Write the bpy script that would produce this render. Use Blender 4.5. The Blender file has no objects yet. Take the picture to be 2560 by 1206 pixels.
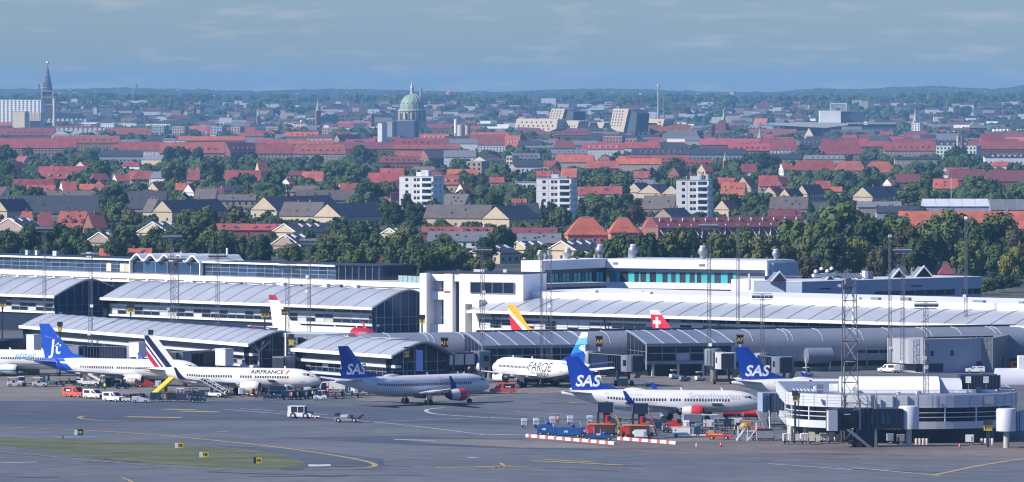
import bpy, bmesh, math, random
from mathutils import Vector as V, Matrix as M4, noise as NZ
R = math.radians
sin, cos, pi = math.sin, math.cos, math.pi
random.seed(7)
scene = bpy.context.scene
COL = scene.collection
# ------------------------------------------------------------------ camera, sky, sun, exposure
F, H, YH = 16150.0, 60.0, 238.0          # focal length in photo pixels, camera height (m), eye level in photo pixels
cd = bpy.data.cameras.new('camera'); cam = bpy.data.objects.new('camera', cd); COL.objects.link(cam)
cam.location = (0, 0, H); cam.rotation_euler = (R(90), 0, 0)
cd.sensor_fit = 'HORIZONTAL'; cd.sensor_width = 36.0; cd.lens = 36.0 * F / 2560.0
cd.shift_y = -(603.0 - YH) / 2560.0
cd.clip_start = 1.0; cd.clip_end = 80000.0
scene.camera = cam
SUN_A, SUN_E = R(71), R(36)              # sun: to the left and a little behind the camera
w = bpy.data.worlds.new('World'); scene.world = w; w.use_nodes = True
nt = w.node_tree; nt.nodes.clear()
out = nt.nodes.new('ShaderNodeOutputWorld'); bg = nt.nodes.new('ShaderNodeBackground')
sky = nt.nodes.new('ShaderNodeTexSky'); sky.sky_type = 'NISHITA'; sky.sun_disc = False
sky.sun_elevation = SUN_E; sky.sun_rotation = pi + SUN_A; sky.altitude = 0; sky.air_density = 1.3; sky.dust_density = 0.3; sky.ozone_density = 1.5
tc = nt.nodes.new('ShaderNodeTexCoord'); mp = nt.nodes.new('ShaderNodeMapping'); mp.inputs['Scale'].default_value = (75, 75, 430)
nz = nt.nodes.new('ShaderNodeTexNoise'); nz.inputs['Scale'].default_value = 1.0; nz.inputs['Detail'].default_value = 5; nz.inputs['Roughness'].default_value = 0.55
cr = nt.nodes.new('ShaderNodeValToRGB'); cr.color_ramp.elements[0].position = 0.52; cr.color_ramp.elements[1].position = 0.76
cr.color_ramp.elements[0].color = (0, 0, 0, 1); cr.color_ramp.elements[1].color = (0.55, 0.55, 0.55, 1)
mx = nt.nodes.new('ShaderNodeMixRGB'); mx.inputs['Color2'].default_value = (5.0, 5.2, 5.5, 1)
tint = nt.nodes.new('ShaderNodeMixRGB'); tint.blend_type = 'MULTIPLY'; tint.inputs['Fac'].default_value = 1; tint.inputs['Color2'].default_value = (0.40, 0.645, 1.30, 1)
L = nt.links.new
L(tc.outputs['Generated'], mp.inputs['Vector']); L(mp.outputs[0], nz.inputs['Vector']); L(nz.outputs['Fac'], cr.inputs[0])
L(sky.outputs[0], tint.inputs['Color1']); L(tint.outputs[0], mx.inputs['Color1']); L(cr.outputs[0], mx.inputs['Fac'])
L(mx.outputs[0], bg.inputs['Color']); bg.inputs['Strength'].default_value = 0.085; L(bg.outputs[0], out.inputs['Surface'])
sd = bpy.data.lights.new('sun', 'SUN'); sd.energy = 5.0; sd.angle = R(0.53); sd.color = (1.0, 0.93, 0.83)
so = bpy.data.objects.new('sun', sd); COL.objects.link(so)
SUNV = V((-cos(SUN_E) * sin(SUN_A), -cos(SUN_E) * cos(SUN_A), sin(SUN_E)))
so.rotation_euler = (-SUNV).to_track_quat('-Z', 'Y').to_euler()
scene.view_settings.view_transform = 'Standard'; scene.view_settings.look = 'None'
scene.view_settings.exposure = 0.43; scene.view_settings.gamma = 1.0; scene.view_settings.use_curve_mapping = False
cy = scene.cycles; cy.max_bounces = 5; cy.diffuse_bounces = 2; cy.glossy_bounces = 2; cy.transmission_bounces = 2; cy.volume_bounces = 0
cy.use_denoising = True; cy.caustics_reflective = False; cy.caustics_refractive = False; cy.filter_width = 1.2
HAZE_COL, HAZE_DEN = (0.27, 0.57, 0.90, 1), 4.4e-5

# ------------------------------------------------------------------ pixel <-> place
def P(px, py, h=0.0):
    "point at height h seen at photo pixel (px, py)"
    D = F * (H - h) / (py - YH); return V(((px - 1280) / F * D, D, h))
def PD(px, D, h=0.0): return V(((px - 1280) / F * D, D, h))
def hgt(py, D): return H - (py - YH) * D / F
def proj(v): return 1280 + F * v[0] / v[1], YH + F * (H - v[2]) / v[1]
def dep(py, h): return F * (H - h) / (py - YH)

# ------------------------------------------------------------------ materials
MATS = {}
def nodes_of(name, rough=0.6, metal=0.0):
    m = bpy.data.materials.new(name); m.use_nodes = True; n = m.node_tree
    b = n.nodes['Principled BSDF']; b.inputs['Roughness'].default_value = rough; b.inputs['Metallic'].default_value = metal
    MATS[name] = m; return m, n, b
def mat(name, col, rough=0.6, metal=0.0, var=0.12, scale=0.6, rnd=0.0, hue=0.0, streak=False, bump=0.0):
    "base colour varied by noise in object space, plus a per-object random change of value / hue"
    if name in MATS: return MATS[name]
    m, n, b = nodes_of(name, rough, metal); N = n.nodes.new; K = n.links.new
    t = N('ShaderNodeTexCoord'); z = N('ShaderNodeTexNoise'); z.inputs['Scale'].default_value = scale; z.inputs['Detail'].default_value = 6; z.inputs['Roughness'].default_value = 0.65
    mpp = N('ShaderNodeMapping'); K(t.outputs['Object'], mpp.inputs['Vector']); K(mpp.outputs[0], z.inputs['Vector'])
    if streak: mpp.inputs['Scale'].default_value = (1, 1, 0.12)
    mr = N('ShaderNodeMapRange'); mr.inputs[1].default_value = 0.3; mr.inputs[2].default_value = 0.7; mr.inputs[3].default_value = 1 - var; mr.inputs[4].default_value = 1 + var
    K(z.outputs['Fac'], mr.inputs[0])
    val = mr.outputs[0]; hsv = N('ShaderNodeHueSaturation'); hsv.inputs['Color'].default_value = (*col, 1)
    if rnd or hue:
        oi = N('ShaderNodeObjectInfo')
        if rnd:
            r2 = N('ShaderNodeMapRange'); r2.inputs[3].default_value = 1 - rnd; r2.inputs[4].default_value = 1 + rnd; K(oi.outputs['Random'], r2.inputs[0])
            mm = N('ShaderNodeMath'); mm.operation = 'MULTIPLY'; K(val, mm.inputs[0]); K(r2.outputs[0], mm.inputs[1]); val = mm.outputs[0]
        if hue:
            m7 = N('ShaderNodeMath'); m7.operation = 'MULTIPLY'; m7.inputs[1].default_value = 7.31; K(oi.outputs['Random'], m7.inputs[0])
            fr = N('ShaderNodeMath'); fr.operation = 'FRACT'; K(m7.outputs[0], fr.inputs[0])
            r3 = N('ShaderNodeMapRange'); r3.inputs[3].default_value = 0.5 - hue; r3.inputs[4].default_value = 0.5 + hue; K(fr.outputs[0], r3.inputs[0]); K(r3.outputs[0], hsv.inputs['Hue'])
    K(val, hsv.inputs['Value']); K(hsv.outputs[0], b.inputs['Base Color'])
    if bump:
        bp = N('ShaderNodeBump'); bp.inputs['Strength'].default_value = bump; K(z.outputs['Fac'], bp.inputs['Height']); K(bp.outputs[0], b.inputs['Normal'])
    return m
def bands(name, base, lst, rough=0.32):
    "flat livery print: successive half-spaces a*x+b*y+c*z > d (object space) take a colour"
    m, n, b = nodes_of(name, rough); N = n.nodes.new; K = n.links.new
    t = N('ShaderNodeTexCoord'); prev = None
    for (a, bb, c, d, col) in lst:
        dt = N('ShaderNodeVectorMath'); dt.operation = 'DOT_PRODUCT'; K(t.outputs['Object'], dt.inputs[0]); dt.inputs[1].default_value = (a, bb, c)
        g = N('ShaderNodeMath'); g.operation = 'GREATER_THAN'; K(dt.outputs['Value'], g.inputs[0]); g.inputs[1].default_value = d
        x = N('ShaderNodeMixRGB'); K(g.outputs[0], x.inputs['Fac'])
        if prev is None: x.inputs['Color1'].default_value = (*base, 1)
        else: K(prev, x.inputs['Color1'])
        x.inputs['Color2'].default_value = (*col, 1); prev = x.outputs[0]
    z = N('ShaderNodeTexNoise'); z.inputs['Scale'].default_value = 0.5; z.inputs['Detail'].default_value = 5; K(t.outputs['Object'], z.inputs['Vector'])
    mr = N('ShaderNodeMapRange'); mr.inputs[3].default_value = 0.9; mr.inputs[4].default_value = 1.06; K(z.outputs['Fac'], mr.inputs[0])
    hs = N('ShaderNodeHueSaturation'); K(mr.outputs[0], hs.inputs['Value'])
    if prev is None: hs.inputs['Color'].default_value = (*base, 1)
    else: K(prev, hs.inputs['Color'])
    K(hs.outputs[0], b.inputs['Base Color'])
    return m
def foliage(name, c1, c2):
    m, n, b = nodes_of(name, 0.75); N = n.nodes.new; K = n.links.new
    oi = N('ShaderNodeObjectInfo'); t = N('ShaderNodeTexCoord'); z = N('ShaderNodeTexNoise'); z.inputs['Scale'].default_value = 0.9; z.inputs['Detail'].default_value = 4; K(t.outputs['Object'], z.inputs['Vector'])
    ad = N('ShaderNodeMath'); ad.operation = 'ADD'; K(oi.outputs['Random'], ad.inputs[0]); K(z.outputs['Fac'], ad.inputs[1])
    mr = N('ShaderNodeMapRange'); mr.inputs[1].default_value = 0.35; mr.inputs[2].default_value = 1.5; K(ad.outputs[0], mr.inputs[0])
    x = N('ShaderNodeMixRGB'); x.inputs['Color1'].default_value = (*c1, 1); x.inputs['Color2'].default_value = (*c2, 1); K(mr.outputs[0], x.inputs['Fac']); K(x.outputs[0], b.inputs['Base Color'])
    b.inputs['Specular IOR Level'].default_value = 0.2
    return m

WHITE = mat('white_panel', (0.80, 0.80, 0.79), 0.5, var=0.05, scale=0.3, streak=True)
LGREY = mat('light_grey_panel', (0.55, 0.57, 0.60), 0.5, var=0.07, scale=0.3, streak=True)
CONC = mat('pale_concrete', (0.48, 0.46, 0.43), 0.85, var=0.15, scale=0.4)
MGREY = mat('mid_grey_cladding', (0.175, 0.20, 0.245), 0.5, var=0.07, scale=0.25, streak=True)
BGREY = mat('blue_grey_cladding', (0.27, 0.33, 0.43), 0.5, var=0.07, scale=0.25)
DGREY = mat('dark_grey_steel', (0.022, 0.028, 0.042), 0.5, var=0.2)  # base colour lowered toward the blue of deep shadow
BLACK = mat('black_rubber', (0.015, 0.015, 0.017), 0.8)
NAVY = mat('shadow_navy_cladding', (0.008, 0.017, 0.048), 0.45, var=0.2, scale=0.8)  # cladding colour lowered and blued so recesses read as navy shadow
ROOFM = mat('metal_roof_grey', (0.34, 0.365, 0.40), 0.42, 0.0, var=0.13, scale=0.09, bump=0.02)
ROOFD = mat('metal_roof_shade_slate', (0.17, 0.20, 0.25), 0.4, 0.15, var=0.1, scale=0.12)  # darker copy of the roof grey, the slope's shade put into the colour
SEAM = mat('roof_seam', (0.29, 0.31, 0.345), 0.5)
SEAMW = mat('roof_seam_glint', (0.34, 0.37, 0.41), 0.35)  # lighter seam grey, sun highlights on the arcs put into the colour
GLASS = mat('dark_glass', (0.005, 0.013, 0.036), 0.08, var=0.4, scale=0.2, rnd=0.5)  # glass base darkened and blued to carry shadow tone
GLASSB = mat('blue_glass', (0.02, 0.05, 0.10), 0.1, var=0.4, scale=0.2, rnd=0.45)
BLIND = mat('pale_blind', (0.42, 0.43, 0.42), 0.7, var=0.15, rnd=0.2)
TEAL = mat('turquoise_panel', (0.05, 0.42, 0.44), 0.4, var=0.1, rnd=0.12)
STEEL = mat('galvanised_steel', (0.32, 0.33, 0.35), 0.45, 0.5, var=0.15)
MAST = mat('mast_steel', (0.12, 0.12, 0.13), 0.6, 0.1, var=0.2)
LAMP = mat('lamp_glass', (0.78, 0.78, 0.74), 0.2)
YEL = mat('sign_yellow', (0.75, 0.52, 0.03), 0.5)
YELP = mat('yellow_paint', (0.80, 0.50, 0.02), 0.45, var=0.1)
RED = mat('red_paint', (0.62, 0.035, 0.03), 0.35, var=0.1)
REDO = mat('salmon_red_paint', (0.70, 0.11, 0.075), 0.35, var=0.08)
ORANGE = mat('orange_paint', (0.72, 0.24, 0.03), 0.45)
BLUEP = mat('blue_machine_paint', (0.02, 0.09, 0.28), 0.45, var=0.25, scale=1.5)
TEALD = mat('dark_teal_paint', (0.012, 0.045, 0.085), 0.5, var=0.2)
WHITEP = mat('white_vehicle_paint', (0.78, 0.78, 0.77), 0.3, var=0.06, scale=1)
GREYP = mat('grey_machine_paint', (0.25, 0.27, 0.30), 0.5, var=0.2)
TYRE = mat('tyre_rubber', (0.02, 0.02, 0.022), 0.85)
SKIN = mat('skin', (0.50, 0.29, 0.20), 0.6); HAIR = mat('dark_hair', (0.03, 0.02, 0.015), 0.7)
VESTY = mat('lime_vest', (0.55, 0.70, 0.06), 0.7); VESTO = mat('orange_vest', (0.78, 0.17, 0.10), 0.7); TROUS = mat('navy_trousers', (0.02, 0.025, 0.05), 0.8)
INK = mat('dark_lettering', (0.012, 0.014, 0.03), 0.5); TXTW = mat('white_lettering', (0.82, 0.82, 0.82), 0.5); TXTG = mat('grey_lettering', (0.42, 0.43, 0.47), 0.5); TXTB = mat('blue_lettering', (0.03, 0.25, 0.50), 0.5)

KIDS = {}
# ------------------------------------------------------------------ mesh building
class MB:
    def __init__(s): s.v = []; s.f = []; s.m = []
    def add(s, vs, fs, mi=0):
        o = len(s.v); s.v += [tuple(v) for v in vs]; s.f += [tuple(i + o for i in f) for f in fs]; s.m += [mi] * len(fs); return s
    def quad(s, *vs, mi=0): return s.add(vs, [tuple(range(len(vs)))], mi)
    def box(s, x0, x1, y0, y1, z0, z1, mi=0):
        return s.add([(x0, y0, z0), (x1, y0, z0), (x1, y1, z0), (x0, y1, z0), (x0, y0, z1), (x1, y0, z1), (x1, y1, z1), (x0, y1, z1)],
                     [(0, 3, 2, 1), (4, 5, 6, 7), (0, 1, 5, 4), (1, 2, 6, 5), (2, 3, 7, 6), (3, 0, 4, 7)], mi)
    def prism(s, poly, z0, z1, mi=0):
        n = len(poly); a = sum(poly[i][0] * poly[(i + 1) % n][1] - poly[(i + 1) % n][0] * poly[i][1] for i in range(n))
        if a < 0: poly = poly[::-1]
        return s.add([(p[0], p[1], z0) for p in poly] + [(p[0], p[1], z1) for p in poly],
                     [tuple(range(n - 1, -1, -1)), tuple(range(n, 2 * n))] + [(i, (i + 1) % n, (i + 1) % n + n, i + n) for i in range(n)], mi)
    def extr(s, poly, axis, a0, a1, mi=0):
        "poly of 2-D points in the plane across an axis ('x': (y,z), 'y': (x,z)), pushed from a0 to a1"
        g = (lambda p, a: (a, p[0], p[1])) if axis == 'x' else (lambda p, a: (p[0], a, p[1]))
        n = len(poly); return s.add([g(p, a0) for p in poly] + [g(p, a1) for p in poly],
                     [tuple(range(n - 1, -1, -1)), tuple(range(n, 2 * n))] + [(i, (i + 1) % n, (i + 1) % n + n, i + n) for i in range(n)], mi)
    def tube(s, p0, p1, r0, r1=None, n=6, mi=0, cap=True):
        r1 = r0 if r1 is None else r1; p0 = V(p0); p1 = V(p1); d = (p1 - p0).normalized()
        a = d.orthogonal().normalized(); b = d.cross(a); vs = []
        for p, r in ((p0, r0), (p1, r1)):
            vs += [p + (a * cos(2 * pi * i / n) + b * sin(2 * pi * i / n)) * r for i in range(n)]
        fs = [(i, (i + 1) % n, (i + 1) % n + n, i + n) for i in range(n)]
        if cap: fs += [tuple(range(n - 1, -1, -1)), tuple(range(n, 2 * n))]
        return s.add(vs, fs, mi)
    def lathe(s, prof, c=(0, 0, 0), n=16, axis='z', mi=0):
        "prof: list of (radius, height); axis z or x"
        vs = []
        for r, h in prof:
            for i in range(n):
                a = 2 * pi * i / n
                vs.append((c[0] + r * cos(a), c[1] + r * sin(a), c[2] + h) if axis == 'z' else (c[0] + h, c[1] + r * cos(a), c[2] + r * sin(a)))
        fs = []
        for k in range(len(prof) - 1):
            fs += [(k * n + i, k * n + (i + 1) % n, (k + 1) * n + (i + 1) % n, (k + 1) * n + i) for i in range(n)]
        return s.add(vs, fs, mi)
    def loft(s, rings, mi=0, cap=True, closed=True):
        n = len(rings[0]); vs = [p for r in rings for p in r]; fs = []
        for k in range(len(rings) - 1):
            fs += [(k * n + i, k * n + (i + 1) % n, (k + 1) * n + (i + 1) % n, (k + 1) * n + i) for i in range(n if closed else n - 1)]
        if cap: fs += [tuple(range(n - 1, -1, -1)), tuple(range((len(rings) - 1) * n, len(rings) * n))]
        return s.add(vs, fs, mi)
    def mesh(s, name, mats, smooth=False):
        me = bpy.data.meshes.new(name); me.from_pydata(s.v, [], s.f)
        for m in (mats if isinstance(mats, (list, tuple)) else [mats]): me.materials.append(m)
        if any(s.m): me.polygons.foreach_set('material_index', s.m)
        bm = bmesh.new(); bm.from_mesh(me); bmesh.ops.recalc_face_normals(bm, faces=bm.faces); bm.to_mesh(me); bm.free()
        if smooth: me.polygons.foreach_set('use_smooth', [True] * len(me.polygons)); me.set_sharp_from_angle(angle=R(38))
        me.update(); return me
    def build(s, name, mats, parent=None, smooth=False, kind=None, world=False):
        if world and parent is not None: s.v = [(x - parent.location.x, y - parent.location.y, z - parent.location.z) for x, y, z in s.v]
        return link(name, s.mesh(name, mats, smooth), parent, kind)
def link(name, me, parent=None, kind=None, loc=(0, 0, 0), rot=(0, 0, 0), scale=(1, 1, 1)):
    o = bpy.data.objects.new(name, me); COL.objects.link(o); o.location = loc; o.rotation_euler = rot; o.scale = scale
    if parent is not None: o.parent = parent; KIDS.setdefault(parent.name, []).append(o)
    if kind: o['kind'] = kind
    return o
UNIT = {}
def bx(name, m, parent, x0, x1, y0, y1, z0, z1, rot=(0, 0, 0)):
    "a box part: shares one unit cube per material"
    if m.name not in UNIT: UNIT[m.name] = MB().box(-.5, .5, -.5, .5, -.5, .5).mesh('box_' + m.name, m)
    return link(name, UNIT[m.name], parent, None, ((x0 + x1) / 2, (y0 + y1) / 2, (z0 + z1) / 2), rot, (x1 - x0, y1 - y0, z1 - z0))
THINGS = []; 
def thing(name, label, cat, loc=(0, 0, 0), rz=0.0, group=None):
    o = bpy.data.objects.new(name, None); COL.objects.link(o); o.location = loc; o.rotation_euler = (0, 0, rz)
    return tag(o, label, cat, group)
def tag(o, label, cat, group=None):
    o['label'] = label; o['category'] = cat
    if group: o['group'] = group
    THINGS.append(o); return o
def struct(o): o['kind'] = 'structure'; return o
def kids(o): return KIDS.get(o.name, [])
def dup(root, loc, rz=0.0, label=None, group=None, scale=None):
    r = root.copy(); COL.objects.link(r); r.location = loc; r.rotation_euler = (0, 0, rz)
    if scale: r.scale = scale
    if label: r['label'] = label
    if group: r['group'] = group
    THINGS.append(r)
    for ch in kids(root):
        c = ch.copy(); COL.objects.link(c); c.parent = r; KIDS.setdefault(r.name, []).append(c)
        for g in kids(ch):
            d = g.copy(); COL.objects.link(d); d.parent = c
    return r
def swap(o, frm, to, mats={}):
    "the same part in another paint (object-level material)"
    for c in kids(o):
        for i, sl in enumerate(c.material_slots):
            if sl.material is frm: sl.link = 'OBJECT'; sl.material = to
def text(body, size=1.0, shear=0.0, bold=0.0, align='CENTER'):
    "a word as flat mesh data: verts (x, y), faces"
    c = bpy.data.curves.new('t', 'FONT'); c.body = body; c.size = size; c.shear = shear; c.offset = bold; c.align_x = align; c.align_y = 'CENTER'; c.resolution_u = 3
    o = bpy.data.objects.new('t', c); COL.objects.link(o); bpy.context.view_layer.update()
    me = bpy.data.meshes.new_from_object(o.evaluated_get(bpy.context.evaluated_depsgraph_get()))
    bm = bmesh.new(); bm.from_mesh(me)                       # slice across so that the word can follow a curved side
    for k in range(-14, 15): bmesh.ops.bisect_plane(bm, geom=bm.verts[:] + bm.edges[:] + bm.faces[:], plane_co=(0, k * size * .09, 0), plane_no=(0, 1, 0))
    bm.to_mesh(me); bm.free()
    vs = [tuple(v.co[:2]) for v in me.vertices]; fs = [tuple(p.vertices) for p in me.polygons]
    bpy.data.objects.remove(o); bpy.data.curves.remove(c); bpy.data.meshes.remove(me); return vs, fs
def frame(a, b):
    "root place and turn for a building whose long front runs from a to b (left to right as seen)"
    d = V((b[0] - a[0], b[1] - a[1])); return (a[0], a[1], 0), math.atan2(d.y, d.x), d.length
# ------------------------------------------------------------------ ground, hills, haze
def ground_mat(name, c1, c2, c3, sc, rough=0.85, stretch=1.0):
    m, n, b = nodes_of(name, rough); N = n.nodes.new; K = n.links.new
    g = N('ShaderNodeNewGeometry'); mpp = N('ShaderNodeMapping'); mpp.inputs['Scale'].default_value = (1.0, stretch, 1); K(g.outputs['Position'], mpp.inputs['Vector'])
    z1 = N('ShaderNodeTexNoise'); z1.inputs['Scale'].default_value = sc; z1.inputs['Detail'].default_value = 7; z1.inputs['Roughness'].default_value = 0.6; K(mpp.outputs[0], z1.inputs['Vector'])
    z2 = N('ShaderNodeTexNoise'); z2.inputs['Scale'].default_value = sc * 9; z2.inputs['Detail'].default_value = 5; K(mpp.outputs[0], z2.inputs['Vector'])
    r = N('ShaderNodeValToRGB'); e = r.color_ramp.elements; e[0].position = 0.36; e[0].color = (*c1, 1); e[1].position = 0.66; e[1].color = (*c3, 1); k = e.new(0.5); k.color = (*c2, 1)
    K(z1.outputs['Fac'], r.inputs[0])
    mr = N('ShaderNodeMapRange'); mr.inputs[1].default_value = 0.3; mr.inputs[2].default_value = 0.7; mr.inputs[3].default_value = 0.78; mr.inputs[4].default_value = 1.22; K(z2.outputs['Fac'], mr.inputs[0])
    hs = N('ShaderNodeHueSaturation'); K(mr.outputs[0], hs.inputs['Value']); K(r.outputs[0], hs.inputs['Color']); K(hs.outputs[0], b.inputs['Base Color'])
    return m
TOWN = ground_mat('town_ground', (0.025, 0.045, 0.022), (0.05, 0.06, 0.035), (0.09, 0.085, 0.07), 0.012)
APR = ground_mat('apron_asphalt', (0.080, 0.091, 0.106), (0.100, 0.110, 0.123), (0.126, 0.131, 0.138), 0.018, 0.8, 1.6)
APC = ground_mat('stand_concrete', (0.135, 0.122, 0.108), (0.165, 0.15, 0.132), (0.20, 0.182, 0.158), 0.03, 0.85, 2.0)
APD = ground_mat('dark_asphalt', (0.048, 0.062, 0.086), (0.062, 0.076, 0.10), (0.078, 0.09, 0.108), 0.02, 0.8, 1.6)
APR2 = ground_mat('rusty_concrete', (0.10, 0.080, 0.078), (0.135, 0.112, 0.103), (0.16, 0.142, 0.125), 0.03, 0.85, 2.2)
GRASS = ground_mat('dry_grass', (0.058, 0.076, 0.030), (0.085, 0.098, 0.040), (0.135, 0.13, 0.062), 0.07, 0.95, 2.0)
LINEY = mat('worn_yellow_line', (0.36, 0.27, 0.10), 0.7, var=0.35, scale=0.5); LINEW = mat('worn_white_line', (0.42, 0.43, 0.44), 0.7, var=0.4, scale=0.4)
o = MB().quad((-3400, -150, -.06), (3400, -150, -.06), (3400, 24000, -.06), (-3400, 24000, -.06)).build('ground', TOWN); struct(o)
o = MB().quad((-420, -120, 0), (420, -120, 0), (420, 1640, 0), (-420, 1640, 0)).build('apron', APR); struct(o)
_sn = [0]
def sheet(name, m, pts, z):
    _sn[0] += 1; z = .003 * _sn[0]; q = [P(x, y) for x, y in pts]; b = MB(); b.quad(*[(p.x, p.y, z) for p in q]); return struct(b.build(name, m))
def ribbon(name, m, pts, wd, z, closed=False):
    q = [P(x, y) for x, y in pts]; q = [V((p.x, p.y)) for p in q]
    # smooth the path
    for _ in range(2):
        r = [q[0]]
        for a, b2 in zip(q, q[1:]): r += [a * .75 + b2 * .25, a * .25 + b2 * .75]
        q = r + [q[-1]]
    b = MB(); Ls = []; Rs = []
    for i, p in enumerate(q):
        t = (q[min(i + 1, len(q) - 1)] - q[max(i - 1, 0)]).normalized(); nn = V((-t.y, t.x)) * wd / 2
        Ls.append((p.x + nn.x, p.y + nn.y, z)); Rs.append((p.x - nn.x, p.y - nn.y, z))
    n = len(q); b.add(Ls + Rs, [(i, i + 1, n + i + 1, n + i) for i in range(n - 1)]); return struct(b.build(name, m))
sheet('stand_concrete', APC, [(-300, 925), (700, 925), (1500, 925), (1900, 930), (1905, 975), (1500, 978), (1290, 985), (1180, 998), (960, 1008), (820, 990), (620, 1000), (420, 1004), (180, 1001), (-300, 996)], .004)
sheet('concrete_strip', APC, [(-300, 990), (150, 994), (330, 999), (180, 1003), (-300, 1002)], .008)
sheet('dark_asphalt_lane', APD, [(-300, 1003), (180, 1002), (420, 1005), (640, 1002), (900, 1020), (1180, 1030), (1420, 1050), (1300, 1064), (900, 1055), (500, 1050), (200, 1060), (-300, 1062)], .004)
sheet('dark_asphalt_patch', APD, [(700, 1094), (1000, 1090), (1350, 1100), (1560, 1112), (1900, 1122), (1500, 1128), (1150, 1118), (880, 1105)], .004)
sheet('dark_asphalt_verge', APD, [(500, 1112), (760, 1124), (960, 1148), (960, 1174), (700, 1176), (560, 1174), (700, 1172), (775, 1160), (700, 1133)], .004)
sheet('rusty_concrete', APR2, [(1300, 1098), (1560, 1092), (1960, 1098), (2560, 1092), (2900, 1095), (2900, 1152), (2300, 1150), (1800, 1140), (1500, 1128)], .004)
sheet('pale_concrete_patch', APC, [(980, 1098), (1280, 1100), (1460, 1112), (1560, 1122), (1300, 1120), (1080, 1108)], .008)
sheet('pale_concrete_lane', APC, [(1380, 1090), (1900, 1098), (1700, 1105), (1400, 1100)], .008)
sheet('grass_island', GRASS, [(-300, 1086), (0, 1095), (120, 1097), (330, 1104), (520, 1117), (690, 1133), (765, 1156), (770, 1163), (700, 1170), (560, 1171), (380, 1159), (200, 1140), (0, 1113), (-300, 1102)], .02)
for pts, wd in (([(-200, 1066), (80, 1070), (330, 1083), (520, 1100), (680, 1117), (820, 1136), (920, 1154), (944, 1165), (915, 1171), (840, 1173), (700, 1175)], .95),
                ([(-200, 1118), (0, 1129), (170, 1146), (340, 1162), (520, 1172), (640, 1176), (760, 1174)], 0.6),
                ([(195, 1042), (215, 1040), (190, 1046), (240, 1052), (300, 1054)], 0.8), ([(1090, 1170), (1170, 1169), (1280, 1166)], 1.6), ([(1250, 1158), (1262, 1165), (1230, 1172)], .6), ([(1180, 1172), (1330, 1166)], 1.0),
                ([(1330, 1153), (1440, 1158), (1560, 1164)], 1.6), ([(1360, 1150), (1480, 1156)], 1.4), ([(2330, 1190), (2470, 1160), (2620, 1140)], 1.0), ([(305, 1195), (335, 1206), (345, 1230)], .5)):
    ribbon('yellow_marking', LINEY, pts, wd, .045)
for pts, wd in (([(315, 1043), (455, 1045)], 3.2), ([(410, 1024), (490, 1026)], 3.0), ([(455, 1029), (545, 1031)], 3.4), ([(1420, 1006), (1445, 1008)], 1.6)):
    ribbon('yellow_marking_block', LINEY, pts, wd, .05)
for pts, wd in (([(560, 1024), (760, 1040), (870, 1050), (1040, 1066), (1210, 1088)], .55), ([(600, 1022), (820, 1038)], .5), ([(1110, 1020), (1066, 1024), (1064, 1030), (1090, 1037), (1240, 1046), (1420, 1052)], .8), ([(880, 1057), (1240, 1044)], .5),
                ([(985, 1100), (1090, 1102)], 1.2), ([(1200, 1086), (1320, 1089)], 1.2), ([(1170, 1144), (1195, 1145)], 1.4), ([(0, 1158), (95, 1156)], 1.2), ([(540, 1081), (570, 1080)], 1.0), ([(1290, 1030), (1420, 1037)], .5), ([(1920, 1160), (2130, 1175)], .6), ([(2130, 1170), (2350, 1190)], .6)):
    ribbon('white_marking', LINEW, pts, wd, .04)
sheet('pale_slab', mat('pale_slab', (0.45, 0.50, 0.55), 0.7), [(770, 1162), (826, 1161), (828, 1166), (772, 1167)], .03)
sheet('blue_grey_slab', mat('blue_slab', (0.12, 0.19, 0.26), 0.7), [(130, 1092), (240, 1091), (245, 1095), (140, 1096)], .03)
STAIN = mat('oil_stain', (0.045, 0.05, 0.06), 0.7, var=.4, scale=.08); WEAR = mat('pale_wear', (0.15, 0.155, 0.165), 0.8, var=.35, scale=.08)
ra = random.Random(3)
for k in range(34):
    x, y = ra.uniform(-50, 2500), ra.choice([ra.uniform(1008, 1060), ra.uniform(1085, 1200), ra.uniform(1130, 1206)]); l_ = ra.uniform(60, 330); sl = ra.uniform(-.01, .07)
    ribbon('tyre_mark' if k % 3 else 'pale_wear_streak', STAIN if k % 3 else WEAR, [(x, y), (x + l_ * .5, y + l_ * sl * .5 + ra.uniform(-1, 1)), (x + l_, y + l_ * sl)], ra.uniform(.3, 1.1), .03 + .0004 * k)
for x, y in ((470, 985), (560, 990), (650, 992), (1070, 1012), (1150, 1012), (1560, 1055), (1640, 1060), (1760, 1055), (250, 985), (1350, 968)):
    sheet('oil_patch', STAIN, [(x - 22, y - 1.5), (x + 4, y - 2.4), (x + 24, y), (x + 8, y + 2.2), (x - 16, y + 1.6)], 0)
# wooded hills and the far plain
TOPS = [(-400, 224), (0, 222), (300, 222), (500, 226), (640, 232), (860, 226), (1000, 226), (1150, 230), (1280, 231), (1400, 226), (1520, 223), (1650, 228), (1800, 232), (1920, 232), (2050, 222), (2130, 225), (2300, 219), (2400, 222), (2490, 226), (2560, 216), (3000, 224)]
def topy(px):
    for (a, ya), (b, yb) in zip(TOPS, TOPS[1:]):
        if a <= px <= b: return ya + (yb - ya) * (px - a) / (b - a)
    return 224
WOOD = ground_mat('wooded_hill', (0.006, 0.016, 0.010), (0.028, 0.045, 0.022), (0.075, 0.09, 0.045), 0.006, 0.9, .5)
def terr(px, y):
    "height of the rising land beyond the town"
    hc = H + (YH - topy(px)) * 20000.0 / F
    pr = ((0, 0), (10700, 0), (12000, 22), (13200, 41), (16000, 58 + (hc - 80) * .5), (20000, hc), (26000, hc - 90))
    for (a, za), (c, zc) in zip(pr, pr[1:]):
        if a <= y <= c: return za + (zc - za) * (y - a) / (c - a)
    return 0
ys = [10300 + i * 100 for i in range(36)] + [13900 + i * 200 for i in range(28)] + [19500 + i * 50 for i in range(20)]
b = MB(); nx = 420; rows = []
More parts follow.
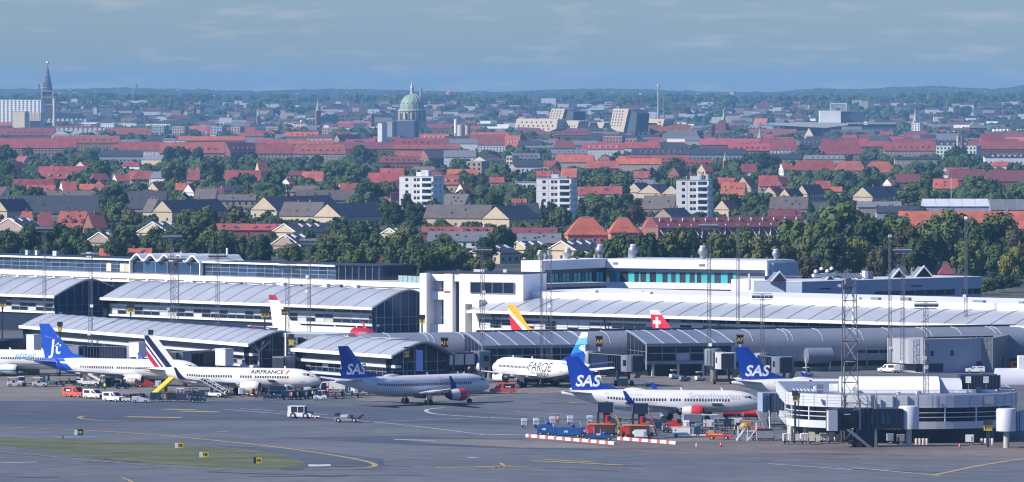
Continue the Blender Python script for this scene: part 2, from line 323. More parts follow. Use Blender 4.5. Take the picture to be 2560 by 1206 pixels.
for j, y in enumerate(ys):
    row = []
    for i in range(nx):
        px = -360 + 3280.0 * i / (nx - 1); x = (px - 1280) / F * y; hh = terr(px, y)
        n1 = NZ.noise(V((x / 420, y / 900, 0))); n2 = NZ.noise(V((x / 60, y / 140, 3))); n3 = NZ.noise(V((x / 17, y / 40, 7)))
        k = 0.0 if y < 10700 else .35 if y < 14000 else .9
        row.append((x, y, hh + (n1 * 8 + n2 * 7 + n3 * 4.5) * k - (2 if y < 10700 else 0)))
    rows.append(row)
b.v = [p for r in rows for p in r]; b.f = [(j * nx + i, j * nx + i + 1, (j + 1) * nx + i + 1, (j + 1) * nx + i) for j in range(len(ys) - 1) for i in range(nx - 1)]; b.m = [0] * len(b.f)
struct(b.build('hills', WOOD))
hm = bpy.data.materials.new('haze'); hm.use_nodes = True; hn = hm.node_tree; hn.nodes.clear()
ho = hn.nodes.new('ShaderNodeOutputMaterial'); pv = hn.nodes.new('ShaderNodeVolumePrincipled'); pv.inputs['Color'].default_value = HAZE_COL; pv.inputs['Density'].default_value = HAZE_DEN; pv.inputs['Anisotropy'].default_value = 0.0
hn.links.new(pv.outputs[0], ho.inputs['Volume'])
hz = MB().box(-3600, 3600, -300, 24300, -1.5, 128).build('haze', hm); hz['kind'] = 'stuff'
# ------------------------------------------------------------------ airport buildings
def lx(T, px, y):
    "local x along a building's front (at local depth y) that is seen at photo column px"
    a = T.rotation_euler.z; ox, oy = T.location.x - sin(a) * y, T.location.y + cos(a) * y; k = (px - 1280) / F
    return (k * oy - ox) / (cos(a) - k * sin(a))
def wpt(T, x, y, z):
    a = T.rotation_euler.z; return V((T.location.x + cos(a) * x - sin(a) * y, T.location.y + sin(a) * x + cos(a) * y, T.location.z + z))
def arc_pts(d0, z0, d1, z1, n=10):
    "rising curve from the eave (d0,z0) to the crown (d1,z1), flat at the crown"
    return [(d0 + (d1 - d0) * sin(pi / 2 * i / n) * 0.35 + (d1 - d0) * i / n * 0.65, z0 + (z1 - z0) * sin(pi / 2 * i / n)) for i in range(n + 1)]
def seam_mesh(name, prof, wdt, m, lift=0.05):
    b = MB(); n = len(prof); up = [(y, z + lift) for y, z in prof]
    b.add([(-wdt / 2, y, z - .05) for y, z in up] + [(wdt / 2, y, z - .05) for y, z in up] + [(0, y, z + .09) for y, z in up], [(i, i + 1, 2 * n + i + 1, 2 * n + i) for i in range(n - 1)] + [(n + i, 2 * n + i, 2 * n + i + 1, n + i + 1) for i in range(n - 1)])
    return b.mesh(name, m)
def barrel(T, x0, x1, d, he, hr, pitch, roofm, seamm, y0=0.0, half=False, fascia=None, sw=.15, thick=.3):
    pr = arc_pts(y0, he, y0 + d, hr)
    if not half: pr = pr + [(2 * (y0 + d) - y, z) for y, z in pr[-2::-1]]
    poly = pr + [(y, z - thick) for y, z in pr[::-1]]
    MB().extr(poly, 'x', x0, x1).build('roof', roofm, T, smooth=True)
    sm = seam_mesh('roof_seam', pr, sw, seamm); n = max(1, int((x1 - x0) / pitch))
    for i in range(n + 1): link('roof_seam', sm, T, None, (x0 + .2 + (x1 - x0 - .4) * i / n, 0, 0))
    if fascia: bx('eave_fascia', fascia, T, x0 - .05, x1 + .05, y0 - .3, y0 + .02, he - .55, he + .12)
    return pr
def gable(T, x, pr, z0, m, mull=True, side=1, inset=.5):
    "glazed end wall below a barrel roof at local x"
    xx = x - side * inset; poly = [(pr[0][0] + .6, z0)] + [(y, z - .35) for y, z in pr] + [(pr[-1][0] - .2, z0)]
    MB().extr(poly, 'x', xx - .12, xx + .12).build('gable_glazing', m, T)
    ys = [pr[0][0] + 1.5 + i * 2.6 for i in range(int((pr[-1][0] - pr[0][0]) / 2.6))]
    for yy in ys:
        zt = max(z for y, z in pr if abs(y - yy) < 4.2) - .5
        for (a, za), (b_, zb) in zip(pr, pr[1:]):
            if a <= yy <= b_: zt = za + (zb - za) * (yy - a) / (b_ - a) - .4
        bx('mullion', STEEL, T, xx + side * .13 - .06, xx + side * .13 + .06, yy - .08, yy + .08, z0, zt)
    for zz in (z0 + 1.6, z0 + 3.4): bx('transom', STEEL, T, xx + side * .14 - .05, xx + side * .14 + .05, pr[0][0] + 1, (pr[-1][0] + pr[0][0]) / 2 if zz > pr[0][1] else pr[-1][0] - 1, zz - .05, zz + .05)
def glazing(T, x0, x1, y, z0, z1, pitch, rows, blinds=0.2, rail=True, seed=1, m=None, m2=None, name='window_pane', post=STEEL, pw=.07):
    "a wall of panes, each pane and each mullion a piece of its own"
    rr = random.Random(seed); n = max(1, round((x1 - x0) / pitch)); dx = (x1 - x0) / n; dz = (z1 - z0) / rows
    for i in range(n):
        for k in range(rows):
            mm = (m2 or BLIND) if rr.random() < blinds else (m or GLASS)
            bx(name, mm, T, x0 + i * dx + pw, x0 + (i + 1) * dx - pw, y, y + .12, z0 + k * dz + .06, z0 + (k + 1) * dz - .06)
    for i in range(n + 1): bx('mullion', post, T, x0 + i * dx - pw, x0 + i * dx + pw, y - .06, y + .2, z0, z1)
    if rail:
        for k in range(rows + 1): bx('transom', post, T, x0, x1, y - .05, y + .16, z0 + k * dz - .06, z0 + k * dz + .06)
# --- long concourse with barrel roof, behind the stands
a3, b3 = P(252, 745, 9), P(931, 770, 9); loc, rz, LN = frame(a3, b3)
T = thing('concourse', 'long grey barrel roofed concourse with glazed round end beside the white stair tower', 'concourse', loc, rz, 'barrel roofed concourse halls')
pr = barrel(T, 0, LN, 11.75, 9, 13.1, 6.6, ROOFM, SEAM, fascia=WHITE)
gable(T, LN, pr, 3.2, GLASSB); gable(T, 0, pr, 3.2, GLASS, side=-1)
bx('wall', NAVY, T, .6, LN - .6, 2.2, 22, 0, 4.3); bx('wall', NAVY, T, .6, LN - .6, 3.2, 22, 4.3, 9)
glazing(T, .6, LN - .6, 2.6, 7.55, 8.7, 3.3, 1, .05, seed=3)  # dark glass row, also standing for the shadow under the eave
bx('beam', LGREY, T, .4, LN - .4, 2.2, 2.9, 7.0, 7.5)
glazing(T, .6, LN - .6, 2.4, 5.0, 7.0, 3.3, 2, .35, seed=4)
bx('sill', WHITE, T, .3, LN - .3, 1.7, 2.5, 4.45, 4.95)
a4 = wpt(T, -60, 0, 0); b4 = wpt(T, lx(T, 137, 0), 0, 0)
CONC3 = T
loc, rz, LN = frame(a4, b4)
T = thing('concourse', 'grey barrel roofed concourse cut by the frame edge, above gate number 22', 'concourse', loc, rz, 'barrel roofed concourse halls')
pr = barrel(T, 0, LN, 11.75, 9, 13.1, 6.6, ROOFM, SEAM, fascia=WHITE); gable(T, LN, pr, 3.2, GLASSB)
bx('wall', NAVY, T, .6, LN - .6, 2.2, 22, 0, 4.3); bx('wall', NAVY, T, .6, LN - .6, 3.2, 22, 4.3, 9)
glazing(T, .6, LN - .6, 2.6, 7.55, 8.7, 3.3, 1, .05, seed=5); bx('beam', LGREY, T, .4, LN - .4, 2.2, 2.9, 7.0, 7.5); glazing(T, .6, LN - .6, 2.4, 5.0, 7.0, 3.3, 2, .45, seed=6); bx('sill', WHITE, T, .3, LN - .3, 1.7, 2.5, 4.45, 4.95)  # top row of dark panes doubles as eave shadow
# --- deck, parapet and glass storey above the concourse
T3 = CONC3; A0 = wpt(T3, -90, 20, 0); loc, rz, _ = frame(A0, wpt(T3, 100, 20, 0))
T = thing('terminal_deck', 'long white parapet and deck running above the grey barrel roofs', 'terminal', loc, rz)
xe = lx(T, 1066, 0)
bx('parapet', WHITE, T, -40, xe, -.4, 0, 13.25, 14.45); bx('deck', CONC, T, -40, xe, 0, 60, 12.6, 13.5); bx('wall', NAVY, T, -40, xe, .6, 1.2, 10, 12.6); bx('lower_band', WHITE, T, -40, xe, -.5, .3, 12.3, 12.62)
for i in range(26): bx('parapet_post', WHITE, T, -30 + i * 7.6, -29.2 + i * 7.6, -.45, .5, 12.6, 13.25)
glazing(T, -40, xe, .5, 10.2, 12.3, 3.8, 1, .25, seed=8)
bx('wall', NAVY, T, -40, xe, 1.0, 60, 0, 12.6)
GL = wpt(T, 0, 25, 0); loc2, rz2, _ = frame(GL, wpt(T, 50, 25, 0))
T = thing('glass_storey', 'long dark glass roof storey with thin white roof edge and a wavy white section', 'terminal', loc2, rz2)
x0, xw0, xw1, x2, x3 = -45, lx(T, 333, 0), lx(T, 508, 0), lx(T, 840, 0), lx(T, 935, 3)
for k, (xa, xb) in enumerate(((x0, xw0), (xw1, x2))):
    bx('roof_edge', WHITE, T, xa, xb, -.5, 1.0, 16.75, 17.15); bx('roof', DGREY, T, xa, xb, 1.0, 18, 16.7, 17.1); bx('wall', NAVY, T, xa, xb, .5, 18, 13.5, 16.75)
    glazing(T, xa, xb, .2, 13.6, 16.7, 3.4, 3, .0, seed=9 + k, m=GLASSB)
for px in (271, 305, 318): bx('facade_blind', mat('cream_blind', (0.50, 0.48, 0.36), .7, rnd=.1), T, lx(T, px, 0) - 1.0, lx(T, px, 0) + 1.0, .1, .18, 13.8, 15.9)  # plain cream blinds on the glass front
b = MB(); n = 60; prf = []
for i in range(n + 1):
    x = xw0 + (xw1 - xw0) * i / n; prf.append((x, 16.95 + (1.05 - 1.05 * cos(2 * pi * 5 * i / n)) * .75))
b.extr([(x, z + .2) for x, z in prf] + [(x, z - .2) for x, z in prf[::-1]], 'y', -1.4, -.9); b.build('wavy_roof_edge', WHITE, T, smooth=True)
b = MB(); b.extr([(x, z + .15) for x, z in prf] + [(x, z - .15) for x, z in prf[::-1]], 'y', -.9, 14); b.build('wavy_roof', LGREY, T, smooth=True)
bx('wall', NAVY, T, xw0, xw1, .4, 14, 13.5, 16.9); glazing(T, xw0, xw1, -.2, 13.6, 16.7, 4.4, 1, .0, seed=12, m=GLASSB, pw=.09)
for xx in (xw0, xw1): bx('corner_post', WHITE, T, xx - .15, xx + .15, -1.2, -.6, 13.5, 16.9)
MB().prism([(x2, 0), (x3, 6), (x3 - 2, 18), (x2, 18)], 13.5, 17.0).build('dark_glass_end', GLASS, T); MB().prism([(x2, -.4), (x3 + .3, 5.6), (x3 - 2, 18), (x2, 18)], 17.02, 17.3).build('end_roof', DGREY, T)
for i in range(7): f = (i + .5) / 7; bx('mullion', STEEL, T, x2 + (x3 - x2) * f - .05, x2 + (x3 - x2) * f + .05, 6 * f - .2, 6 * f, 13.5, 17)
for px, py, ww in ((66, 628, 1.0), (90, 628, .9), (136, 626, 1.6), (222, 630, 2.0)):
    bx('roof_unit', LGREY, T, lx(T, px, 8) - ww / 2, lx(T, px, 8) + ww / 2, 8, 9.2, 17.1, 18.4)
tv = thing('glass_balustrade', 'long greenish glass balustrade on the deck before the white stair tower', 'railing', *frame(P(945, 706, 14), P(1062, 711, 14))[:2])
ln = frame(P(945, 706, 14), P(1062, 711, 14))[2]
for i in range(10): bx('glass_panel', mat('green_glass', (0.25, 0.38, 0.40), .15), tv, ln * i / 10 + .05, ln * (i + 1) / 10 - .05, 6, 6.06, 13.6, 15.6); bx('post', DGREY, tv, ln * i / 10 - .05, ln * i / 10 + .05, 5.95, 6.1, 13.5, 15.7)
# --- white tower beside the concourse
D0 = 1535.0; loc, rz, LN = frame(PD(1062, D0 + 4), PD(1310, D0 - 8)); top = hgt(684, D0)
T = thing('stair_tower', 'white stair tower with two deep square window openings and a tall dark glass slot', 'tower', loc, rz)
X = lambda px: lx(T, px, 0)
def zz(py): return hgt(py, D0)
bx('wall', WHITE, T, X(1062), X(1079), -2.6, 8, 3, top); bx('wall', WHITE, T, X(1079), X(1112), 1.6, 8, 3, top - .3); bx('wall', WHITE, T, X(1112), X(1134), -.6, 8, 3, top - .1)
bx('lintel', WHITE, T, X(1079), X(1112), -.5, 1.6, zz(703), top - .2); bx('landing', WHITE, T, X(1079), X(1112), -.5, 1.6, zz(750), zz(730)); bx('base_wall', WHITE, T, X(1079), X(1112), -.5, 1.6, 3, zz(812))
for y1, y0 in ((704, 730), (750, 812)):
    bx('window_pane', GLASSB, T, X(1098), X(1111), 1.4, 1.6, zz(y0), zz(y1)); bx('inner_wall', LGREY, T, X(1079) + .02, X(1098), 1.3, 1.6, zz(y0), zz(y1))
bx('railing', STEEL, T, X(1079), X(1112), -.3, -.2, zz(722), zz(721)); bx('railing', STEEL, T, X(1100), X(1112), -.3, -.2, zz(796), zz(795))
bx('slot_glass', GLASSB, T, X(1135), X(1148), 1.2, 1.4, 3.2, zz(704)); bx('slot_wall', WHITE, T, X(1134), X(1150), 1.4, 8, 3, top)
bx('slot_head', WHITE, T, X(1134), X(1150), -.2, 1.4, zz(704), top)
bx('wall', WHITE, T, X(1150), X(1310), -.4, 12, zz(760), top); bx('wall', WHITE, T, X(1150), X(1165), -.4, 12, 2, zz(760))
glazing(T, X(1179), X(1288), -.6, zz(732), zz(705), 3.0, 1, 0, seed=20, m=GLASS)
bx('roof_coping', DGREY, T, X(1062), X(1310), -.5, 12, top + .01, top + .3); bx('red_sign', RED, T, X(1114), X(1127), -.7, -.62, zz(732), zz(728))
bx('roof_unit', LGREY, T, X(1243), X(1252), 3, 4, top + .3, top + 1.0); bx('roof_unit', LGREY, T, X(1165), X(1192), 4, 6, top + .3, top + .9)
# --- right terminal: curved roof hall
aR, bR = P(1175, 777, 9), P(2400, 812, 9); loc, rz, LN = frame(aR, bR); LR = 190
T = thing('terminal_hall', 'long terminal hall with white curved roof edge and grey seamed roof', 'terminal', loc, rz)
pr = barrel(T, -.8, LR, 11.5, 9, 12.0, 6.2, ROOFM, SEAM, half=True, fascia=WHITE)
bx('parapet', WHITE, T, -1.0, LR, 11.0, 11.6, 11.5, 13.5); bx('deck', WHITE, T, 2, LR, 11.6, 48, 12.5, 13.3)
bx('end_wall', WHITE, T, -1.2, .8, 2.2, 30, 0, 11.5)
bx('wall', DGREY, T, .8, LR, 3.2, 30, 0, 9)
glazing(T, .8, 150, 2.7, 7.5, 8.75, 3.4, 1, .04, seed=31); bx('beam', LGREY, T, .6, 150, 2.2, 2.9, 7.0, 7.5)
glazing(T, .8, 150, 2.5, 5.0, 7.0, 3.4, 3, .22, seed=32, m2=LGREY); bx('sill', WHITE, T, .4, LR, 1.9, 2.6, 4.4, 4.95)
for i in range(9): MB().tube((6 + i * 17, 2.2, 4.5), (6 + i * 17, 1.2, 8.8), .16, .16, 8).build('raking_column', DGREY, T)
TH = T
# dark arched gable at the far end of the curved roof
T = thing('arched_canopy', 'dark arched opening and white pipe roof at the frame edge behind the pier', 'canopy', P(2590, 842, 3).xy.to_3d(), .2)
MB().extr([(-5 + 8 * cos(a), 8.2 + 2.9 * sin(a)) for a in [pi * i / 16 for i in range(17)]], 'y', -3, 6).build('dark_arch', NAVY, T, smooth=True); MB().tube((-10, -6, 8.4), (9, -8, 8.4), 1.0, 1.0, 14).build('white_pipe_roof', WHITE, T, smooth=True)
# --- office block with turquoise windows on the terminal
cF = PD(1355, 1599); cB = PD(1521, 1626); loc, rz, _ = frame(cB, PD(1920, 1606)); hm_ = 18.6
T = thing('office_block', 'white terminal office block with a strip of turquoise and dark windows and silver roof cowls', 'office', loc, rz)
LO = lx(T, 1922, 0); fl = T.rotation_euler.z; cf = M4.Rotation(-fl, 3, 'Z') @ (V((cF.x, cF.y, 0)) - V(T.location)); yb = cf.y
bx('fascia', WHITE, T, 0, LO, -1.0, 16, 16.6 - .1, hm_); bx('wall', MGREY, T, 0, LO, .6, 16, 12.5, 16.6); bx('soffit_band', BGREY, T, 0, LO, -.05, .6, 15.65, 16.5)
bx('sill_wall', WHITE, T, 0, LO, -1.2, .6, 11.5, 13.0)
rr = random.Random(5); x = 3.0
wins = [(1541, 1549), (1571, 1586), (1597, 1601), (1615, 1624), (1640, 1656), (1669, 1678), (1689, 1699), (1714, 1724), (1737, 1742), (1753, 1769), (1778, 1786), (1802, 1819), (1832, 1841)]
for p0_, p1_ in wins: bx('turquoise_window', TEAL, T, lx(T, p0_, .4), lx(T, p1_, .4), .42, .58, 13.0, 15.6)
for k in range(len(wins) - 1):
    xa, xb = lx(T, wins[k][1], .4), lx(T, wins[k + 1][0], .4)
    if xb - xa > .5: bx('dark_window', mat('plum_glass', (0.05, 0.045, 0.06), .2, rnd=.3), T, xa + .1, xb - .1, .46, .58, 13.0, 15.6)
bx('corner_pier', WHITE, T, LO - .6, LO, -.9, .6, 12.5, 16.6); bx('vent', MGREY, T, lx(T, 1533, -1), lx(T, 1545, -1), -1.06, -1.0, 17.4, 17.95); bx('vent', MGREY, T, lx(T, 1748, -1), lx(T, 1763, -1), -1.06, -1.0, 17.2, 17.8)
# the wing that comes forward, its inner side in shade
wl = -yb; MB().prism([(cf.x, cf.y), (0.0, .55), (-9, .55), (cf.x - 6.2, cf.y + 1)], 16.6, 18.9).build('wing_fascia', WHITE, T)
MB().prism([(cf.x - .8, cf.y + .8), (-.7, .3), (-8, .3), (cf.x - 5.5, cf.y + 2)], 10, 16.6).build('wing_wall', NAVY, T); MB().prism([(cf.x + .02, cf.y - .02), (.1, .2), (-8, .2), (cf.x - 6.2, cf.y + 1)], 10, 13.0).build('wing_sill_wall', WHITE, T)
MB().prism([(cf.x, cf.y - .05), (cf.x + .1, cf.y + 1.4), (cf.x - 6, cf.y + 2.4), (cf.x - 6.25, cf.y + .9)], 9, 18.95).build('wing_front', WHITE, T)
dv = V((-.7 - cf.x + .8, .3 - cf.y - .8)); nl = dv.length; an = math.atan2(dv.y, dv.x)
for i in range(15):
    f = .12 + .86 * i / 15; c = V((cf.x - .8, cf.y + .8)) + dv * f
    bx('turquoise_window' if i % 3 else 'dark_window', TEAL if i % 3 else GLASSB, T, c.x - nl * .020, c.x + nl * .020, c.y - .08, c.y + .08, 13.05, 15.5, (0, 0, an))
bx('shade_grey_side_wall', BGREY, T, LO, LO + 1.0, .5, 15.6, 13.0, 18.2); bx('roof_coping', LGREY, T, .2, LO - .2, -.8, 15.5, hm_ + .01, hm_ + .25)  # side face in blue grey, its shade put into the colour
bx('white_annex', WHITE, T, lx(T, 1845, -8), lx(T, 2006, -8), -12, -4, 11, hgt(705, 1575)); bx('annex_window', GLASSB, T, lx(T, 1912, -12), lx(T, 1934, -12), -12.1, -12.0, 13.4, 15.4); bx('drain_pipe', LGREY, T, lx(T, 1873, -12) - .2, lx(T, 1873, -12) + .2, -12.2, -12.0, 12, 15.9)
for i in range(5): bx('panel_joint', LGREY, T, lx(T, 1936, -12), lx(T, 2006, -12), -12.05, -12.0, 13.2 + i * .55, 13.26 + i * .55)
OB = T
cow = None
for i, (px, sc, lab) in enumerate(((1350, .75, 'small silver roof cowl at the front corner of the white wing'), (1419, 1.0, 'silver roof cowl above the shaded wing before the cream house'), (1500, 1.1, 'tall silver roof cowl where wing and office block meet'), (1583, 1.15, 'big silver roof cowl with a small pipe beside it'), (1757, 1.1, 'silver roof cowl alone in the middle of the long office roof'), (1940, .9, 'white topped silver roof cowl at the shaded end of the office block'))):
    wp = wpt(T, lx(T, px, 8 if i > 1 else -12), 8 if i > 1 else -12, hm_ + .2)
    if cow is None:
        cow = thing('roof_cowl', lab, 'vent cowl', wp, 0, 'silver cowls on the office roof')
        MB().lathe([(.75, 0), (.75, .9), (.8, .95)], n=14).build('stem', STEEL, cow, smooth=True); MB().lathe([(.8, .95), (1.2, 1.5), (1.28, 2.0), (1.15, 2.5), (.75, 3.0)], n=14).build('bulb', STEEL, cow, smooth=True); MB().lathe([(.75, 3.0), (.8, 3.3), (.7, 3.45), (0, 3.5)], n=14).build('cap', LGREY, cow, smooth=True); cow.scale = (sc * .88,) * 3
    else: dup(cow, wp, 0, lab, 'silver cowls on the office roof', (sc * .88,) * 3)
for px, hh in ((1363, 1.6), (1371, 2.4), (1443, 1.0), (1487, 1.0), (1574, 2.0)):
    yy = 8 if px > 1450 else -10; bx('roof_pipe', STEEL, OB, lx(OB, px, yy) - .3, lx(OB, px, yy) + .3, yy - .3, yy + .3, hm_, hm_ + hh)
# --- blue grey office with small white gables on the roof
a, b_ = P(2005, 706, 15.5), P(2455, 693, 15.5); loc, rz, LN = frame(a, b_)
T = thing('blue_grey_office', 'blue grey flat office wing in shade with window bands and white A shaped roof lights', 'office', loc, rz)
bx('wall', BGREY, T, 0, LN, 0, 16, 6, 15.5); bx('coping', LGREY, T, -.1, LN + .1, -.15, 16, 15.5, 15.65)
glazing(T, 1, 22, -.12, 11.0, 12.3, 3.2, 1, .0, seed=40, m=GLASS, rail=False); glazing(T, 25, LN - 10, -.12, 11.4, 12.8, 3.4, 1, .0, seed=41, m=GLASS, rail=False); glazing(T, LN - 7, LN - .5, -.12, 11.4, 12.8, 3.2, 1, .0, seed=42, m=GLASS, rail=False)
glazing(T, 6, 50, -.1, 13.6, 14.0, 4, 1, .3, seed=43, m=BGREY, m2=GLASS, rail=False)
OF = T
for i, (px, sz, lab) in enumerate(((1949, 1.0, 'white A shaped roof light beside the shaded end of the office block'), (2076, .6, 'small white A shaped roof light by the white roof pipe'), (2152, .6, 'small white A shaped roof light half behind the roof panels'), (2248, .95, 'white A shaped roof light seen through the tall mast'), (2310, 1.15, 'largest white A shaped roof light with a grey ridge behind it'))):
    wp = wpt(OF, lx(OF, px, 6), 6, 15.6)
    g = thing('roof_light', lab, 'roof light', wp, rz - .5, 'white A shaped roof lights')
    s = 2.2 * sz
    MB().extr([(-s, 0), (0, s * 1.15), (s, 0), (s - .35, 0), (0, s * 1.15 - .5), (-s + .35, 0)], 'y', -.2, .25).build('gable_frame', WHITE, g)
    MB().extr([(-s + .3, 0), (0, s * 1.15 - .4), (s - .3, 0)], 'y', .25, 4.5).build('roof', MGREY, g); MB().quad((-s + .3, .1, 0), (s - .3, .1, 0), (0, .1, s * 1.15 - .45)).build('window_pane', GLASS, g)
g = thing('rooftop_plant', 'white roof pipe with solar panels and cabinets on the blue grey office', 'roof plant', wpt(OF, 9, 5, 15.6), rz)
MB().tube((0, 0, 1.2), (8, 0, 1.3), .45, .45, 10).build('pipe', LGREY, g, smooth=True)
for k in range(6): MB().box(8.5 + k * 1.4, 9.7 + k * 1.4, -1, 1, 0, .08).build('solar_panel', MGREY, g).location = (0, 0, .9); g.children[-1].rotation_euler = (.6, 0, 0)
bx('cabinet', WHITE, g, 17.6, 18.8, -.5, .5, 0, 2.0); bx('cabinet', MGREY, g, 19.0, 20.5, -.5, .5, 0, 1.8)
for k in range(4): MB().lathe([(.45, -.3), (.5, 0), (.35, .3), (0, .45)], (1.0 + k * 2.0 - (k == 3) * .5, 0, 2.2 + (k % 2) * .6), 8).build('antenna_dome', WHITE, g, smooth=True)
# --- nearer pier: two low barrel roofs
def low_pier(p0, p1, label, gl, gr, seed, he=8):
    a, b_ = P(*p0, he), P(*p1, he); loc, rz, LN = frame(a, b_)
    T = thing('pier_hall', label, 'pier', loc, rz, 'low barrel roofed pier halls')
    pr = barrel(T, 0, LN, 7.4, he, he + 2.65, 5.6, ROOFM, SEAM, fascia=WHITE)
    if gr: gable(T, LN, pr, 3.2, GLASS, side=1, inset=3.0)
    gable(T, 0, pr, 3.2, GLASSB, side=-1, inset=1.2)
    bx('wall', NAVY, T, 1.5, LN - 4, 2.6, 13, 0, he - .3); bx('dark_frieze', mat('frieze_glass', (0.07, 0.085, 0.11), .25, var=.3), T, 1.0, LN - 2, 1.4, 2.6, he - 2.0, he - .5)
    bx('beam', LGREY, T, .8, LN - 1, 1.2, 2.6, he - 2.55, he - 2.0); glazing(T, 1.2, LN - 3, 2.3, he - 4.4, he - 2.6, 2.6, 2, .18, seed=seed); bx('sill', LGREY, T, .8, LN - 1, 1.4, 2.7, he - 4.9, he - 4.45)
    return T
T = low_pier((50, 815), (623, 861), 'long low grey barrel roof of the pier behind the blue tailed airliner', 1, 1, 50)
MB().tube((LT := lx(T, 647, 3), 3, 0), (LT, 3, 6.5), .25, .2, 8).build('tree_column', LGREY, T)
for k in range(7): MB().tube((LT, 3, 6.2), (LT + cos(k * .9) * 2.6, 3 + sin(k * .9) * 2.6, 8.6), .09, .07, 5).build('column_branch', LGREY, T)
T = low_pier((730, 872), (981, 890), 'short low grey barrel roof of the pier behind the taxiing airliner', 1, 1, 52)
bx('blue_banner', mat('blue_banner', (0.01, 0.035, 0.15), .5), T, lx(T, 1040, 4), lx(T, 1057, 4), 4, 4.1, 5.0, 9.2)
T = thing('link_canopy', 'flat grey link roof with white end post between the two low barrel roofs', 'canopy', *frame(PD(662, 1352), PD(935, 1335))[:2]); LN = frame(PD(662, 1352), PD(935, 1335))[2]
bx('roof', LGREY, T, 0, LN * .5, 2, 12, 9.9, 10.2); bx('roof', LGREY, T, LN * .5, LN, 2, 12, 9.1, 9.4); bx('fascia', MGREY, T, 0, LN * .5, 1.9, 2, 9.4, 10.15); bx('wall', LGREY, T, lx(T, 702, 0), lx(T, 770, 0), 2.2, 2.4, hgt(842, 1350), 10.2); bx('end_post', WHITE, T, lx(T, 700, 0), lx(T, 703, 0), 1.6, 1.9, 2, 10.2)
glazing(T, lx(T, 704, 0), lx(T, 728, 0), 2.0, 4.4, 9.4, 1.9, 6, .1, seed=60, m=GLASSB)
# --- pier A: long clad body and two gatehouses
PA0, PA1 = PD(940, 1375), PD(2700, 1422); loc, rz, LP = frame(PA0, PA1)
T = thing('main_pier', 'long blue grey clad pier with rounded roof edge running behind the parked airliners', 'pier', loc, rz)
wallp = [(0, 2.2), (0, 5.3), (.35, 6.5), (1.3, 7.6), (3.0, 8.4), (5.5, 8.85), (9, 9.0)]
prof = wallp + [(18 - y, z) for y, z in wallp[-2::-1]]
MB().extr(prof, 'x', 0, LP).build('cladding', MGREY, T, smooth=True)
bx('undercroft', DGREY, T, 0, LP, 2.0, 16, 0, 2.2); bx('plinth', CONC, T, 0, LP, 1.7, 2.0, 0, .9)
for i in range(32): bx('pier_column', MGREY, T, 3 + i * 4.7, 3.4 + i * 4.7, .4, .8, 0, 2.2)
sm = seam_mesh('roof_seam', wallp[2:], .12, SEAMW)
for i in range(19): link('roof_seam', sm, T, None, (4 + i * 8.1, 0, 0)); link('roof_seam', sm, T, None, (5.2 + i * 8.1, 0, -.0)) if i % 2 else None
smj = MB().box(-.03, .03, -.02, .02, 2.3, 5.2).mesh('panel_joint', DGREY)
for i in range(38): link('panel_joint', smj, T, None, (2 + i * 4.05, 0, 0))
for (p0_, p1_) in ((2139, 2164), (2167, 2196), (2199, 2222), (2225, 2255)): bx('strip_window', GLASS, T, lx(T, p0_, 0), lx(T, p1_, 0), -.05, .05, 3.75, 4.45)
bx('air_duct', DGREY, T, lx(T, 1200, 6), LP, 8.0, 9.0, 8.9, 9.35)
MB().tube((lx(T, 2013, -1), -1.6, 3.4), (lx(T, 2075, -1), -1.6, 3.4), 1.75, 1.75, 18).build('round_duct', MGREY, T, smooth=True)
for px in (2011, 2070): bx('duct_leg', LGREY, T, lx(T, px, -1) - .12, lx(T, px, -1) + .12, -2.4, -2.1, 0, 3.2)
PA = T
def gatehouse(T, px0, px1, lab, seed):
    x0, x1 = lx(T, px0, -15), lx(T, px1, -15); G = thing('gatehouse', lab, 'gatehouse', wpt(T, x0, -15, 0), T.rotation_euler.z, 'barrel roofed gatehouses on the pier'); n = x1 - x0
    pr = barrel(G, 0, n, 14.6, 6.9, 9.3, 3.9, ROOFD, SEAMW, half=True, fascia=MGREY, sw=.14)
    gable(G, 0, pr, 1.8, GLASS, side=-1, inset=.6); MB().tube((0, -.15, 1.4), (0, -.3, 6.8), .1, .1, 6).build('corner_post', LGREY, G)
    bx('wall', NAVY, G, .8, n - .4, 1.2, 14, 2.6, 6.8); glazing(G, .8, n - .4, .9, 4.9, 6.7, 3.0, 1, .04, seed=seed); glazing(G, .8, n - .4, .9, 3.2, 4.8, 3.0, 1, .08, seed=seed + 1)
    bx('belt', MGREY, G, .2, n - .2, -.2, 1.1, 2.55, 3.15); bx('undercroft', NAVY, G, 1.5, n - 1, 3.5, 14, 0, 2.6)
    for k in range(4): bx('pier_column', CONC, G, 1.5 + k * (n - 3) / 3, 2.0 + k * (n - 3) / 3, .4, .9, 0, 2.6)
    return G
gatehouse(PA, 1205, 1472, 'dark barrel roofed gatehouse behind the white airliner with dark blue belly', 70); gatehouse(PA, 1615, 1836, 'dark barrel roofed gatehouse standing before the red tail with white cross', 74)
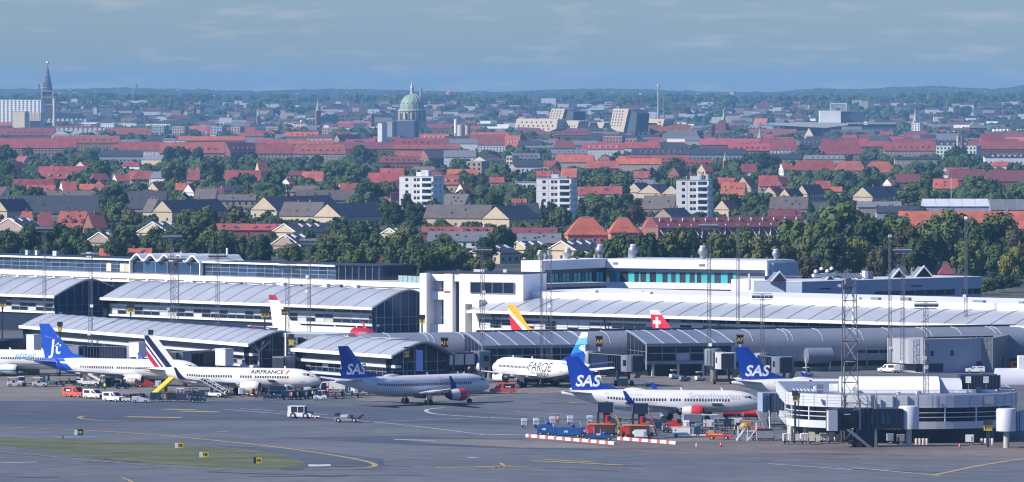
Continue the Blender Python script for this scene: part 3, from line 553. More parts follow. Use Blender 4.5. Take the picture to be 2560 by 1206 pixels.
# --- plain sheds at the far end of the pier
T = thing('cargo_shed', 'plain pale grey shed with two small windows and dark garage opening', 'shed', *frame(PD(2312, 1392), PD(2482, 1400))[:2]); LN = frame(PD(2312, 1392), PD(2482, 1400))[2]
SHEDW = mat('shed_cladding', (.34, .36, .39), .6, var=.08, scale=.3, streak=True); bx('wall', SHEDW, T, 0, LN, 0, 12, 0, hgt(849, 1392)); MB().prism([(0, 0), (-2.2, 3.2), (-2.2, 12), (0, 12)], 2.0, hgt(849, 1392) - .02).build('angled_wall', SHEDW, T)
hT = hgt(847, 1392)
for f0, f1 in ((0, .48), (.5, .66), (.68, .75), (.77, .82), (.84, 1.0)): bx('roof_edge', DGREY, T, f0 * LN, f1 * LN, -.15, .5, hT, hT + .35)
for px in (2330, 2380): bx('window_pane', GLASS, T, lx(T, px, 0) - .35, lx(T, px, 0) + .35, -.08, 0, hgt(891, 1392), hgt(878, 1392))
bx('garage_opening', NAVY, T, lx(T, 2322, 0), lx(T, 2358, 0), -.06, 0, .3, hgt(910, 1392)); bx('garage_opening', NAVY, T, -1.9, -.2, .6, .8, .3, hgt(910, 1392)); bx('door', DGREY, T, lx(T, 2441, 0), lx(T, 2462, 0), -.06, 0, 0, hgt(907, 1392))
T = thing('end_shed', 'darker grey shed wall in shade at the frame edge behind the pier end', 'shed', *frame(PD(2482, 1398), PD(2620, 1470))[:2])
bx('wall', mat('shade_cladding', (0.20, 0.21, 0.22), .6), T, 0, 30, 0, 12, 0, hgt(846, 1398)); bx('door', NAVY, T, 12, 13.5, -.06, 0, 0, 3)  # shade on this wall put into a darker cladding grey

rv = random.Random(41)
for (TT, x0, x1, yy, z) in ((CONC3, 8, 90, 12, 13.1), (TH, 20, 150, 18, 13.3)):
    for k in range(9):
        x = rv.uniform(x0, x1); w_ = rv.uniform(.6, 1.6); bx('roof_unit', LGREY if k % 2 else MGREY, TT, x - w_, x + w_, yy, yy + 1.2, z - .1, z + rv.uniform(.35, .8))
# ------------------------------------------------------------------ round pier end, jet bridges, masts, signs
C = PD(2252, 1128)
def outline(s, back=38, n=40, a=20.2, bb=16.5):
    pts = []
    for i in range(n + 1):
        t = pi + pi * i / n; ct, st = cos(t), sin(t); e = .94
        pts.append((math.copysign(abs(ct) ** e, ct) * (a + s), math.copysign(abs(st) ** e, st) * (bb + s)))
    return pts + [(a + s, back), (-a - s, back)]
T = thing('round_pier_end', 'round ended grey pier building on pale columns with barred window band, beside the lattice mast', 'pier', (C.x, C.y, 0), 0)
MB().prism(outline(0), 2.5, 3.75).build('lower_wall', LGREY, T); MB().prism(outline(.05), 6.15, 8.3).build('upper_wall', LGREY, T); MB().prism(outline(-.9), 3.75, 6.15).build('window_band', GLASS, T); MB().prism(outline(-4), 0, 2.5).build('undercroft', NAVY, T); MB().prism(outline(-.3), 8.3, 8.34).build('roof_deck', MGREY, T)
op = outline(-.1); sk = []
for i in range(0, 41, 2):
    x, y = op[i]; ang = math.atan2(op[min(i + 1, 40)][1] - op[max(i - 1, 0)][1], op[min(i + 1, 40)][0] - op[max(i - 1, 0)][0])
    if i % 4 == 0: bx('mullion', LGREY, T, x - .12, x + .12, y - .1, y + .1, 3.75, 6.15, (0, 0, ang))
for zz_ in (4.5, 5.3):
    b = MB(); po, pi_ = outline(-.05)[:41], outline(-.2)[:41]; n = 41
    b.add([(p[0], p[1], zz_ - .07) for p in po] + [(p[0], p[1], zz_ + .07) for p in po] + [(p[0], p[1], zz_ + .07) for p in pi_], [(i, i + 1, n + i + 1, n + i) for i in range(n - 1)] + [(n + i, n + i + 1, 2 * n + i + 1, 2 * n + i) for i in range(n - 1)]); b.build('window_bar', LGREY, T)
for zz_ in (6.8, 7.3, 7.8):
    b = MB(); po, pi_ = outline(.09)[:41], outline(.0)[:41]; n = 41
    b.add([(p[0], p[1], zz_ - .012) for p in po] + [(p[0], p[1], zz_ + .012) for p in po], [(i, i + 1, n + i + 1, n + i) for i in range(n - 1)]); b.build('panel_joint', MGREY, T)
for px in (1978, 2015, 2190, 2400, 2470): MB().tube((X_ := (px - 1280) / F * (C.y - 8) - C.x, -9.5 if 2100 < px < 2400 else -6, 0), (X_, -9.5 if 2100 < px < 2400 else -6, 2.5), .42, .42, 12).build('round_column', mat('cream_column', (.62, .58, .5), .8), T, smooth=True)
def xl(px, y=0): return (px - 1280) / F * (C.y + y) - C.x
def tunnel_roof(name, m, x0, x1, y, r, z0, n=16, flat=1.0):
    pts = [(y + r * cos(pi * i / n), z0 + r * flat * sin(pi * i / n)) for i in range(n + 1)]; return MB().extr([(y + r, z0 - .1)] + pts + [(y - r, z0 - .1)], 'x', x0, x1).build(name, m, T, smooth=True)
yb_ = -3
tunnel_roof('barrel_roof', WHITE, xl(2100, yb_), xl(2345, yb_), yb_, 5.2, 8.3, flat=.52); tunnel_roof('barrel_roof_extension', LGREY, xl(2345, yb_), xl(2402, yb_), yb_ + .8, 4.6, 8.3, flat=.52)  # grey extension: weaker light on the barrel put into its colour
bx('louvre_house', NAVY, T, xl(2400, yb_), xl(2496, yb_), yb_ - 1, yb_ + 6, 8.3, 11.2)
for k in range(12): bx('louvre', DGREY, T, xl(2402, 4) + k * .55, xl(2402, 4) + k * .55 + .3, yb_ - 1.15, yb_ - 1, 9.0, 11.3)
tunnel_roof('duct_roof', LGREY, xl(2490, 8), xl(2700, 8), 10, 3.0, 9.2, flat=.9)
b = MB(); b.prism([(xl(1968, 2), -3), (xl(2045, 0), -8), (xl(2055, 6), 4), (xl(2015, 8), 6)], 8.3, 8.5).build('skylight', GLASSB, T)
for k in range(7): bx('skylight_bar', WHITE, T, xl(1985 + k * 9, 0) - .06, xl(1985 + k * 9, 0) + .06, -5, 4, 8.5, 8.57)
bx('roof_upstand', WHITE, T, xl(2390, -4), xl(2490, -4), -7, -6.4, 8.3, 8.9)
for px in (2421, 2465): bx('floodlight', LAMP, T, xl(px, -6) - .45, xl(px, -6) + .45, -6.2, -5.6, 10.0, 11.1); bx('floodlight_post', STEEL, T, xl(px, -6) - .06, xl(px, -6) + .06, -6, -5.9, 8.3, 10.0)
bx('wall_sign_plate', MGREY, T, xl(2460, -12), xl(2484, -12), -13.2, -12.9, 6.7, 8.0)
bx('white_shed', WHITE, T, xl(2590, 9) - 3, xl(2590, 9) + 5, 9, 13, 11, 14)
for px, s_ in ((2052, .35), (2246, .4), (2297, .55)): MB().lathe([(s_, -s_), (s_, s_ * .4), (0, s_ * .8)], (xl(px, -13), -12.6, 7.4 if px < 2200 else 8.6), 8).build('wall_lamp', LAMP, T)

for i in range(0, 41):
    if i % 2: x, y = outline(.10)[i]; bx('panel_joint', MGREY, T, x - .02, x + .02, y - .02, y + .02, 6.2, 8.3)
rq = random.Random(9)
for k in range(16): x, y = rq.uniform(-15, 17), rq.uniform(-9, 22); w_ = rq.uniform(.3, .9); bx('roof_unit', (LGREY, MGREY, WHITE, DGREY)[k % 4], T, x - w_, x + w_, y - w_, y + w_, 8.34, 8.34 + rq.uniform(.5, 1.5))
po = outline(-.25)[:41]
for i in range(40):
    (xa, ya), (xb, yb2) = po[i], po[i + 1]; MB().tube((xa, ya, 9.1), (xb, yb2, 9.1), .035, .035, 4).build('guard_rail', STEEL, T)
    if i % 2: MB().tube((xa, ya, 8.3), (xa, ya, 9.1), .035, .035, 4).build('guard_post', STEEL, T)
for px in (2168, 2190, 2231, 2268, 2330): bx('rain_pipe', MGREY, T, xl(px, -15) - .09, xl(px, -15) + .09, -16.9, -16.5, 6.2, 8.2)
def bridge(lab, rot, cab, z=3.6, hh=2.7, colr=NAVY, cabm=MGREY, rotm=MGREY, support=True, wdt=2.9, stair=True, lit=0, name='jet_bridge', ribs=14):
    "rot / cab: photo (x, depth) of the fixed rotunda and of the cab"
    a, b_ = PD(*rot), PD(*cab); loc, rz, LN = frame(a, b_)
    T = thing(name, lab, 'jet bridge', loc, rz, 'jet bridges')
    bx('outer_tunnel', colr, T, 1.4, LN * .58, -wdt / 2, wdt / 2, z, z + hh); bx('inner_tunnel', colr, T, LN * .55, LN - .6, -wdt / 2 + .25, wdt / 2 - .25, z + .2, z + hh - .25)
    for k in range(ribs):
        f = 1.6 + (LN - 3) * k / ribs; bx('tunnel_rib', DGREY if colr is not GLASSB else STEEL, T, f, f + .12, -wdt / 2 - .06, wdt / 2 + .06, z - .05, z + hh + .05)
    bx('roof_rail', MGREY, T, 1.4, LN - .6, -wdt / 2 - .05, -wdt / 2 + .15, z + hh, z + hh + .15)
    MB().lathe([(1.75, 0), (1.75, hh + .3), (1.6, hh + .5), (0, hh + .6)], (0, 0, z - .1), 18).build('rotunda', rotm, T, smooth=True); MB().tube((0, 0, 0), (0, 0, z), .5, .5, 10).build('rotunda_column', CONC, T)
    MB().prism([(LN - .8, -2), (LN + 1.6, -2), (LN + 2.4, -1), (LN + 2.4, 1), (LN + 1.6, 2), (LN - .8, 2)], z - .2, z + hh + .2).build('cab', cabm, T); bx('cab_window', GLASS, T, LN + .2, LN + 1.4, -2.06, -2.0, z + 1.0, z + 2.2); bx('cab_hood', DGREY, T, LN + 2.3, LN + 2.9, -1.3, 1.3, z - .1, z + hh)
    for k in range(lit): bx('window_pane', BLIND, T, 2.2 + k * 2.5, 4.3 + k * 2.5, -wdt / 2 - .1, -wdt / 2 - .05, z + .4, z + hh - .3)
    if support:
        sx = LN * .8
        for s in (-1, 1): bx('support_leg', DGREY, T, sx - .3, sx + .3, s * 1.3 - .2, s * 1.3 + .2, .8, z)
        bx('drive_bogie', DGREY, T, sx - 1.2, sx + 1.2, -1.6, 1.6, .5, 1.1)
        wm = MB().tube((0, -.25, 0), (0, .25, 0), .55, .55, 14).mesh('wheel', TYRE)
        for s in (-1, 1): link('wheel', wm, T, None, (sx, s * 1.75, .55))
    if stair: MB().extr([(LN - .5, z), (LN + .2, z), (LN - 3.6, 0), (LN - 4.3, 0)], 'y', 2.0, 2.9).build('service_stair', STEEL, T)
    return T
bridge('dark jet bridge with white end wall at the frame edge beyond the parked airliner', (92, 1392), (-40, 1386), 3.9, 3.6)
bridge('dark ribbed jet bridge behind the blue tail, ending at a white wall', (336, 1362), (200, 1368), 3.4, 3.3)
bridge('dark ribbed jet bridge beyond the nose of the blue tailed airliner', (552, 1352), (455, 1344), 3.2, 3.3)
bridge('dark navy jet bridge behind the cockpit of the red and white lettered airliner', (832, 1340), (712, 1322), 3.4, 2.9)
bridge('glass sided jet bridge with two big pale panes beside the round red sign', (1078, 1345), (1196, 1350), 3.4, 2.9, lit=3)
bridge('dark jet bridge with a sloping red marked stair behind the blue tail fin', (1478, 1345), (1578, 1330), 3.3, 3.0)
bridge('grey jet bridge with square white cab in front of the gatehouse', (1782, 1352), (1813, 1338), 3.5, 3.0, colr=MGREY, cabm=LGREY, ribs=3)
bridge('dark blue jet bridge at the pier wall behind the blue tail with white letters', (1905, 1335), (1955, 1322), 3.4, 2.9, ribs=5)
for nm, px0, px1, py0, py1, D, lab in (('wall_panel', 62, 92, 838, 884, 1388, 'tall white wall block beside the dark bridge at the frame edge'), ('wall_panel', 318, 355, 857, 893, 1358, 'white wall block in front of the long barrel roof beside the striped tail'), ('wall_panel', 533, 572, 873, 914, 1345, 'white wall block below the end of the long low barrel roof')):
    g = thing(nm, lab, 'wall block', PD((px0 + px1) / 2, D), -.75, 'white wall blocks along the pier'); hw = (px1 - px0) / 2 / F * D / 1.1
    bx('panel', WHITE, g, -hw, hw, -.2, 2.2, hgt(py1, D), hgt(py0, D)); bx('leg', MGREY, g, -hw, -hw + .5, .2, 1.5, 0, hgt(py1, D)); bx('leg', MGREY, g, hw - .5, hw, .2, 1.5, 0, hgt(py1, D)); bx('coping', LGREY, g, -hw - .1, hw + .1, -.3, 2.3, hgt(py0, D), hgt(py0, D) + .12)
# the two big bridges on the near side of the round pier
bridge('big dark jet bridge with open lit cab in front of the round pier building', (2272, 1103), (2110, 1101), 3.1, 3.4, cabm=DGREY, rotm=LGREY, wdt=3.4, ribs=10)
T = THINGS[-1]; 
LN = (PD(2110, 1101) - PD(2272, 1103)).length
bx('cab_opening', BLACK, T, LN - 1.2, LN + 1.0, 2.02, 2.08, 3.3, 6.0); bx('cab_side_panel', LGREY, T, LN + 1.7, LN + 3.3, 1.2, 2.5, 2.9, 6.3); bx('lamp_strip', LAMP, T, LN - .6, LN + .4, 2.1, 2.14, 5.6, 5.75)
for k in range(4): bx('window_pane', GLASSB, T, 3.6 + k * 1.0, 4.2 + k * 1.0, 1.75, 1.8, 4.0, 5.6)
MB().prism([(LN - 5.6, 1.2), (LN - 2.2, 1.2), (LN - 2.2, -1.6), (LN - 5.6, -1.6)], 0.0, 6.6).build('lift_tower', NAVY, T); bx('lift_mast', STEEL, T, LN - 5.4, LN - 5.0, 1.25, 1.6, 0, 8.2); bx('lift_mast', STEEL, T, LN - 2.6, LN - 2.2, 1.25, 1.6, 3, 8.2)
bridge('jet bridge with pale round rotunda at the lower frame edge', (2516, 1098), (2640, 1102), 3.0, 3.3, colr=BGREY, rotm=LGREY, wdt=3.2, ribs=6)
bridge('dark jet bridge reaching the nose of the big parked airliner, with grey stair', (1985, 1150), (1928, 1160), 3.3, 3.1, cabm=BGREY, ribs=5)
# grey stair by the nose
g = thing('service_stair', 'grey steel stair leaning down from the bridge beside the airliner nose', 'stair', PD(1945, 1128), 0)
for k in range(16): bx('step', STEEL, g, -1.5, 1.5, -.2 - k * .3, .1 - k * .3, 3.9 - k * .25, 3.96 - k * .25)
for s in (-1.55, 1.55): MB().tube((s, 0, 4.9), (s, -4.7, 1.0), .07, .07, 6).build('handrail', LGREY, g); MB().tube((s, 0, 3.8), (s, -4.7, 0), .09, .09, 6).build('stringer', LGREY, g)
# --- lattice masts
def mast_meshes(hh, w0, w1, n, lr=.058):
    legs = []; c = [(-1, -1), (1, -1), (0, 1)]
    lm = [MB().tube((sx * w0 / 2, sy * w0 / 2, 0), (sx * w1 / 2, sy * w1 / 2, hh), lr, lr * .72, 5).mesh('leg', MAST) for sx, sy in c]
    b = MB()
    for k in range(n):
        za, zb = hh * k / n, hh * (k + 1) / n; wa = w0 + (w1 - w0) * k / n; wb = w0 + (w1 - w0) * (k + 1) / n
        for i in range(3):
            p, q = c[i], c[(i + 1) % 3]
            if k % 2: p, q = q, p
            b.tube((p[0] * wa / 2, p[1] * wa / 2, za), (q[0] * wb / 2, q[1] * wb / 2, zb), lr * .6, lr * .6, 3, cap=False)
            b.tube((p[0] * wb / 2, p[1] * wb / 2, zb), (q[0] * wb / 2, q[1] * wb / 2, zb), lr * .5, lr * .5, 3, cap=False)
    return lm, b.mesh('lattice', MAST)
LAMPM = MB().box(-.35, .35, -.15, .15, -.3, .3).mesh('floodlight', LAMP); LAMPD = MB().box(-.4, .4, -.2, .2, -.25, .25).mesh('floodlight', MGREY)
def mast(px, D, ytop, lab, w0=1.3, head=True, low=(), solid=True):
    hh = hgt(ytop, D); T = thing('lattice_mast', lab, 'light mast', PD(px, D), random.uniform(-.3, .3), 'lattice light masts on the apron')
    lm, br = mast_meshes(hh, w0, w0 * .75, int(hh / (w0 * 1.05)), .058 if w0 < 2 else .12)
    for m in lm: link('leg', m, T)
    link('lattice', br, T, 'stuff')
    if head:
        MB().box(-1.9, 1.9, -.9, -.8, hh - 1.1, hh - 1.0).box(-1.9, 1.9, -.9, -.8, hh + .1, hh + .2).box(-1.9, -1.8, -.9, .9, hh - 1.1, hh - 1).box(1.8, 1.9, -.9, .9, hh - 1.1, hh - 1).box(-1.9, 1.9, .8, .9, hh - 1.1, hh - 1).box(-1.9, 1.9, .8, .9, hh + .1, hh + .2).build('head_frame', MAST, T)
        for k in range(5): link('floodlight', LAMPD, T, None, (-1.7 + k * .85, -1.0, hh - .4), (.6, 0, 0))
    for (ly, dx) in low: link('floodlight', LAMPM, T, None, (dx, -w0 * .7, hgt(ly, D)))
    return T
mast(112, 1500, 568, 'tall lattice mast in front of the barrel roof cut by the frame edge', .9)
mast(228, 1420, 632, 'lattice mast standing in the gap between the two concourse roofs', 1.0, low=((765, .3), (835, -.3)))
mast(430, 1408, 588, 'tall lattice mast behind the striped tail, one of a close pair', .9, low=((773, -.8),))
mast(444, 1400, 643, 'wider lattice mast of the close pair, with a square floodlight head', 1.1, low=((824, -.4), (824, .5), (852, 0)))
mast(544, 1500, 636, 'lattice mast with cage head between wavy roof and white aerial', 1.0)
mast(720, 1385, 662, 'lattice mast with cage head beside gate sign over the white tail', 1.1)
mast(774, 1480, 598, 'tall thin lattice mast in front of the long barrel roof', .8, low=((728, -.6), (692, -.4)))
mast(1206, 1360, 622, 'lattice mast in front of the white tower window', 1.1, low=((730, .3),))
mast(1375, 1340, 617, 'lattice mast with round dish above the white airliner', 1.4, head=False, low=((765, .1),))
mast(1354, 1365, 632, 'slim lattice mast at the corner of the shaded wing', .7, head=False)
mast(1774, 1345, 560, 'tall lattice mast in front of the gatehouse roof end', .9, low=((862, .3),))
mast(1846, 1420, 548, 'tall lattice mast rising before the dark trees', .8, head=False)
mast(1906, 1300, 737, 'shorter lattice mast with floodlight platform behind the big airliner nose', .9)
mast(2224, 1400, 590, 'very tall lattice mast with a white lamp at the top', .7, head=False, low=((590, 0), (870, .2)))
mast(2258, 1392, 622, 'tall lattice mast with crown shaped lamp platform', 1.0, low=((905, -.3),))
mast(2415, 1440, 540, 'tall slim lattice mast with white lamp above the red roof', .8, head=False, low=((545, 0), (740, -.3)))
mast(2314, 1118, 757, 'lattice mast with wide lamp crossbar standing before the round pier end', 1.0, low=((895, -.3), (918, 0)))
T = mast(2118, 1112, 700, 'big lattice tower with white aerial tube in front of the round pier end', 3.2, head=False)
MB().tube((1.1, 0, 20.5), (1.1, 0, hgt(716, 1112)), .22, .22, 8).build('aerial_tube', WHITE, T); bx('top_platform', MGREY, T, -1.4, 1.0, -1, 1, hgt(718, 1112), hgt(711, 1112)); bx('lamp_cluster', MGREY, T, -.4, .6, -.5, .5, hgt(711, 1112), hgt(696, 1112))
T = thing('white_aerial', 'white roof aerial on a raking pole stay beside the wavy roof', 'aerial', PD(568, 1672), .3)
MB().tube((0, 0, 16.5), (0, 0, 18.6), .1, .1, 6).build('pole', STEEL, T); MB().tube((0, 0, 18.6), (0, 0, 20.4), .3, .3, 8).build('aerial_tube', WHITE, T); MB().tube((0, 0, 18.4), (2, 0, 16.6), .08, .08, 5).build('stay', WHITE, T); MB().tube((0, 0, 18.0), (1.4, 0, 16.6), .08, .08, 5).build('stay', WHITE, T)
T = thing('thin_aerial', 'thin white whip aerial standing above the wavy roof section', 'aerial', PD(453, 1680), 0); MB().tube((0, 0, 16.6), (0, 0, 18), .06, .06, 6).build('pole', STEEL, T); MB().tube((0, 0, 18), (0, 0, 19.4), .12, .12, 6).build('whip', WHITE, T)
# --- gate number signs
def sign(px, D, py, body, lab, w_=1.9, h_=1.9, dark=False, post=True, fs=1.0):
    z = hgt(py, D); T = thing('gate_sign', lab, 'gate sign', PD(px, D), 0, 'gate number signs')
    bx('panel', BLACK if dark else YEL, T, -w_ / 2, w_ / 2, -.15, .15, z - h_ / 2, z + h_ / 2); bx('hood', DGREY, T, -w_ / 2 - .1, w_ / 2 + .1, -.3, .2, z + h_ / 2, z + h_ / 2 + (.9 if not dark else .25))
    vs, fs_ = text(body, fs, 0, .02); b = MB(); b.add([(x, -.17, z + y) for x, y in vs], fs_); b.build('number', YEL if dark else INK, T)
    if post: bx('post', DGREY if not dark else LGREY, T, -.18, .18, -.1, .1, 0, z - h_ / 2)
    return T
sign(6, 1560, 762, '22', 'yellow gate number sign cut by the frame edge', 1.7, 1.0, fs=1.0); sign(327, 1560, 775, 'A21', 'yellow gate number sign under the long barrel roof', 1.6, 1.1, fs=.75); sign(662, 1520, 788, 'A20', 'yellow gate number sign beside the white tail with dark red tip', 1.9, 1.0, fs=.85)
sign(714, 1500, 782, 'A18', 'dark gate sign with yellow number just past the white tail', 1.9, 1.1, True, fs=.9); sign(728, 1346, 855, '', 'small yellow sign on the white framed link wall', 1.0, 1.4, fs=.7); sign(1055, 1500, 803, 'A', 'yellow gate sign against the white tower edge', 1.3, 1.1, fs=.8)
sign(150, 1385, 822, '', 'yellow sign with dark hood on the roof edge behind the blue tail', 1.0, 1.1, fs=.7); sign(377, 1355, 839, '', 'small yellow sign with dark hood just above the striped tail', .9, .6, fs=.5)
sign(1017, 1290, 886, 'A12', 'bright yellow gate number sign at the glass gable of the short barrel roof', 1.0, 1.2, fs=.65); sign(1111, 1352, 858, 'A11', 'black gate sign with yellow number above the round red lamp', 1.5, 1.8, True, fs=1.05); sign(1498, 1345, 855, 'A9', 'black gate sign with yellow number between the two gatehouses', 1.4, 2.0, True, fs=1.15); sign(1850, 1345, 850, 'A7', 'black gate sign with yellow number above the blue tail by the pier', 1.4, 1.7, True, fs=1.05)
sign(1988, 1120, 997, 'B8', 'square yellow sign on a frame in front of the curved grey wall', .9, 1.0, fs=.7); sign(2470, 1100, 1070, 'B10', 'yellow sign by the pale round rotunda', 1.4, .9, fs=.75)
# --- taxiway signs on the grass
def taxi(px, py, w_, body, lab, cols, rz):
    T = thing('taxiway_sign', lab, 'taxiway sign', P(px, py), rz, 'taxiway signs'); hh = .95; n = len(cols)
    for k, m in enumerate(cols): bx('face_panel', m, T, -w_ / 2 + w_ * k / n, -w_ / 2 + w_ * (k + 1) / n, -.12, .12, .35, .35 + hh)
    bx('frame', DGREY, T, -w_ / 2 - .08, w_ / 2 + .08, -.1, .14, .35 + hh, .42 + hh)
    for s in (-.35, .35): bx('leg', STEEL, T, s * w_ - .06, s * w_ + .06, -.06, .06, 0, .35)
    for k in range(3): x = w_ * (.12 if n > 1 else 0) - .3 + k * .26; bx('legend', YEL if cols[-1] is BLACK else INK, T, x, x + (.12, .2, .1)[k], -.14, -.12, .62, 1.05)
taxi(197, 1093, 1.5, 'W2', 'black and white taxiway sign at the top edge of the grass island', [WHITE, BLACK, BLACK], .1); taxi(448, 1126, 1.4, 'V3', 'pale yellow taxiway sign standing upper on the grass island', [WHITE, YEL, YEL], .1)
taxi(510, 1149, 1.5, 'V2', 'pale yellow taxiway sign with white legs low on the grass island', [WHITE, YEL, YEL], .1); taxi(644, 1164, 1.3, 'V', 'bright yellow taxiway sign with black post near the grass tip', [BLACK, YEL, YEL], .05)
# ------------------------------------------------------------------ airliners
A320 = dict(L=37.57, r=2.06, zc=3.66, top=11.76, span=17.2, fin=(29.2, 35.6, 34.5, 36.9), wing=13.0, eng=(5.75, 10.6, 1.95, 1.16, 3.6), gear=(17.9, 3.8, 5.0), tailz=5.0, stab=(31.2, 35.2))
B738 = dict(L=39.5, r=2.06, zc=3.5, top=12.5, span=17.2, fin=(29.6, 37.0, 36.0, 38.4), wing=14.2, eng=(4.9, 11.6, 1.55, 1.06, 3.6), gear=(19.6, 2.9, 4.2), tailz=4.7, stab=(33.2, 37.4))
A220 = dict(L=38.7, r=2.0, zc=3.32, top=11.5, span=17.0, fin=(31.2, 37.4, 36.0, 38.5), wing=14.0, eng=(5.6, 11.2, 1.75, 1.15, 3.7), gear=(19.6, 3.3, 4.4), tailz=4.6, stab=(33.0, 36.8))
def profile(A):
    L, r, zc, tz = A['L'], A['r'], A['zc'], A['tailz']; k = L / 37.57
    pts = [(0, zc - .55, .04), (.12, zc - .53, .28), (.5, zc - .46, .62), (1.1, zc - .33, .98), (1.9, zc - .2, 1.32), (2.9, zc - .1, 1.62), (4.2, zc - .03, 1.86), (5.8, zc, 1.97)]
    pts = [(a, z, h * r / 1.98) for a, z, h in pts]
    for t in range(1, 10): pts.append((5.8 + t * (23.4 * k - 5.8) / 9, zc, r))
    for a, f, h in ((25.4, .06, .97), (27.4, .17, .90), (29.4, .33, .78), (31.4, .51, .63), (33.4, .70, .46), (35.2, .86, .31), (36.6, .96, .20), (37.4, 1.0, .13), (37.57, 1.0, .07)):
        pts.append((a * k, zc + (tz - zc) * f, h * r))
    return pts
def surf(A, pr, s, th, off=.02):
    for (a, z0, r0), (b, z1, r1) in zip(pr, pr[1:]):
        if a <= s <= b + 1e-6:
            f = (s - a) / (b - a); z = z0 + (z1 - z0) * f; r = r0 + (r1 - r0) * f + off
            return (A['L'] / 2 - s, r * cos(th), z + r * sin(th))
    return (A['L'] / 2 - s, 0, 3)
def finsurf(A, x, z, side, off=.03):
    L = A['L']; zr, zt = A['tailz'] + .75, A['top']; v = min(1, max(0, (z - zr) / (zt - zr))); le0, te0, le1, te1 = A['fin']
    le = le0 + (le1 - le0) * v; te = te0 + (te1 - te0) * v; s = L / 2 - x; u = min(1, max(0, (s - le) / (te - le))); t = (.30 - .17 * v)
    y = t * (u / .35 if u < .35 else (1 - u) / .65); return (x, side * (y + off), z)
def airliner(label, A, loc, rz, fus, fin, winglet, nac, titles=(), side=-1, finart=None, cargo=(), doors=(3.4, 29.0), wins=(6.2, 28.6), wtype='shark', radome=False, gear=True, wing_m=None, gaps=(), eng2=None, winz=.30):
    L, r, zc = A['L'], A['r'], A['zc']; pr = profile(A); T = thing('airliner', label, 'airliner', loc, rz, 'parked and taxiing airliners'); wing_m = wing_m or LGREY
    rings = [[(L / 2 - s, rr_ * cos(2 * pi * i / 28), z + rr_ * sin(2 * pi * i / 28)) for i in range(28)] for s, z, rr_ in pr]
    MB().loft(rings).build('fuselage', fus, T, smooth=True)
    b = MB(); p = []
    for s in [A['wing'] - 1.2 + i * (9.6) / 8 for i in range(9)]:
        e = sin(pi * min(1, max(0.03, (s - A['wing'] + 1.2) / 9.6))) ** .5; p.append([(L / 2 - s, (1.0 + .95 * e) * r / 1.98 * cos(pi + pi * i / 12), zc - r * .45 + (.55 + .72 * e) * sin(pi + pi * i / 12)) for i in range(13)])
    b.loft(p, closed=False, cap=False).build('belly_fairing', fus, T, smooth=True)
    # wings
    for sg in (-1, 1):
        wl = A['wing']; sp = A['span']; zr = zc - r * .62
        secs = [(1.2, wl - .5, 7.3, zr, .8), (6.3, wl + 2.4, 4.1, zr + .42, .5), (sp * .97, wl + 8.0, 1.75, zr + 1.45, .2)]
        rg = []
        for y, le, ch, z, th in secs: rg.append([(L / 2 - le - u * ch, sg * y, z + t * th - u * .12) for u, t in ((0, 0), (.12, .5), (.4, .6), (.75, .3), (1, 0), (.75, -.15), (.4, -.4), (.12, -.35))])
        MB().loft(rg).build('wing', wing_m, T, smooth=True)
        y, le, ch, z, th = secs[-1]
        if wtype: 
            wr = []
            for k, (dy, dz, dl, c2, tk) in enumerate(((0, 0, 0, 1.75, .2), (.5, .28, .35, 1.45, .14), (.75, .9, .9, 1.15, .1), (.95, 2.4, 2.0, .55, .06))):
                wr.append([(L / 2 - le - dl - u * c2, sg * (y + dy), z + dz + t * tk) if k < 2 else (L / 2 - le - dl - u * c2, sg * (y + dy - t * tk), z + dz) for u, t in ((0, 0), (.4, .6), (1, 0), (.4, -.4))])
            MB().loft(wr).build('winglet', winglet, T, smooth=True)
        for yy, le_, zz_ in ((4.0, wl + 5.4, zr + .1), (8.2, wl + 6.4, zr + .45), (11.6, wl + 7.4, zr + .85)): MB().tube((L / 2 - le_ + 1.0, sg * yy, zz_ - .25), (L / 2 - le_ - 1.9, sg * yy, zz_ - .15), .24, .06, 6).build('flap_fairing', wing_m, T, smooth=True)
        ey, es, ez, er, el = A['eng']; E = MB()
        E.lathe([(er * .78, 0.25), (er * .93, -.02), (er * 1.02, -.35), (er * 1.05, -1.1), (er * .98, -2.3), (er * .80, -el)], (L / 2 - es, sg * ey, ez), 22, 'x'); E.build('engine_cowl', (eng2 or nac), T, smooth=True)
        MB().lathe([(er * .80, -.3), (.0, -.32)], (L / 2 - es, sg * ey, ez), 20, 'x').build('fan', DGREY, T); MB().lathe([(.02, .0), (.2, -.15), (.3, -.33)], (L / 2 - es, sg * ey, ez), 10, 'x').build('spinner', MGREY, T)
        MB().lathe([(er * .79, -el), (er * .55, -el - .02), (er * .5, -el - .7), (.1, -el - 1.3)], (L / 2 - es, sg * ey, ez), 16, 'x').build('exhaust', DGREY, T, smooth=True)
        MB().extr([(L / 2 - es - 1.0, ez + er * .9), (L / 2 - es - 5.6, zr + .45), (L / 2 - es - 5.2, zr - .1), (L / 2 - es - 3.4, ez + er * .7)], 'y', sg * ey - .16, sg * ey + .16).build('pylon', wing_m, T)
        s0, s1 = A['stab']; zt = A['tailz'] - .05
        MB().loft([[(L / 2 - le - u * ch, sg * y, z + t * .25) for u, t in ((0, 0), (.35, .5), (1, 0), (.35, -.5))] for y, le, ch, z in ((.35, s0, s1 - s0 + .3, zt), (6.2, s1 + .6, 1.35, zt + .65))]).build('tailplane', wing_m, T)
    le0, te0, le1, te1 = A['fin']; zr, zt = A['tailz'] + .55, A['top']
    MB().loft([[(L / 2 - (le + (te - le) * u), t * th, z) for u, t in ((0, 0), (.35, 1), (1, 0), (.35, -1))] for le, te, th, z in ((le0 - .3, te0, .32, zr), (le1, te1, .13, zt))]).build('tail_fin', fin, T)
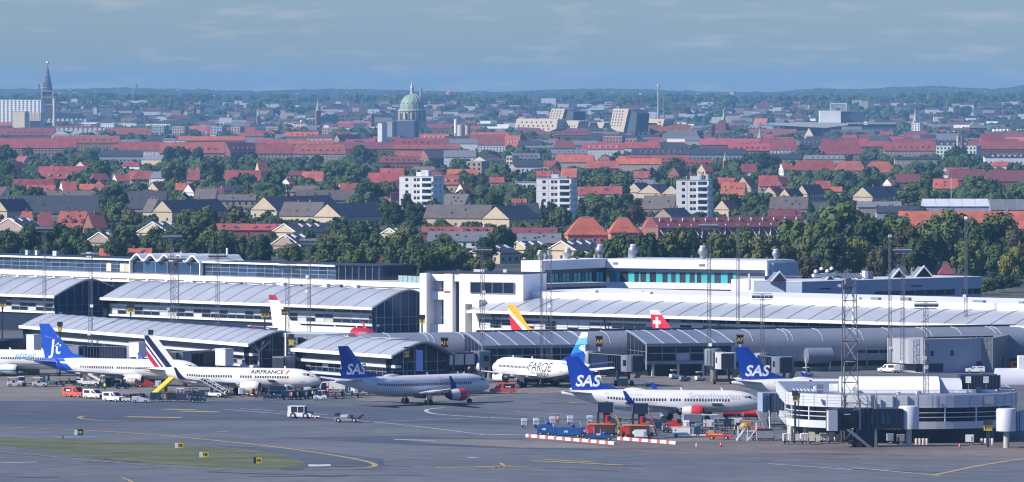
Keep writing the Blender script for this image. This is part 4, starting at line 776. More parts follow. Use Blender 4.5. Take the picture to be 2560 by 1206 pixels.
    MB().extr([(L / 2 - le0 + 3.6, zc + r * .93), (L / 2 - le0 - 1.2, zr + 1.3), (L / 2 - le0 - 1.2, zr - .4)], 'y', -.08, .08).build('fin_fillet', fin, T)
    # cabin windows, doors, cockpit glass on both flanks
    for sg in (-1, 1):
        b = MB(); s = wins[0]; a0 = winz / r
        while s < wins[1]:
            if not any(g0 < s < g1 for g0, g1 in gaps):
                q = [surf(A, pr, s + ds, a0 + dt, .015) for ds, dt in ((-.17, -.12), (.17, -.12), (.17, .12), (-.17, .12))]; b.quad(*[(x, y * sg, z) for x, y, z in q])
            s += .533
        b.build('cabin_windows', INK, T, kind='stuff')
        for ds_ in doors:
            D_ = MB(); q = [(-.42, -.42), (.42, -.42), (.42, .58), (-.42, .58)]
            for (a, c), (d, e) in zip(q, q[1:] + q[:1]):
                pts = [surf(A, pr, ds_ + a, .1 + c, .02), surf(A, pr, ds_ + d, .1 + e, .02)]; w_ = .07
                pts2 = [surf(A, pr, ds_ + a * .84, .1 + c * .88, .02), surf(A, pr, ds_ + d * .84, .1 + e * .88, .02)]; D_.quad(*[(x, y * sg, z) for x, y, z in (pts[0], pts[1], pts2[1], pts2[0])])
            D_.build('door_outline', GREYP, T)
        for (sa, sb, ta, tb) in ((1.35, 1.95, .62, .98), (2.0, 2.6, .55, .86), (2.68, 3.2, .52, .74)):
            q = [surf(A, pr, sa, ta), surf(A, pr, sb, ta - .02), surf(A, pr, sb + .15, tb - .05), surf(A, pr, sa + .2, tb + .1)]; MB().quad(*[(x, y * sg, z) for x, y, z in q]).build('cockpit_window', INK, T)
    if gear:
        ms, my, ns = A['gear']; wm = MB().tube((0, -.2, 0), (0, .2, 0), .58, .58, 14).mesh('main_wheel', TYRE); nm = MB().tube((0, -.12, 0), (0, .12, 0), .39, .39, 12).mesh('nose_wheel', TYRE)
        for sg in (-1, 1):
            MB().tube((L / 2 - ms, sg * my, .5), (L / 2 - ms + .1, sg * (my - .2), zc - r * .6), .14, .18, 8).build('main_gear_strut', LGREY, T); bx('gear_door', wing_m, T, L / 2 - ms - .7, L / 2 - ms + .7, sg * (my + .25) - .04, sg * (my + .25) + .04, 1.0, zc - r * .7)
            for d in (-.42, .42): link('main_wheel', wm, T, None, (L / 2 - ms, sg * my + d, .58))
        MB().tube((L / 2 - ns, 0, .35), (L / 2 - ns - .15, 0, zc - r * .8), .1, .12, 8).build('nose_gear_strut', LGREY, T)
        for d in (-.25, .25): link('nose_wheel', nm, T, None, (L / 2 - ns, d, .39))
    if radome:
        MB().loft([[(L / 2 - s, w_ * cos(pi * i / 10), zc + r - .12 + h * sin(pi * i / 10)) for i in range(11)] for s, w_, h in ((26.2, .05, .02), (25.6, .45, .32), (24.6, .62, .5), (23.5, .6, .48), (22.3, .4, .25), (21.4, .05, .02))], closed=False, cap=False).build('radome', fus, T, smooth=True)
    for s in (7.5, 15.0): MB().extr([(L / 2 - s, zc + r - .02), (L / 2 - s - .35, zc + r - .02), (L / 2 - s - .5, zc + r + .45), (L / 2 - s - .3, zc + r + .45)], 'y', -.03, .03).build('antenna', WHITE, T)
    for s, sz_ in cargo:
        q = [surf(A, pr, s + ds, dt, .02) for ds, dt in ((-sz_, -.75), (sz_, -.75), (sz_, -.28), (-sz_, -.28))]; MB().quad(*[(x, y * side, z) for x, y, z in q]).build('cargo_hold_opening', BLACK, T)
        q0 = surf(A, pr, s - sz_, -.26, .02); q1 = surf(A, pr, s + sz_, -.26, .02); MB().add([(q0[0], q0[1] * side, q0[2]), (q1[0], q1[1] * side, q1[2]), (q1[0], q1[1] * side + side * 1.1, q1[2] + .35), (q0[0], q0[1] * side + side * 1.1, q0[2] + .35), (q0[0], q0[1] * side, q0[2] + .08), (q1[0], q1[1] * side, q1[2] + .08), (q1[0], q1[1] * side + side * 1.1, q1[2] + .43), (q0[0], q0[1] * side + side * 1.1, q0[2] + .43)], [(0, 1, 2, 3), (4, 5, 6, 7), (0, 1, 5, 4), (2, 3, 7, 6), (0, 3, 7, 4), (1, 2, 6, 5)]).build('cargo_door', WHITE, T)
    for (body, s, th, size, m, shear, bold) in titles:
        vs, fs = text(body, size, shear, bold); b = MB(); dirn = -1 if side < 0 else 1
        q = [surf(A, pr, s + dirn * x, th + y / r, .025) for x, y in vs]; b.add([(x, y * side, z) for x, y, z in q], fs); b.build('lettering', m, T)
    if finart:
        for kind, data, m in finart:
            b = MB()
            if kind == 'text':
                body, s, z0, size, shear, bold = data; vs, fs = text(body, size, shear, bold); dirn = 1 if side < 0 else -1
                b.add([finsurf(A, L / 2 - s + dirn * x, z0 + y, side) for x, y in vs], fs)
            else: b.quad(*[finsurf(A, L / 2 - s, z, side) for s, z in data])
            b.build('fin_emblem' if kind != 'text' else 'fin_lettering', m, T)
    return T
def place(A, tail, nose, D, away):
    "tail / nose photo columns, depth of the middle -> place and heading"
    L = A['L']; k = 1 if nose > tail else -1
    for i in range(900):
        a = R(i / 10); dy = sin(a) * L / 2 * (1 if away else -1); s0 = tail; Xn = (nose - 1280) / F * (D + dy); Xt = (tail - 1280) / F * (D - dy)
        if abs(Xn - Xt) >= L * cos(a): break
    loc = ((Xn + Xt) / 2, D, 0); ang = math.atan2(dy * 2, Xn - Xt); return loc, ang
OFFW = (0.72, 0.705, 0.67); PUREW = (0.80, 0.80, 0.79); SASB = (0.004, 0.042, 0.33); SASG = (0.63, 0.625, 0.615)
sasf = bands('airliner_light_grey', SASG, []); sasfin = bands('fin_royal_blue', SASB, []); sasw = bands('winglet_royal_blue', SASB, [])
def nacmat(nm, A, base, front, frac): return bands(nm, base, [(1, 0, 0, A['L'] / 2 - A['eng'][1] - A['eng'][4] * frac, front)])
sasn = nacmat('cowl_red_white', A320, (.62, .62, .62), (0.62, .03, .05), .52)
SASART = [('text', ('SAS', 32.75, 7.15, 2.85, .22, .075), TXTW)]
FLAGS = [('▪▪ ▪▪▪', 24.6, 1.0, .6, TXTG, 0, .02)]
def sas(label, t, n, D, away, **k):
    loc, a = place(A320, t, n, D, away)
    return airliner(label, A320, loc, a, sasf, sasfin, sasw, sasn, titles=[('Scandinavian', 8.9, .52, 1.9, TXTG, 0, .015), ('▪ ▪ ▪▪▪', 23.8, .62, .9, TXTG, 0, 0)], finart=SASART, radome=True, **k)
sas('big parked light grey airliner, blue fin with white letters, standing among red loaders', 1404, 1909, 1190, False, cargo=((8.3, 1.0), (24.6, .8)), gaps=((14.7, 15.2), (16.9, 17.4)))
sas('taxiing light grey airliner with blue fin and red engine cowl, turning on open asphalt', 838, 1224, 1252, True)
sas('light grey airliner mostly hidden behind the round pier end, its blue fin showing', 1826, 2322, 1236, False)
# airliner with striped tail
afl, afa = place(A220, 358, 803, 1297, False)
dx = A220['L'] / 2; t0 = -(dx - 0)  # stripes follow the fin sweep
def sw(d0, d1): return d0, d1
q = .70; c0 = -(A220['L'] / 2 - 0)
base_s = lambda s, z: (A220['L'] / 2 - s) * 1.0 + z * .84
lead = (A220['L'] / 2 - 31.2) + 5.35 * .84
nv, rd, w_ = (0.008, 0.012, 0.07), (0.50, 0.01, 0.05), PUREW
affin = bands('fin_stripes', w_, [(1, 0, .84, lead - 5.1, rd), (1, 0, .84, lead - 4.0, w_), (1, 0, .84, lead - 3.55, nv), (1, 0, .84, lead - 3.1, w_), (1, 0, .84, lead - 2.6, nv), (1, 0, .84, lead - 1.15, w_), (1, 0, -.42, A220['L'] / 2 - 31.2 - 9.9 * .42 + 1.5, w_)])
airliner('white airliner with red and blue striped fin and dark lettering over its front windows', A220, afl, afa, bands('airliner_white', OFFW, []), affin, bands('winglet_navy', (0.008, 0.02, 0.10), []), bands('cowl_white', OFFW, []),
         titles=[('AIRFRANCE', 11.0, .66, 1.36, INK, 0, .025), ('/', 6.7, .66, 1.1, RED, .2, .12), ('F-HZUR', 25.9, .50, .6, TXTG, 0, 0)], cargo=((24.0, .8), (9.8, .8)), gaps=((13.4, 13.9), (16.6, 18.2)), wins=(6.4, 28.4), winz=.28)
jl, ja = place(B738, 86, 507, 1335, False)
jb = (0.006, 0.075, 0.46)
jfus = bands('airliner_blue_rear', OFFW, [(-1, 0, -1.15, 6.2, jb)])
jart = [('text', ('Jt', 34.5, 7.6, 4.2, .12, .05), TXTW), ('poly', [(33.9, 10.1), (36.9, 10.0), (36.6, 9.75), (35.2, 9.6), (33.6, 9.72)], ORANGE)]
airliner('white airliner with bright blue rear body and blue fin with two white letters', B738, jl, ja, jfus, bands('fin_bright_blue', jb, []), bands('winglet_bright_blue', jb, []), bands('cowl_white2', OFFW, []), titles=[('time', 6.0, .42, 1.3, TXTB, 0, 0), ('SE-RTA', 25.8, .45, .5, TXTG, 0, 0)], finart=jart, gaps=((19.2, 19.9),), wins=(5.0, 27.5), winz=.26)
el, ea = place(B738, -232, 189, 1384, False)
airliner('white airliner with pale blue lettering, cut by the frame edge beyond the blue fin', B738, el, ea, bands('airliner_white3', OFFW, [(0, 0, -1, -2.65, (.04, .2, .42)), (0, 0, -1, -2.45, OFFW)]), bands('fin_white', OFFW, []), bands('winglet_white', OFFW, []), bands('cowl_white_blue', OFFW, [(0, 0, -1, -1.5, (.05, .28, .55)), (0, 0, -1, -1.15, OFFW)]), titles=[('enter.', 10.6, .42, 2.2, TXTB, 0, .02)], wins=(4.6, 30.5), winz=.3)
# white airliner heading away with dark blue belly
fl_, fa = place(A320, 1474, 1234, 1328, True)
ff = bands('airliner_white_blue_belly', PUREW, [(-.12, 0, -1, -1.55, (.006, .04, .22))])
ffin = bands('fin_blue_bands', (.008, .06, .33), [(0.12, 0, 1, 7.7 - 1.9, (.01, .20, .55)), (.10, 0, 1, 9.3 - 1.6, (.14, .46, .72)), (.10, 0, 1, 10.6 - 1.6, PUREW)])
fart = [('poly', [(33.2, 8.9), (36.0, 9.25), (35.7, 8.75), (36.2, 7.2), (35.3, 8.0), (34.3, 8.1)], TXTW), ('poly', [(34.6, 8.95), (35.8, 9.1), (35.5, 8.85), (35.0, 8.8)], RED)]
airliner('white airliner heading away, dark blue belly, light and dark blue banded fin', A320, fl_, fa, ff, ffin, bands('winglet_white_blue', PUREW, [(0, 0, 1, 5.4, (.01, .06, .3))]), bands('cowl_white_bluebase', PUREW, [(0, 0, -1, -1.25, (.006, .04, .22))]), side=1,
         titles=[('FAROE', 21.4, .25, 2.9, INK, .05, .0), ('ISLANDS+', 21.4, -.52, 1.5, INK, 0, 0), ('Atlantic Airways', 8.6, .55, 1.0, TXTG, 0, 0)], finart=fart, wins=(5.6, 17.6), wing_m=WHITE)
nl_, na = place(B738, 664, 948, 1522, False)
airliner('white airliner with dark red nose and tail tip behind the short barrel roof', B738, nl_, na, bands('airliner_white_red_nose', OFFW, [(1, 0, 0, 11.6, (.42, .012, .03))]), bands('fin_white_red_tip', OFFW, [(0, 0, 1, 11.3, (.35, .02, .05))]), bands('winglet_red', (.40, .03, .06), []), bands('cowl_white4', OFFW, []))
il, ia = place(A320, 1264, 1556, 1474, False)
airliner('airliner behind the pier, only its red and yellow swept fin showing', A320, il, ia, bands('airliner_white5', OFFW, []), bands('fin_red_yellow', (.55, .02, .03), [(.75, 0, 1, -13.2 + 9.6, PUREW), (.75, 0, 1, -12.7 + 10.2, (.80, .38, .01))]), bands('winglet_white5', OFFW, []), bands('cowl_white5', OFFW, []))
sl, sa = place(A320, 1618, 1960, 1440, False)
cx, cz = 34.75, 9.0
sart = [('poly', [(cx - .37, cz - 1.2), (cx + .37, cz - 1.2), (cx + .37, cz + 1.2), (cx - .37, cz + 1.2)], TXTW), ('poly', [(cx - 1.15, cz - .37), (cx - .37, cz - .37), (cx - .37, cz + .37), (cx - 1.15, cz + .37)], TXTW), ('poly', [(cx + .37, cz - .37), (cx + 1.15, cz - .37), (cx + 1.15, cz + .37), (cx + .37, cz + .37)], TXTW)]
airliner('airliner behind the pier, only its red fin with white cross showing', A320, sl, sa, bands('airliner_white6', OFFW, []), bands('fin_red_white_tip', (.62, .008, .03), [(0, 0, 1, 10.75, PUREW)]), bands('winglet_red6', (.5, .01, .03), []), bands('cowl_white6', OFFW, []), finart=sart)
# ------------------------------------------------------------------ vehicles and ground equipment
WHL = {}
def wheels(T, xs, y, r=.32, w_=.22, m=TYRE):
    k = (round(r, 2), round(w_, 2))
    if k not in WHL: WHL[k] = (MB().tube((0, -w_ / 2, 0), (0, w_ / 2, 0), r, r, 12).mesh('wheel', m), MB().tube((0, -w_ / 2 - .01, 0), (0, w_ / 2 + .01, 0), r * .5, r * .5, 8).mesh('hub', LGREY))
    for x in xs:
        for s in (-1, 1): q_ = link('wheel', WHL[k][0], T, None, (x, s * y, r)); link('hub', WHL[k][1], q_)
def van(lab, px, py, rz, m, bumper=DGREY, L_=4.4, hh=1.85, beacon=True, strip=None):
    T = thing('van', lab, 'van', P(px, py), R(rz), 'vans parked on the apron'); l = L_ / 2; w_ = .9
    MB().loft([[(x, s * (w_ - i), z) for (x, z) in pr_ ] for s, i, pr_ in ((-1, 0, [(-l, .35), (l, .35), (l, .95), (l - .9, 1.08), (l - 1.75, hh), (-l + .1, hh), (-l, hh - .3)]), (1, 0, [(-l, .35), (l, .35), (l, .95), (l - .9, 1.08), (l - 1.75, hh), (-l + .1, hh), (-l, hh - .3)]))]).build('body', m, T)
    for s in (-1, 1):
        MB().extr([(l - 1.95, hh - .15), (l - 1.25, 1.12), (l - 2.0, 1.12), (l - 2.15, hh - .15)], 'y', s * w_ - .02, s * w_ + .02).build('side_window', INK, T); bx('side_window', INK, T, -l + .35, l - 2.6, s * w_ - .02, s * w_ + .02, 1.12, hh - .18)
        bx('headlight', LAMP, T, l - .04, l + .03, s * .68 - .16, s * .68 + .16, .78, .93); bx('mirror', DGREY, T, l - 1.35, l - 1.2, s * (w_ + .1) - .08, s * (w_ + .1) + .08, 1.1, 1.28)
    MB().add([(l - .93, -w_ + .12, 1.12), (l - .93, w_ - .12, 1.12), (l - 1.70, w_ - .12, hh - .1), (l - 1.70, -w_ + .12, hh - .1)], [(0, 1, 2, 3)]).build('windscreen', INK, T).location = (.04, 0, .02)
    bx('bumper', bumper, T, l - .1, l + .06, -w_ + .04, w_ - .04, .34, .72); bx('bumper', bumper, T, -l - .05, -l + .05, -w_ + .04, w_ - .04, .34, .6)
    wheels(T, (-l + .8, l - .85), w_ - .06)
    if beacon: MB().lathe([(.09, 0), (.09, .12), (0, .16)], (-.2, 0, hh), 8).build('beacon', ORANGE, T)
    if strip: bx('white_lettering', TXTW, T, *(-1.5, -.4) if strip > 0 else (-1.5, -.4), strip * (w_ + .02) - .01, strip * (w_ + .02) + .01, 1.25, 1.5)
    return T
van('salmon red van at the left end of the parked van row', 187, 993, -38, REDO, strip=-1, L_=5.0, hh=2.0); van('white van parked in the middle between the red van and another white van', 235, 997, -38, WHITEP); van('white van at the end of the row beside the luggage carts', 284, 1004, -38, WHITEP)
van('salmon red van facing the nose of the taxiing airliner', 1258, 984, 184, REDO, L_=5.2, hh=2.1, strip=1)
van('white van standing under the windows of the blue grey pier wall', 2222, 932, 150, WHITEP, L_=4.6, beacon=False)
van('white car half hidden by the roof of the round pier end', 2438, 933, 175, WHITEP, L_=4.2, hh=1.45, beacon=False)
van('orange van at the frame edge behind the white roof shed', 2550, 928, 20, ORANGE, L_=5.0, hh=2.1, beacon=False)
def tractor(lab, px, py, rz, m, canopy=None, L_=3.0):
    T = thing('baggage_tractor', lab, 'tractor', P(px, py), R(rz), 'baggage tractors on the apron'); l = L_ / 2
    MB().extr([(-l, .35), (l, .35), (l, .85), (l - .9, 1.0), (l - 1.0, .9), (-l + 1.0, .8), (-l + .9, 1.05), (-l, 1.05)], 'y', -.7, .7).build('body', m, T); bx('seat', BLACK, T, -.35, .1, -.55, .55, .8, 1.25); bx('bumper', DGREY, T, l - .02, l + .12, -.7, .7, .3, .55)
    if canopy:
        bx('roof', canopy, T, -l + .2, l - .9, -.72, .72, 1.85, 1.95)
        for x in (-l + .3, l - 1.0):
            for s in (-.65, .65): bx('roof_post', DGREY, T, x - .03, x + .03, s - .03, s + .03, .95, 1.85)
        bx('windscreen', GLASSB, T, l - 1.04, l - .98, -.6, .6, 1.05, 1.8)
    wheels(T, (-l + .55, l - .6), .66); return T
def cart(lab, px, py, rz, m, kind='open', load=0, L_=3.2):
    T = thing('baggage_cart', lab, 'cart', P(px, py), R(rz), 'baggage carts on the apron'); l = L_ / 2
    bx('deck', DGREY, T, -l, l, -.75, .75, .45, .58); bx('drawbar', DGREY, T, l, l + .9, -.05, .05, .38, .46)
    if kind == 'box': bx('box_body', m, T, -l + .05, l - .05, -.72, .72, .58, 1.75); bx('curtain', GREYP, T, l - .5, l - .15, -.74, -.72, .75, 1.5)
    elif kind == 'roof':
        bx('roof', m, T, -l, l, -.78, .78, 1.75, 1.85)
        for x in (-l + .05, 0, l - .05): bx('roof_post', m, T, x - .04, x + .04, -.7, -.62, .58, 1.75); bx('roof_post', m, T, x - .04, x + .04, .62, .7, .58, 1.75)
        bx('end_panel', m, T, -l, -l + .06, -.72, .72, .58, 1.75)
    else: bx('end_rail', m, T, -l, -l + .06, -.7, .7, .58, 1.2); bx('end_rail', m, T, l - .06, l, -.7, .7, .58, 1.1)
    wheels(T, (-l + .5, l - .5), .66, .24, .16)
    return T
BAGM = [mat('bag_black', (.02, .02, .025), .6), mat('bag_wine', (.16, .03, .05), .6), mat('bag_blue', (.03, .07, .18), .6), mat('bag_teal', (.05, .28, .32), .6), mat('bag_grey', (.2, .2, .22), .6)]
BAGN = ['black', 'wine red', 'blue', 'turquoise', 'grey']; rb = random.Random(11)
def bags(cartT, n, where):
    for i in range(n):
        k = rb.randrange(5); x = -1.3 + 2.6 * (i + .5) / n; o = wpt(cartT, x, rb.uniform(-.2, .2), .58); hh = rb.uniform(.35, .75)
        g = thing('suitcase', '%s suitcase, %s on the %s' % (BAGN[k], ['first', 'second', 'third', 'fourth', 'fifth'][i], where), 'suitcase', o, cartT.rotation_euler.z + rb.uniform(-.3, .3), 'suitcases on the carts'); bx('shell', BAGM[k], g, -.25, .25, -.35, .35, 0, hh); bx('grip', DGREY, g, -.1, .1, -.03, .03, hh, hh + .05)
tractor('white canopied tractor alone at the far end of the stand row', 36, 967, 8, WHITEP, WHITEP); cart('low empty cart behind the white post by the frame edge', 72, 966, 4, GREYP); tractor('small white tractor with pale cab next to the canopied tractor', 54, 965, 80, WHITEP, WHITEP, 2.2)
tractor('white canopied tractor pulling a loaded dark cart', 99, 968, 6, WHITEP, WHITEP); c_ = cart('dark cart piled with suitcases below the blue fuselage', 129, 967, 4, TEALD, 'open'); bags(c_, 5, 'cart below the blue fuselage')
cart('low dark cart below the tail of the blue airliner', 172, 966, 2, TEALD); cart('low dark cart beside the white boarding stair', 204, 968, 2, TEALD, L_=3.6); cart('low dark cart in the shadow of the white wing', 262, 968, 2, TEALD, L_=3.6); cart('empty grey cart behind the red van', 238, 971, 3, GREYP)
tractor('dark teal tractor with open cab near the wing engine', 306, 972, 20, TEALD, GREYP); tractor('dark tractor by the white engine cowl of the blue airliner', 283, 962, 60, DGREY, None)
def lowred(lab, px, py, rz, m=RED, L_=4.2):
    T = thing('tow_cart', lab, 'service cart', P(px, py), R(rz)); l = L_ / 2
    MB().extr([(-l, .4), (l, .4), (l, .8), (.6, .95), (.4, 1.5), (-.4, 1.55), (-.6, .9), (-l, .75)], 'y', -.6, .6).build('body', m, T); bx('seat', BLACK, T, -1.2, -.7, -.4, .4, .85, 1.1); wheels(T, (-l + .7, l - .7), .6, .36); return T
lowred('red low service cart beneath the striped tail airliner', 367, 969, 4); lowred('red service cart under the wing of the big light grey airliner', 1686, 1071, 178)
def stair_truck(lab, px, py, rz, m, L_=6.0, hh=3.1, deck=True, sc=1):
    T = thing('boarding_stair', lab, 'stair', P(px, py), R(rz), 'mobile boarding stairs')
    bx('chassis', m, T, -2.4, 2.2, -.9, .9, .5, 1.1); bx('cab', m, T, -2.6, -1.2, -.85, .85, .6, 1.7); bx('cab_window', GLASS, T, -2.65, -1.7, -.87, .87, 1.25, 1.62); wheels(T, (-1.7, 1.6), .85, .38)
    for k in range(11): bx('step', m, T, 2.3 - k * .4, 2.7 - k * .4, -.7, .7, .9 + k * .21, .96 + k * .21)
    for s in (-.75, .75):
        MB().extr([(2.8, .9), (2.8, 1.15), (-1.9, 3.65), (-2.0, 3.35)], 'y', s - .05, s + .05).build('stringer', m, T); MB().tube((2.7, s, 1.95), (-1.9, s, 4.4), .05, .05, 6).build('handrail', m, T)
        for k in range(5): MB().tube((2.5 - k * 1.1, s, 1.2 + k * .56), (2.5 - k * 1.1, s, 2.1 + k * .56), .04, .04, 5).build('rail_post', m, T)
    bx('platform', m, T, -3.0, -1.8, -.8, .8, 3.2, 3.3); bx('prop', DGREY, T, -1.9, -1.7, -.7, .7, 1.1, 3.2); return T
stair_truck('white boarding stair truck against the blue rear fuselage', 224, 966, -12, WHITEP)
def belt(lab, px, py, rz, m, L_=6.5, tilt=25, rails=None, base=None, bw=.65):
    T = thing('belt_loader', lab, 'belt loader', P(px, py), R(rz), 'belt loaders beside the airliners'); t = R(tilt)
    bx('chassis', base or m, T, -1.9, 1.9, -.8, .8, .4, .95); bx('seat', BLACK, T, -1.2, -.7, -.75, -.3, .95, 1.5); wheels(T, (-1.3, 1.3), .78, .36)
    c, s = cos(t), sin(t); x0, z0 = -L_ / 2 * c, 1.9 - L_ / 2 * s
    def q_(u, v): return (x0 + u * c - v * s, z0 + u * s + v * c)
    MB().extr([q_(0, 0), q_(L_, 0), q_(L_, .3), q_(0, .3)], 'y', -bw, bw).build('conveyor_frame', m, T); MB().extr([q_(.1, .3), q_(L_ - .1, .3), q_(L_ - .1, .36), q_(.1, .36)], 'y', -bw + .12, bw - .12).build('belt', BLACK if m is not YELP else YELP, T)
    if rails:
        for sd in (-.66, .66):
            MB().extr([q_(.2, .75), q_(L_ - .2, .75), q_(L_ - .2, .85), q_(.2, .85)], 'y', sd - .04, sd + .04).build('rail', rails, T)
            for k in range(6): MB().extr([q_(.3 + k * 1.1, .3), q_(.4 + k * 1.1, .3), q_(.4 + k * 1.1, .8), q_(.3 + k * 1.1, .8)], 'y', sd - .04, sd + .04).build('rail_post', rails, T)
    bx('lift_arm', DGREY, T, .5, .7, -.5, .5, .9, 2.2); return T
belt('bright yellow belt loader raised beneath the striped tail airliner', 408, 991, 30, YELP, 5.2, 38, bw=1.15); belt('grey belt loader reaching the open rear hold of the striped tail airliner', 536, 994, 155, GREYP, 6.5, 26, LGREY, WHITEP); belt('orange railed belt loader at the forward hold below the dark lettering', 742, 985, 155, ORANGE, 5.6, 20, ORANGE, WHITEP)
tractor('white tractor next to the grey belt loader', 518, 992, 175, WHITEP, None, 2.6)
T = thing('apron_tug', 'white wedge ended tug in front of the loaded luggage carts', 'tug', P(344, 1007), R(4)); MB().extr([(-1.1, .25), (2.2, .25), (2.2, .55), (.9, 1.0), (.2, 1.25), (-1.1, 1.15)], 'y', -.8, .8).build('body', WHITEP, T); wheels(T, (-.6, 1.5), .8, .3); bx('grille', DGREY, T, -.05, 0, -.82, -.8, .4, 1.1)
T = thing('low_trailer', 'low white trailer next to the white wedge ended tug', 'trailer', P(314, 1006), R(4)); bx('body', WHITEP, T, -.85, .85, -.7, .7, .3, .85); bx('bed', mat('rust_bed', (.25, .13, .1), .8), T, -.85, .85, -.65, .65, .85, .95); bx('drawbar', DGREY, T, .85, 1.5, -.05, .05, .35, .43); wheels(T, (-.4, .4), .7, .24)
for i, (px, py, lab, n) in enumerate(((322, 1000, 'open cart full of suitcases just behind the last white van', 4), (346, 998, 'open cart full of suitcases behind the white wedge ended tug', 4), (366, 1000, 'open dark teal cart of suitcases ahead of the yellow loader', 3))): c_ = cart(lab, px, py, 6, TEALD, 'open'); bags(c_, n, ['cart behind the last white van', 'cart behind the wedge ended tug', 'cart before the yellow loader'][i])
for px, py, lab, m in ((392, 1004, 'dark cart just below the foot of the yellow loader', TEALD), (412, 1005, 'grey cart half under the yellow loader chassis', GREYP), (432, 1005, 'dark cart between yellow loader and purple cart', DGREY), (456, 1006, 'dark purple luggage cart with grey bags on top', mat('purple_cart', (.06, .04, .12), .6))): c_ = cart(lab, px, py, 3, m, 'box' if m is not GREYP else 'open', L_=2.6)
tractor('dark teal tractor, front one of the pair before the striped tail airliner', 494, 1007, 4, TEALD, None, 3.1); tractor('dark green tractor behind its twin below the open rear hold', 487, 996, 4, TEALD, TEALD, 2.9)
def towbar(lab, a, b_): 
    p, q_ = P(*a), P(*b_); d = q_ - p; T = thing('tow_bar', lab, 'tow bar', p, math.atan2(d.y, d.x)); ln = d.length; n = 6
    for k in range(n): MB().tube((ln * k / n, 0, .45), (ln * (k + 1) / n, 0, .45), .11, .11, 8).build('bar_section', (WHITEP, REDO)[k % 2], T)
    wheels(T, (ln * .45,), .25, .2, .12)
towbar('red and white tow bar lying beside the main wheel of the striped tail airliner', (616, 990), (634, 994)); towbar('red and white tow bar by the small yellow striped trailer', (646, 990), (662, 988))
T = thing('warning_trailer', 'small grey trailer with yellow and black hood under the engine', 'trailer', P(635, 990), R(8)); MB().extr([(-.9, .5), (.9, .5), (.5, 1.5), (-.5, 1.5)], 'y', -.6, .6).build('hood', GREYP, T); MB().extr([(-.9, .52), (-.45, .52), (-.3, 1.48), (-.5, 1.48)], 'y', -.63, -.6).build('yellow_stripe', YELP, T); MB().extr([(-.4, .52), (-.05, .52), (-.1, 1.48), (-.28, 1.48)], 'y', -.63, -.6).build('black_stripe', BLACK, T); wheels(T, (-.5, .5), .55, .25)
tractor('dark teal tractor with tall cab in front of the white engine', 682, 1001, 2, TEALD, TEALD, 3.4)
def truck(lab, px, py, rz, cabm, bodym, L_=6.0, bh=2.6, bw=1.1):
    T = thing('service_truck', lab, 'truck', P(px, py), R(rz), 'service trucks on the apron'); l = L_ / 2
    MB().extr([(l - 1.7, .55), (l, .55), (l, 1.2), (l - .45, 2.15), (l - 1.7, 2.2)], 'y', -bw + .1, bw - .1).build('cab', cabm, T)
    for s in (-1, 1): MB().extr([(l - 1.4, 1.3), (l - .25, 1.3), (l - .55, 2.0), (l - 1.4, 2.0)], 'y', s * (bw - .09) - .02, s * (bw - .09) + .02).build('side_window', INK, T)
    MB().add([(l + .01, -bw + .25, 1.25), (l + .01, bw - .25, 1.25), (l - .42, bw - .25, 2.1), (l - .42, -bw + .25, 2.1)], [(0, 1, 2, 3)]).build('windscreen', INK, T)
    bx('chassis', DGREY, T, -l, l - .2, -.8, .8, .5, .75); 
    if bodym: bx('box_body', bodym, T, -l, l - 1.9, -bw, bw, .8, bh)
    wheels(T, (-l + .9, l - 1.0), bw - .15, .42); return T
truck('white cabbed truck with dark box among the luggage carts', 703, 990, 10, WHITEP, TEALD, 5.0, 2.0); truck('white catering truck beneath the tail of the taxiing airliner', 832, 982, 175, WHITEP, WHITEP, 5.2, 2.3); truck('white cabbed truck below the red engine of the big parked airliner', 1742, 1066, 10, WHITEP, GREYP, 5.2, 2.2)
for i, (px, py, m, lab) in enumerate(((716, 1000, TEALD, 'dark box cart next to the white truck cab'), (735, 999, NAVY, 'navy box cart behind the worker in the orange vest'), (757, 998, TEALD, 'dark box cart under the orange railed loader'), (777, 997, NAVY, 'navy box cart beside the lime vested worker'), (797, 995, TEALD, 'last dark box cart of the train near the cockpit'))): cart(lab, px, py, 4, m, 'box', L_=2.0)
tractor('white tractor with tall mast leading the grey carts', 800, 1001, 178, WHITEP, LGREY, 2.6)
for px, py, lab in ((826, 998, 'grey open cart behind the white tractor'), (848, 997, 'grey open cart piled with pale boxes'), (872, 995, 'grey open cart under the blue finned tail')): c_ = cart(lab, px, py, 3, GREYP, 'roof' if px == 848 else 'open', L_=2.4); bags(c_, 2, lab.replace('open cart ', 'cart '))
T = thing('pushback_tug', 'white pushback tug standing alone on open asphalt', 'tug', P(752, 1046), R(-14))
MB().extr([(-2.3, .35), (2.3, .35), (2.3, .9), (.9, 1.05), (-2.3, 1.1)], 'y', -1.1, 1.1).build('body', WHITEP, T); bx('cab', WHITEP, T, -2.25, -1.6, -1.0, 1.0, 1.1, 2.25); bx('roof', WHITEP, T, -2.3, 1.0, -1.05, 1.05, 2.2, 2.3); bx('windscreen', INK, T, -1.55, .9, -.95, .95, 1.2, 2.15)
for s in (-1, 1): bx('window_post', WHITEP, T, -.4, -.3, s * .97 - .03, s * .97 + .03, 1.1, 2.2); bx('window_post', WHITEP, T, .85, .95, s * .97 - .03, s * .97 + .03, 1.05, 2.2)
bx('engine_deck', DGREY, T, 1.0, 2.2, -.8, .8, .95, 1.25); wheels(T, (-1.2, 1.2), 1.02, .55, .35)
towbar('white tow bar hitched to the pushback tug', (780, 1047), (802, 1048))
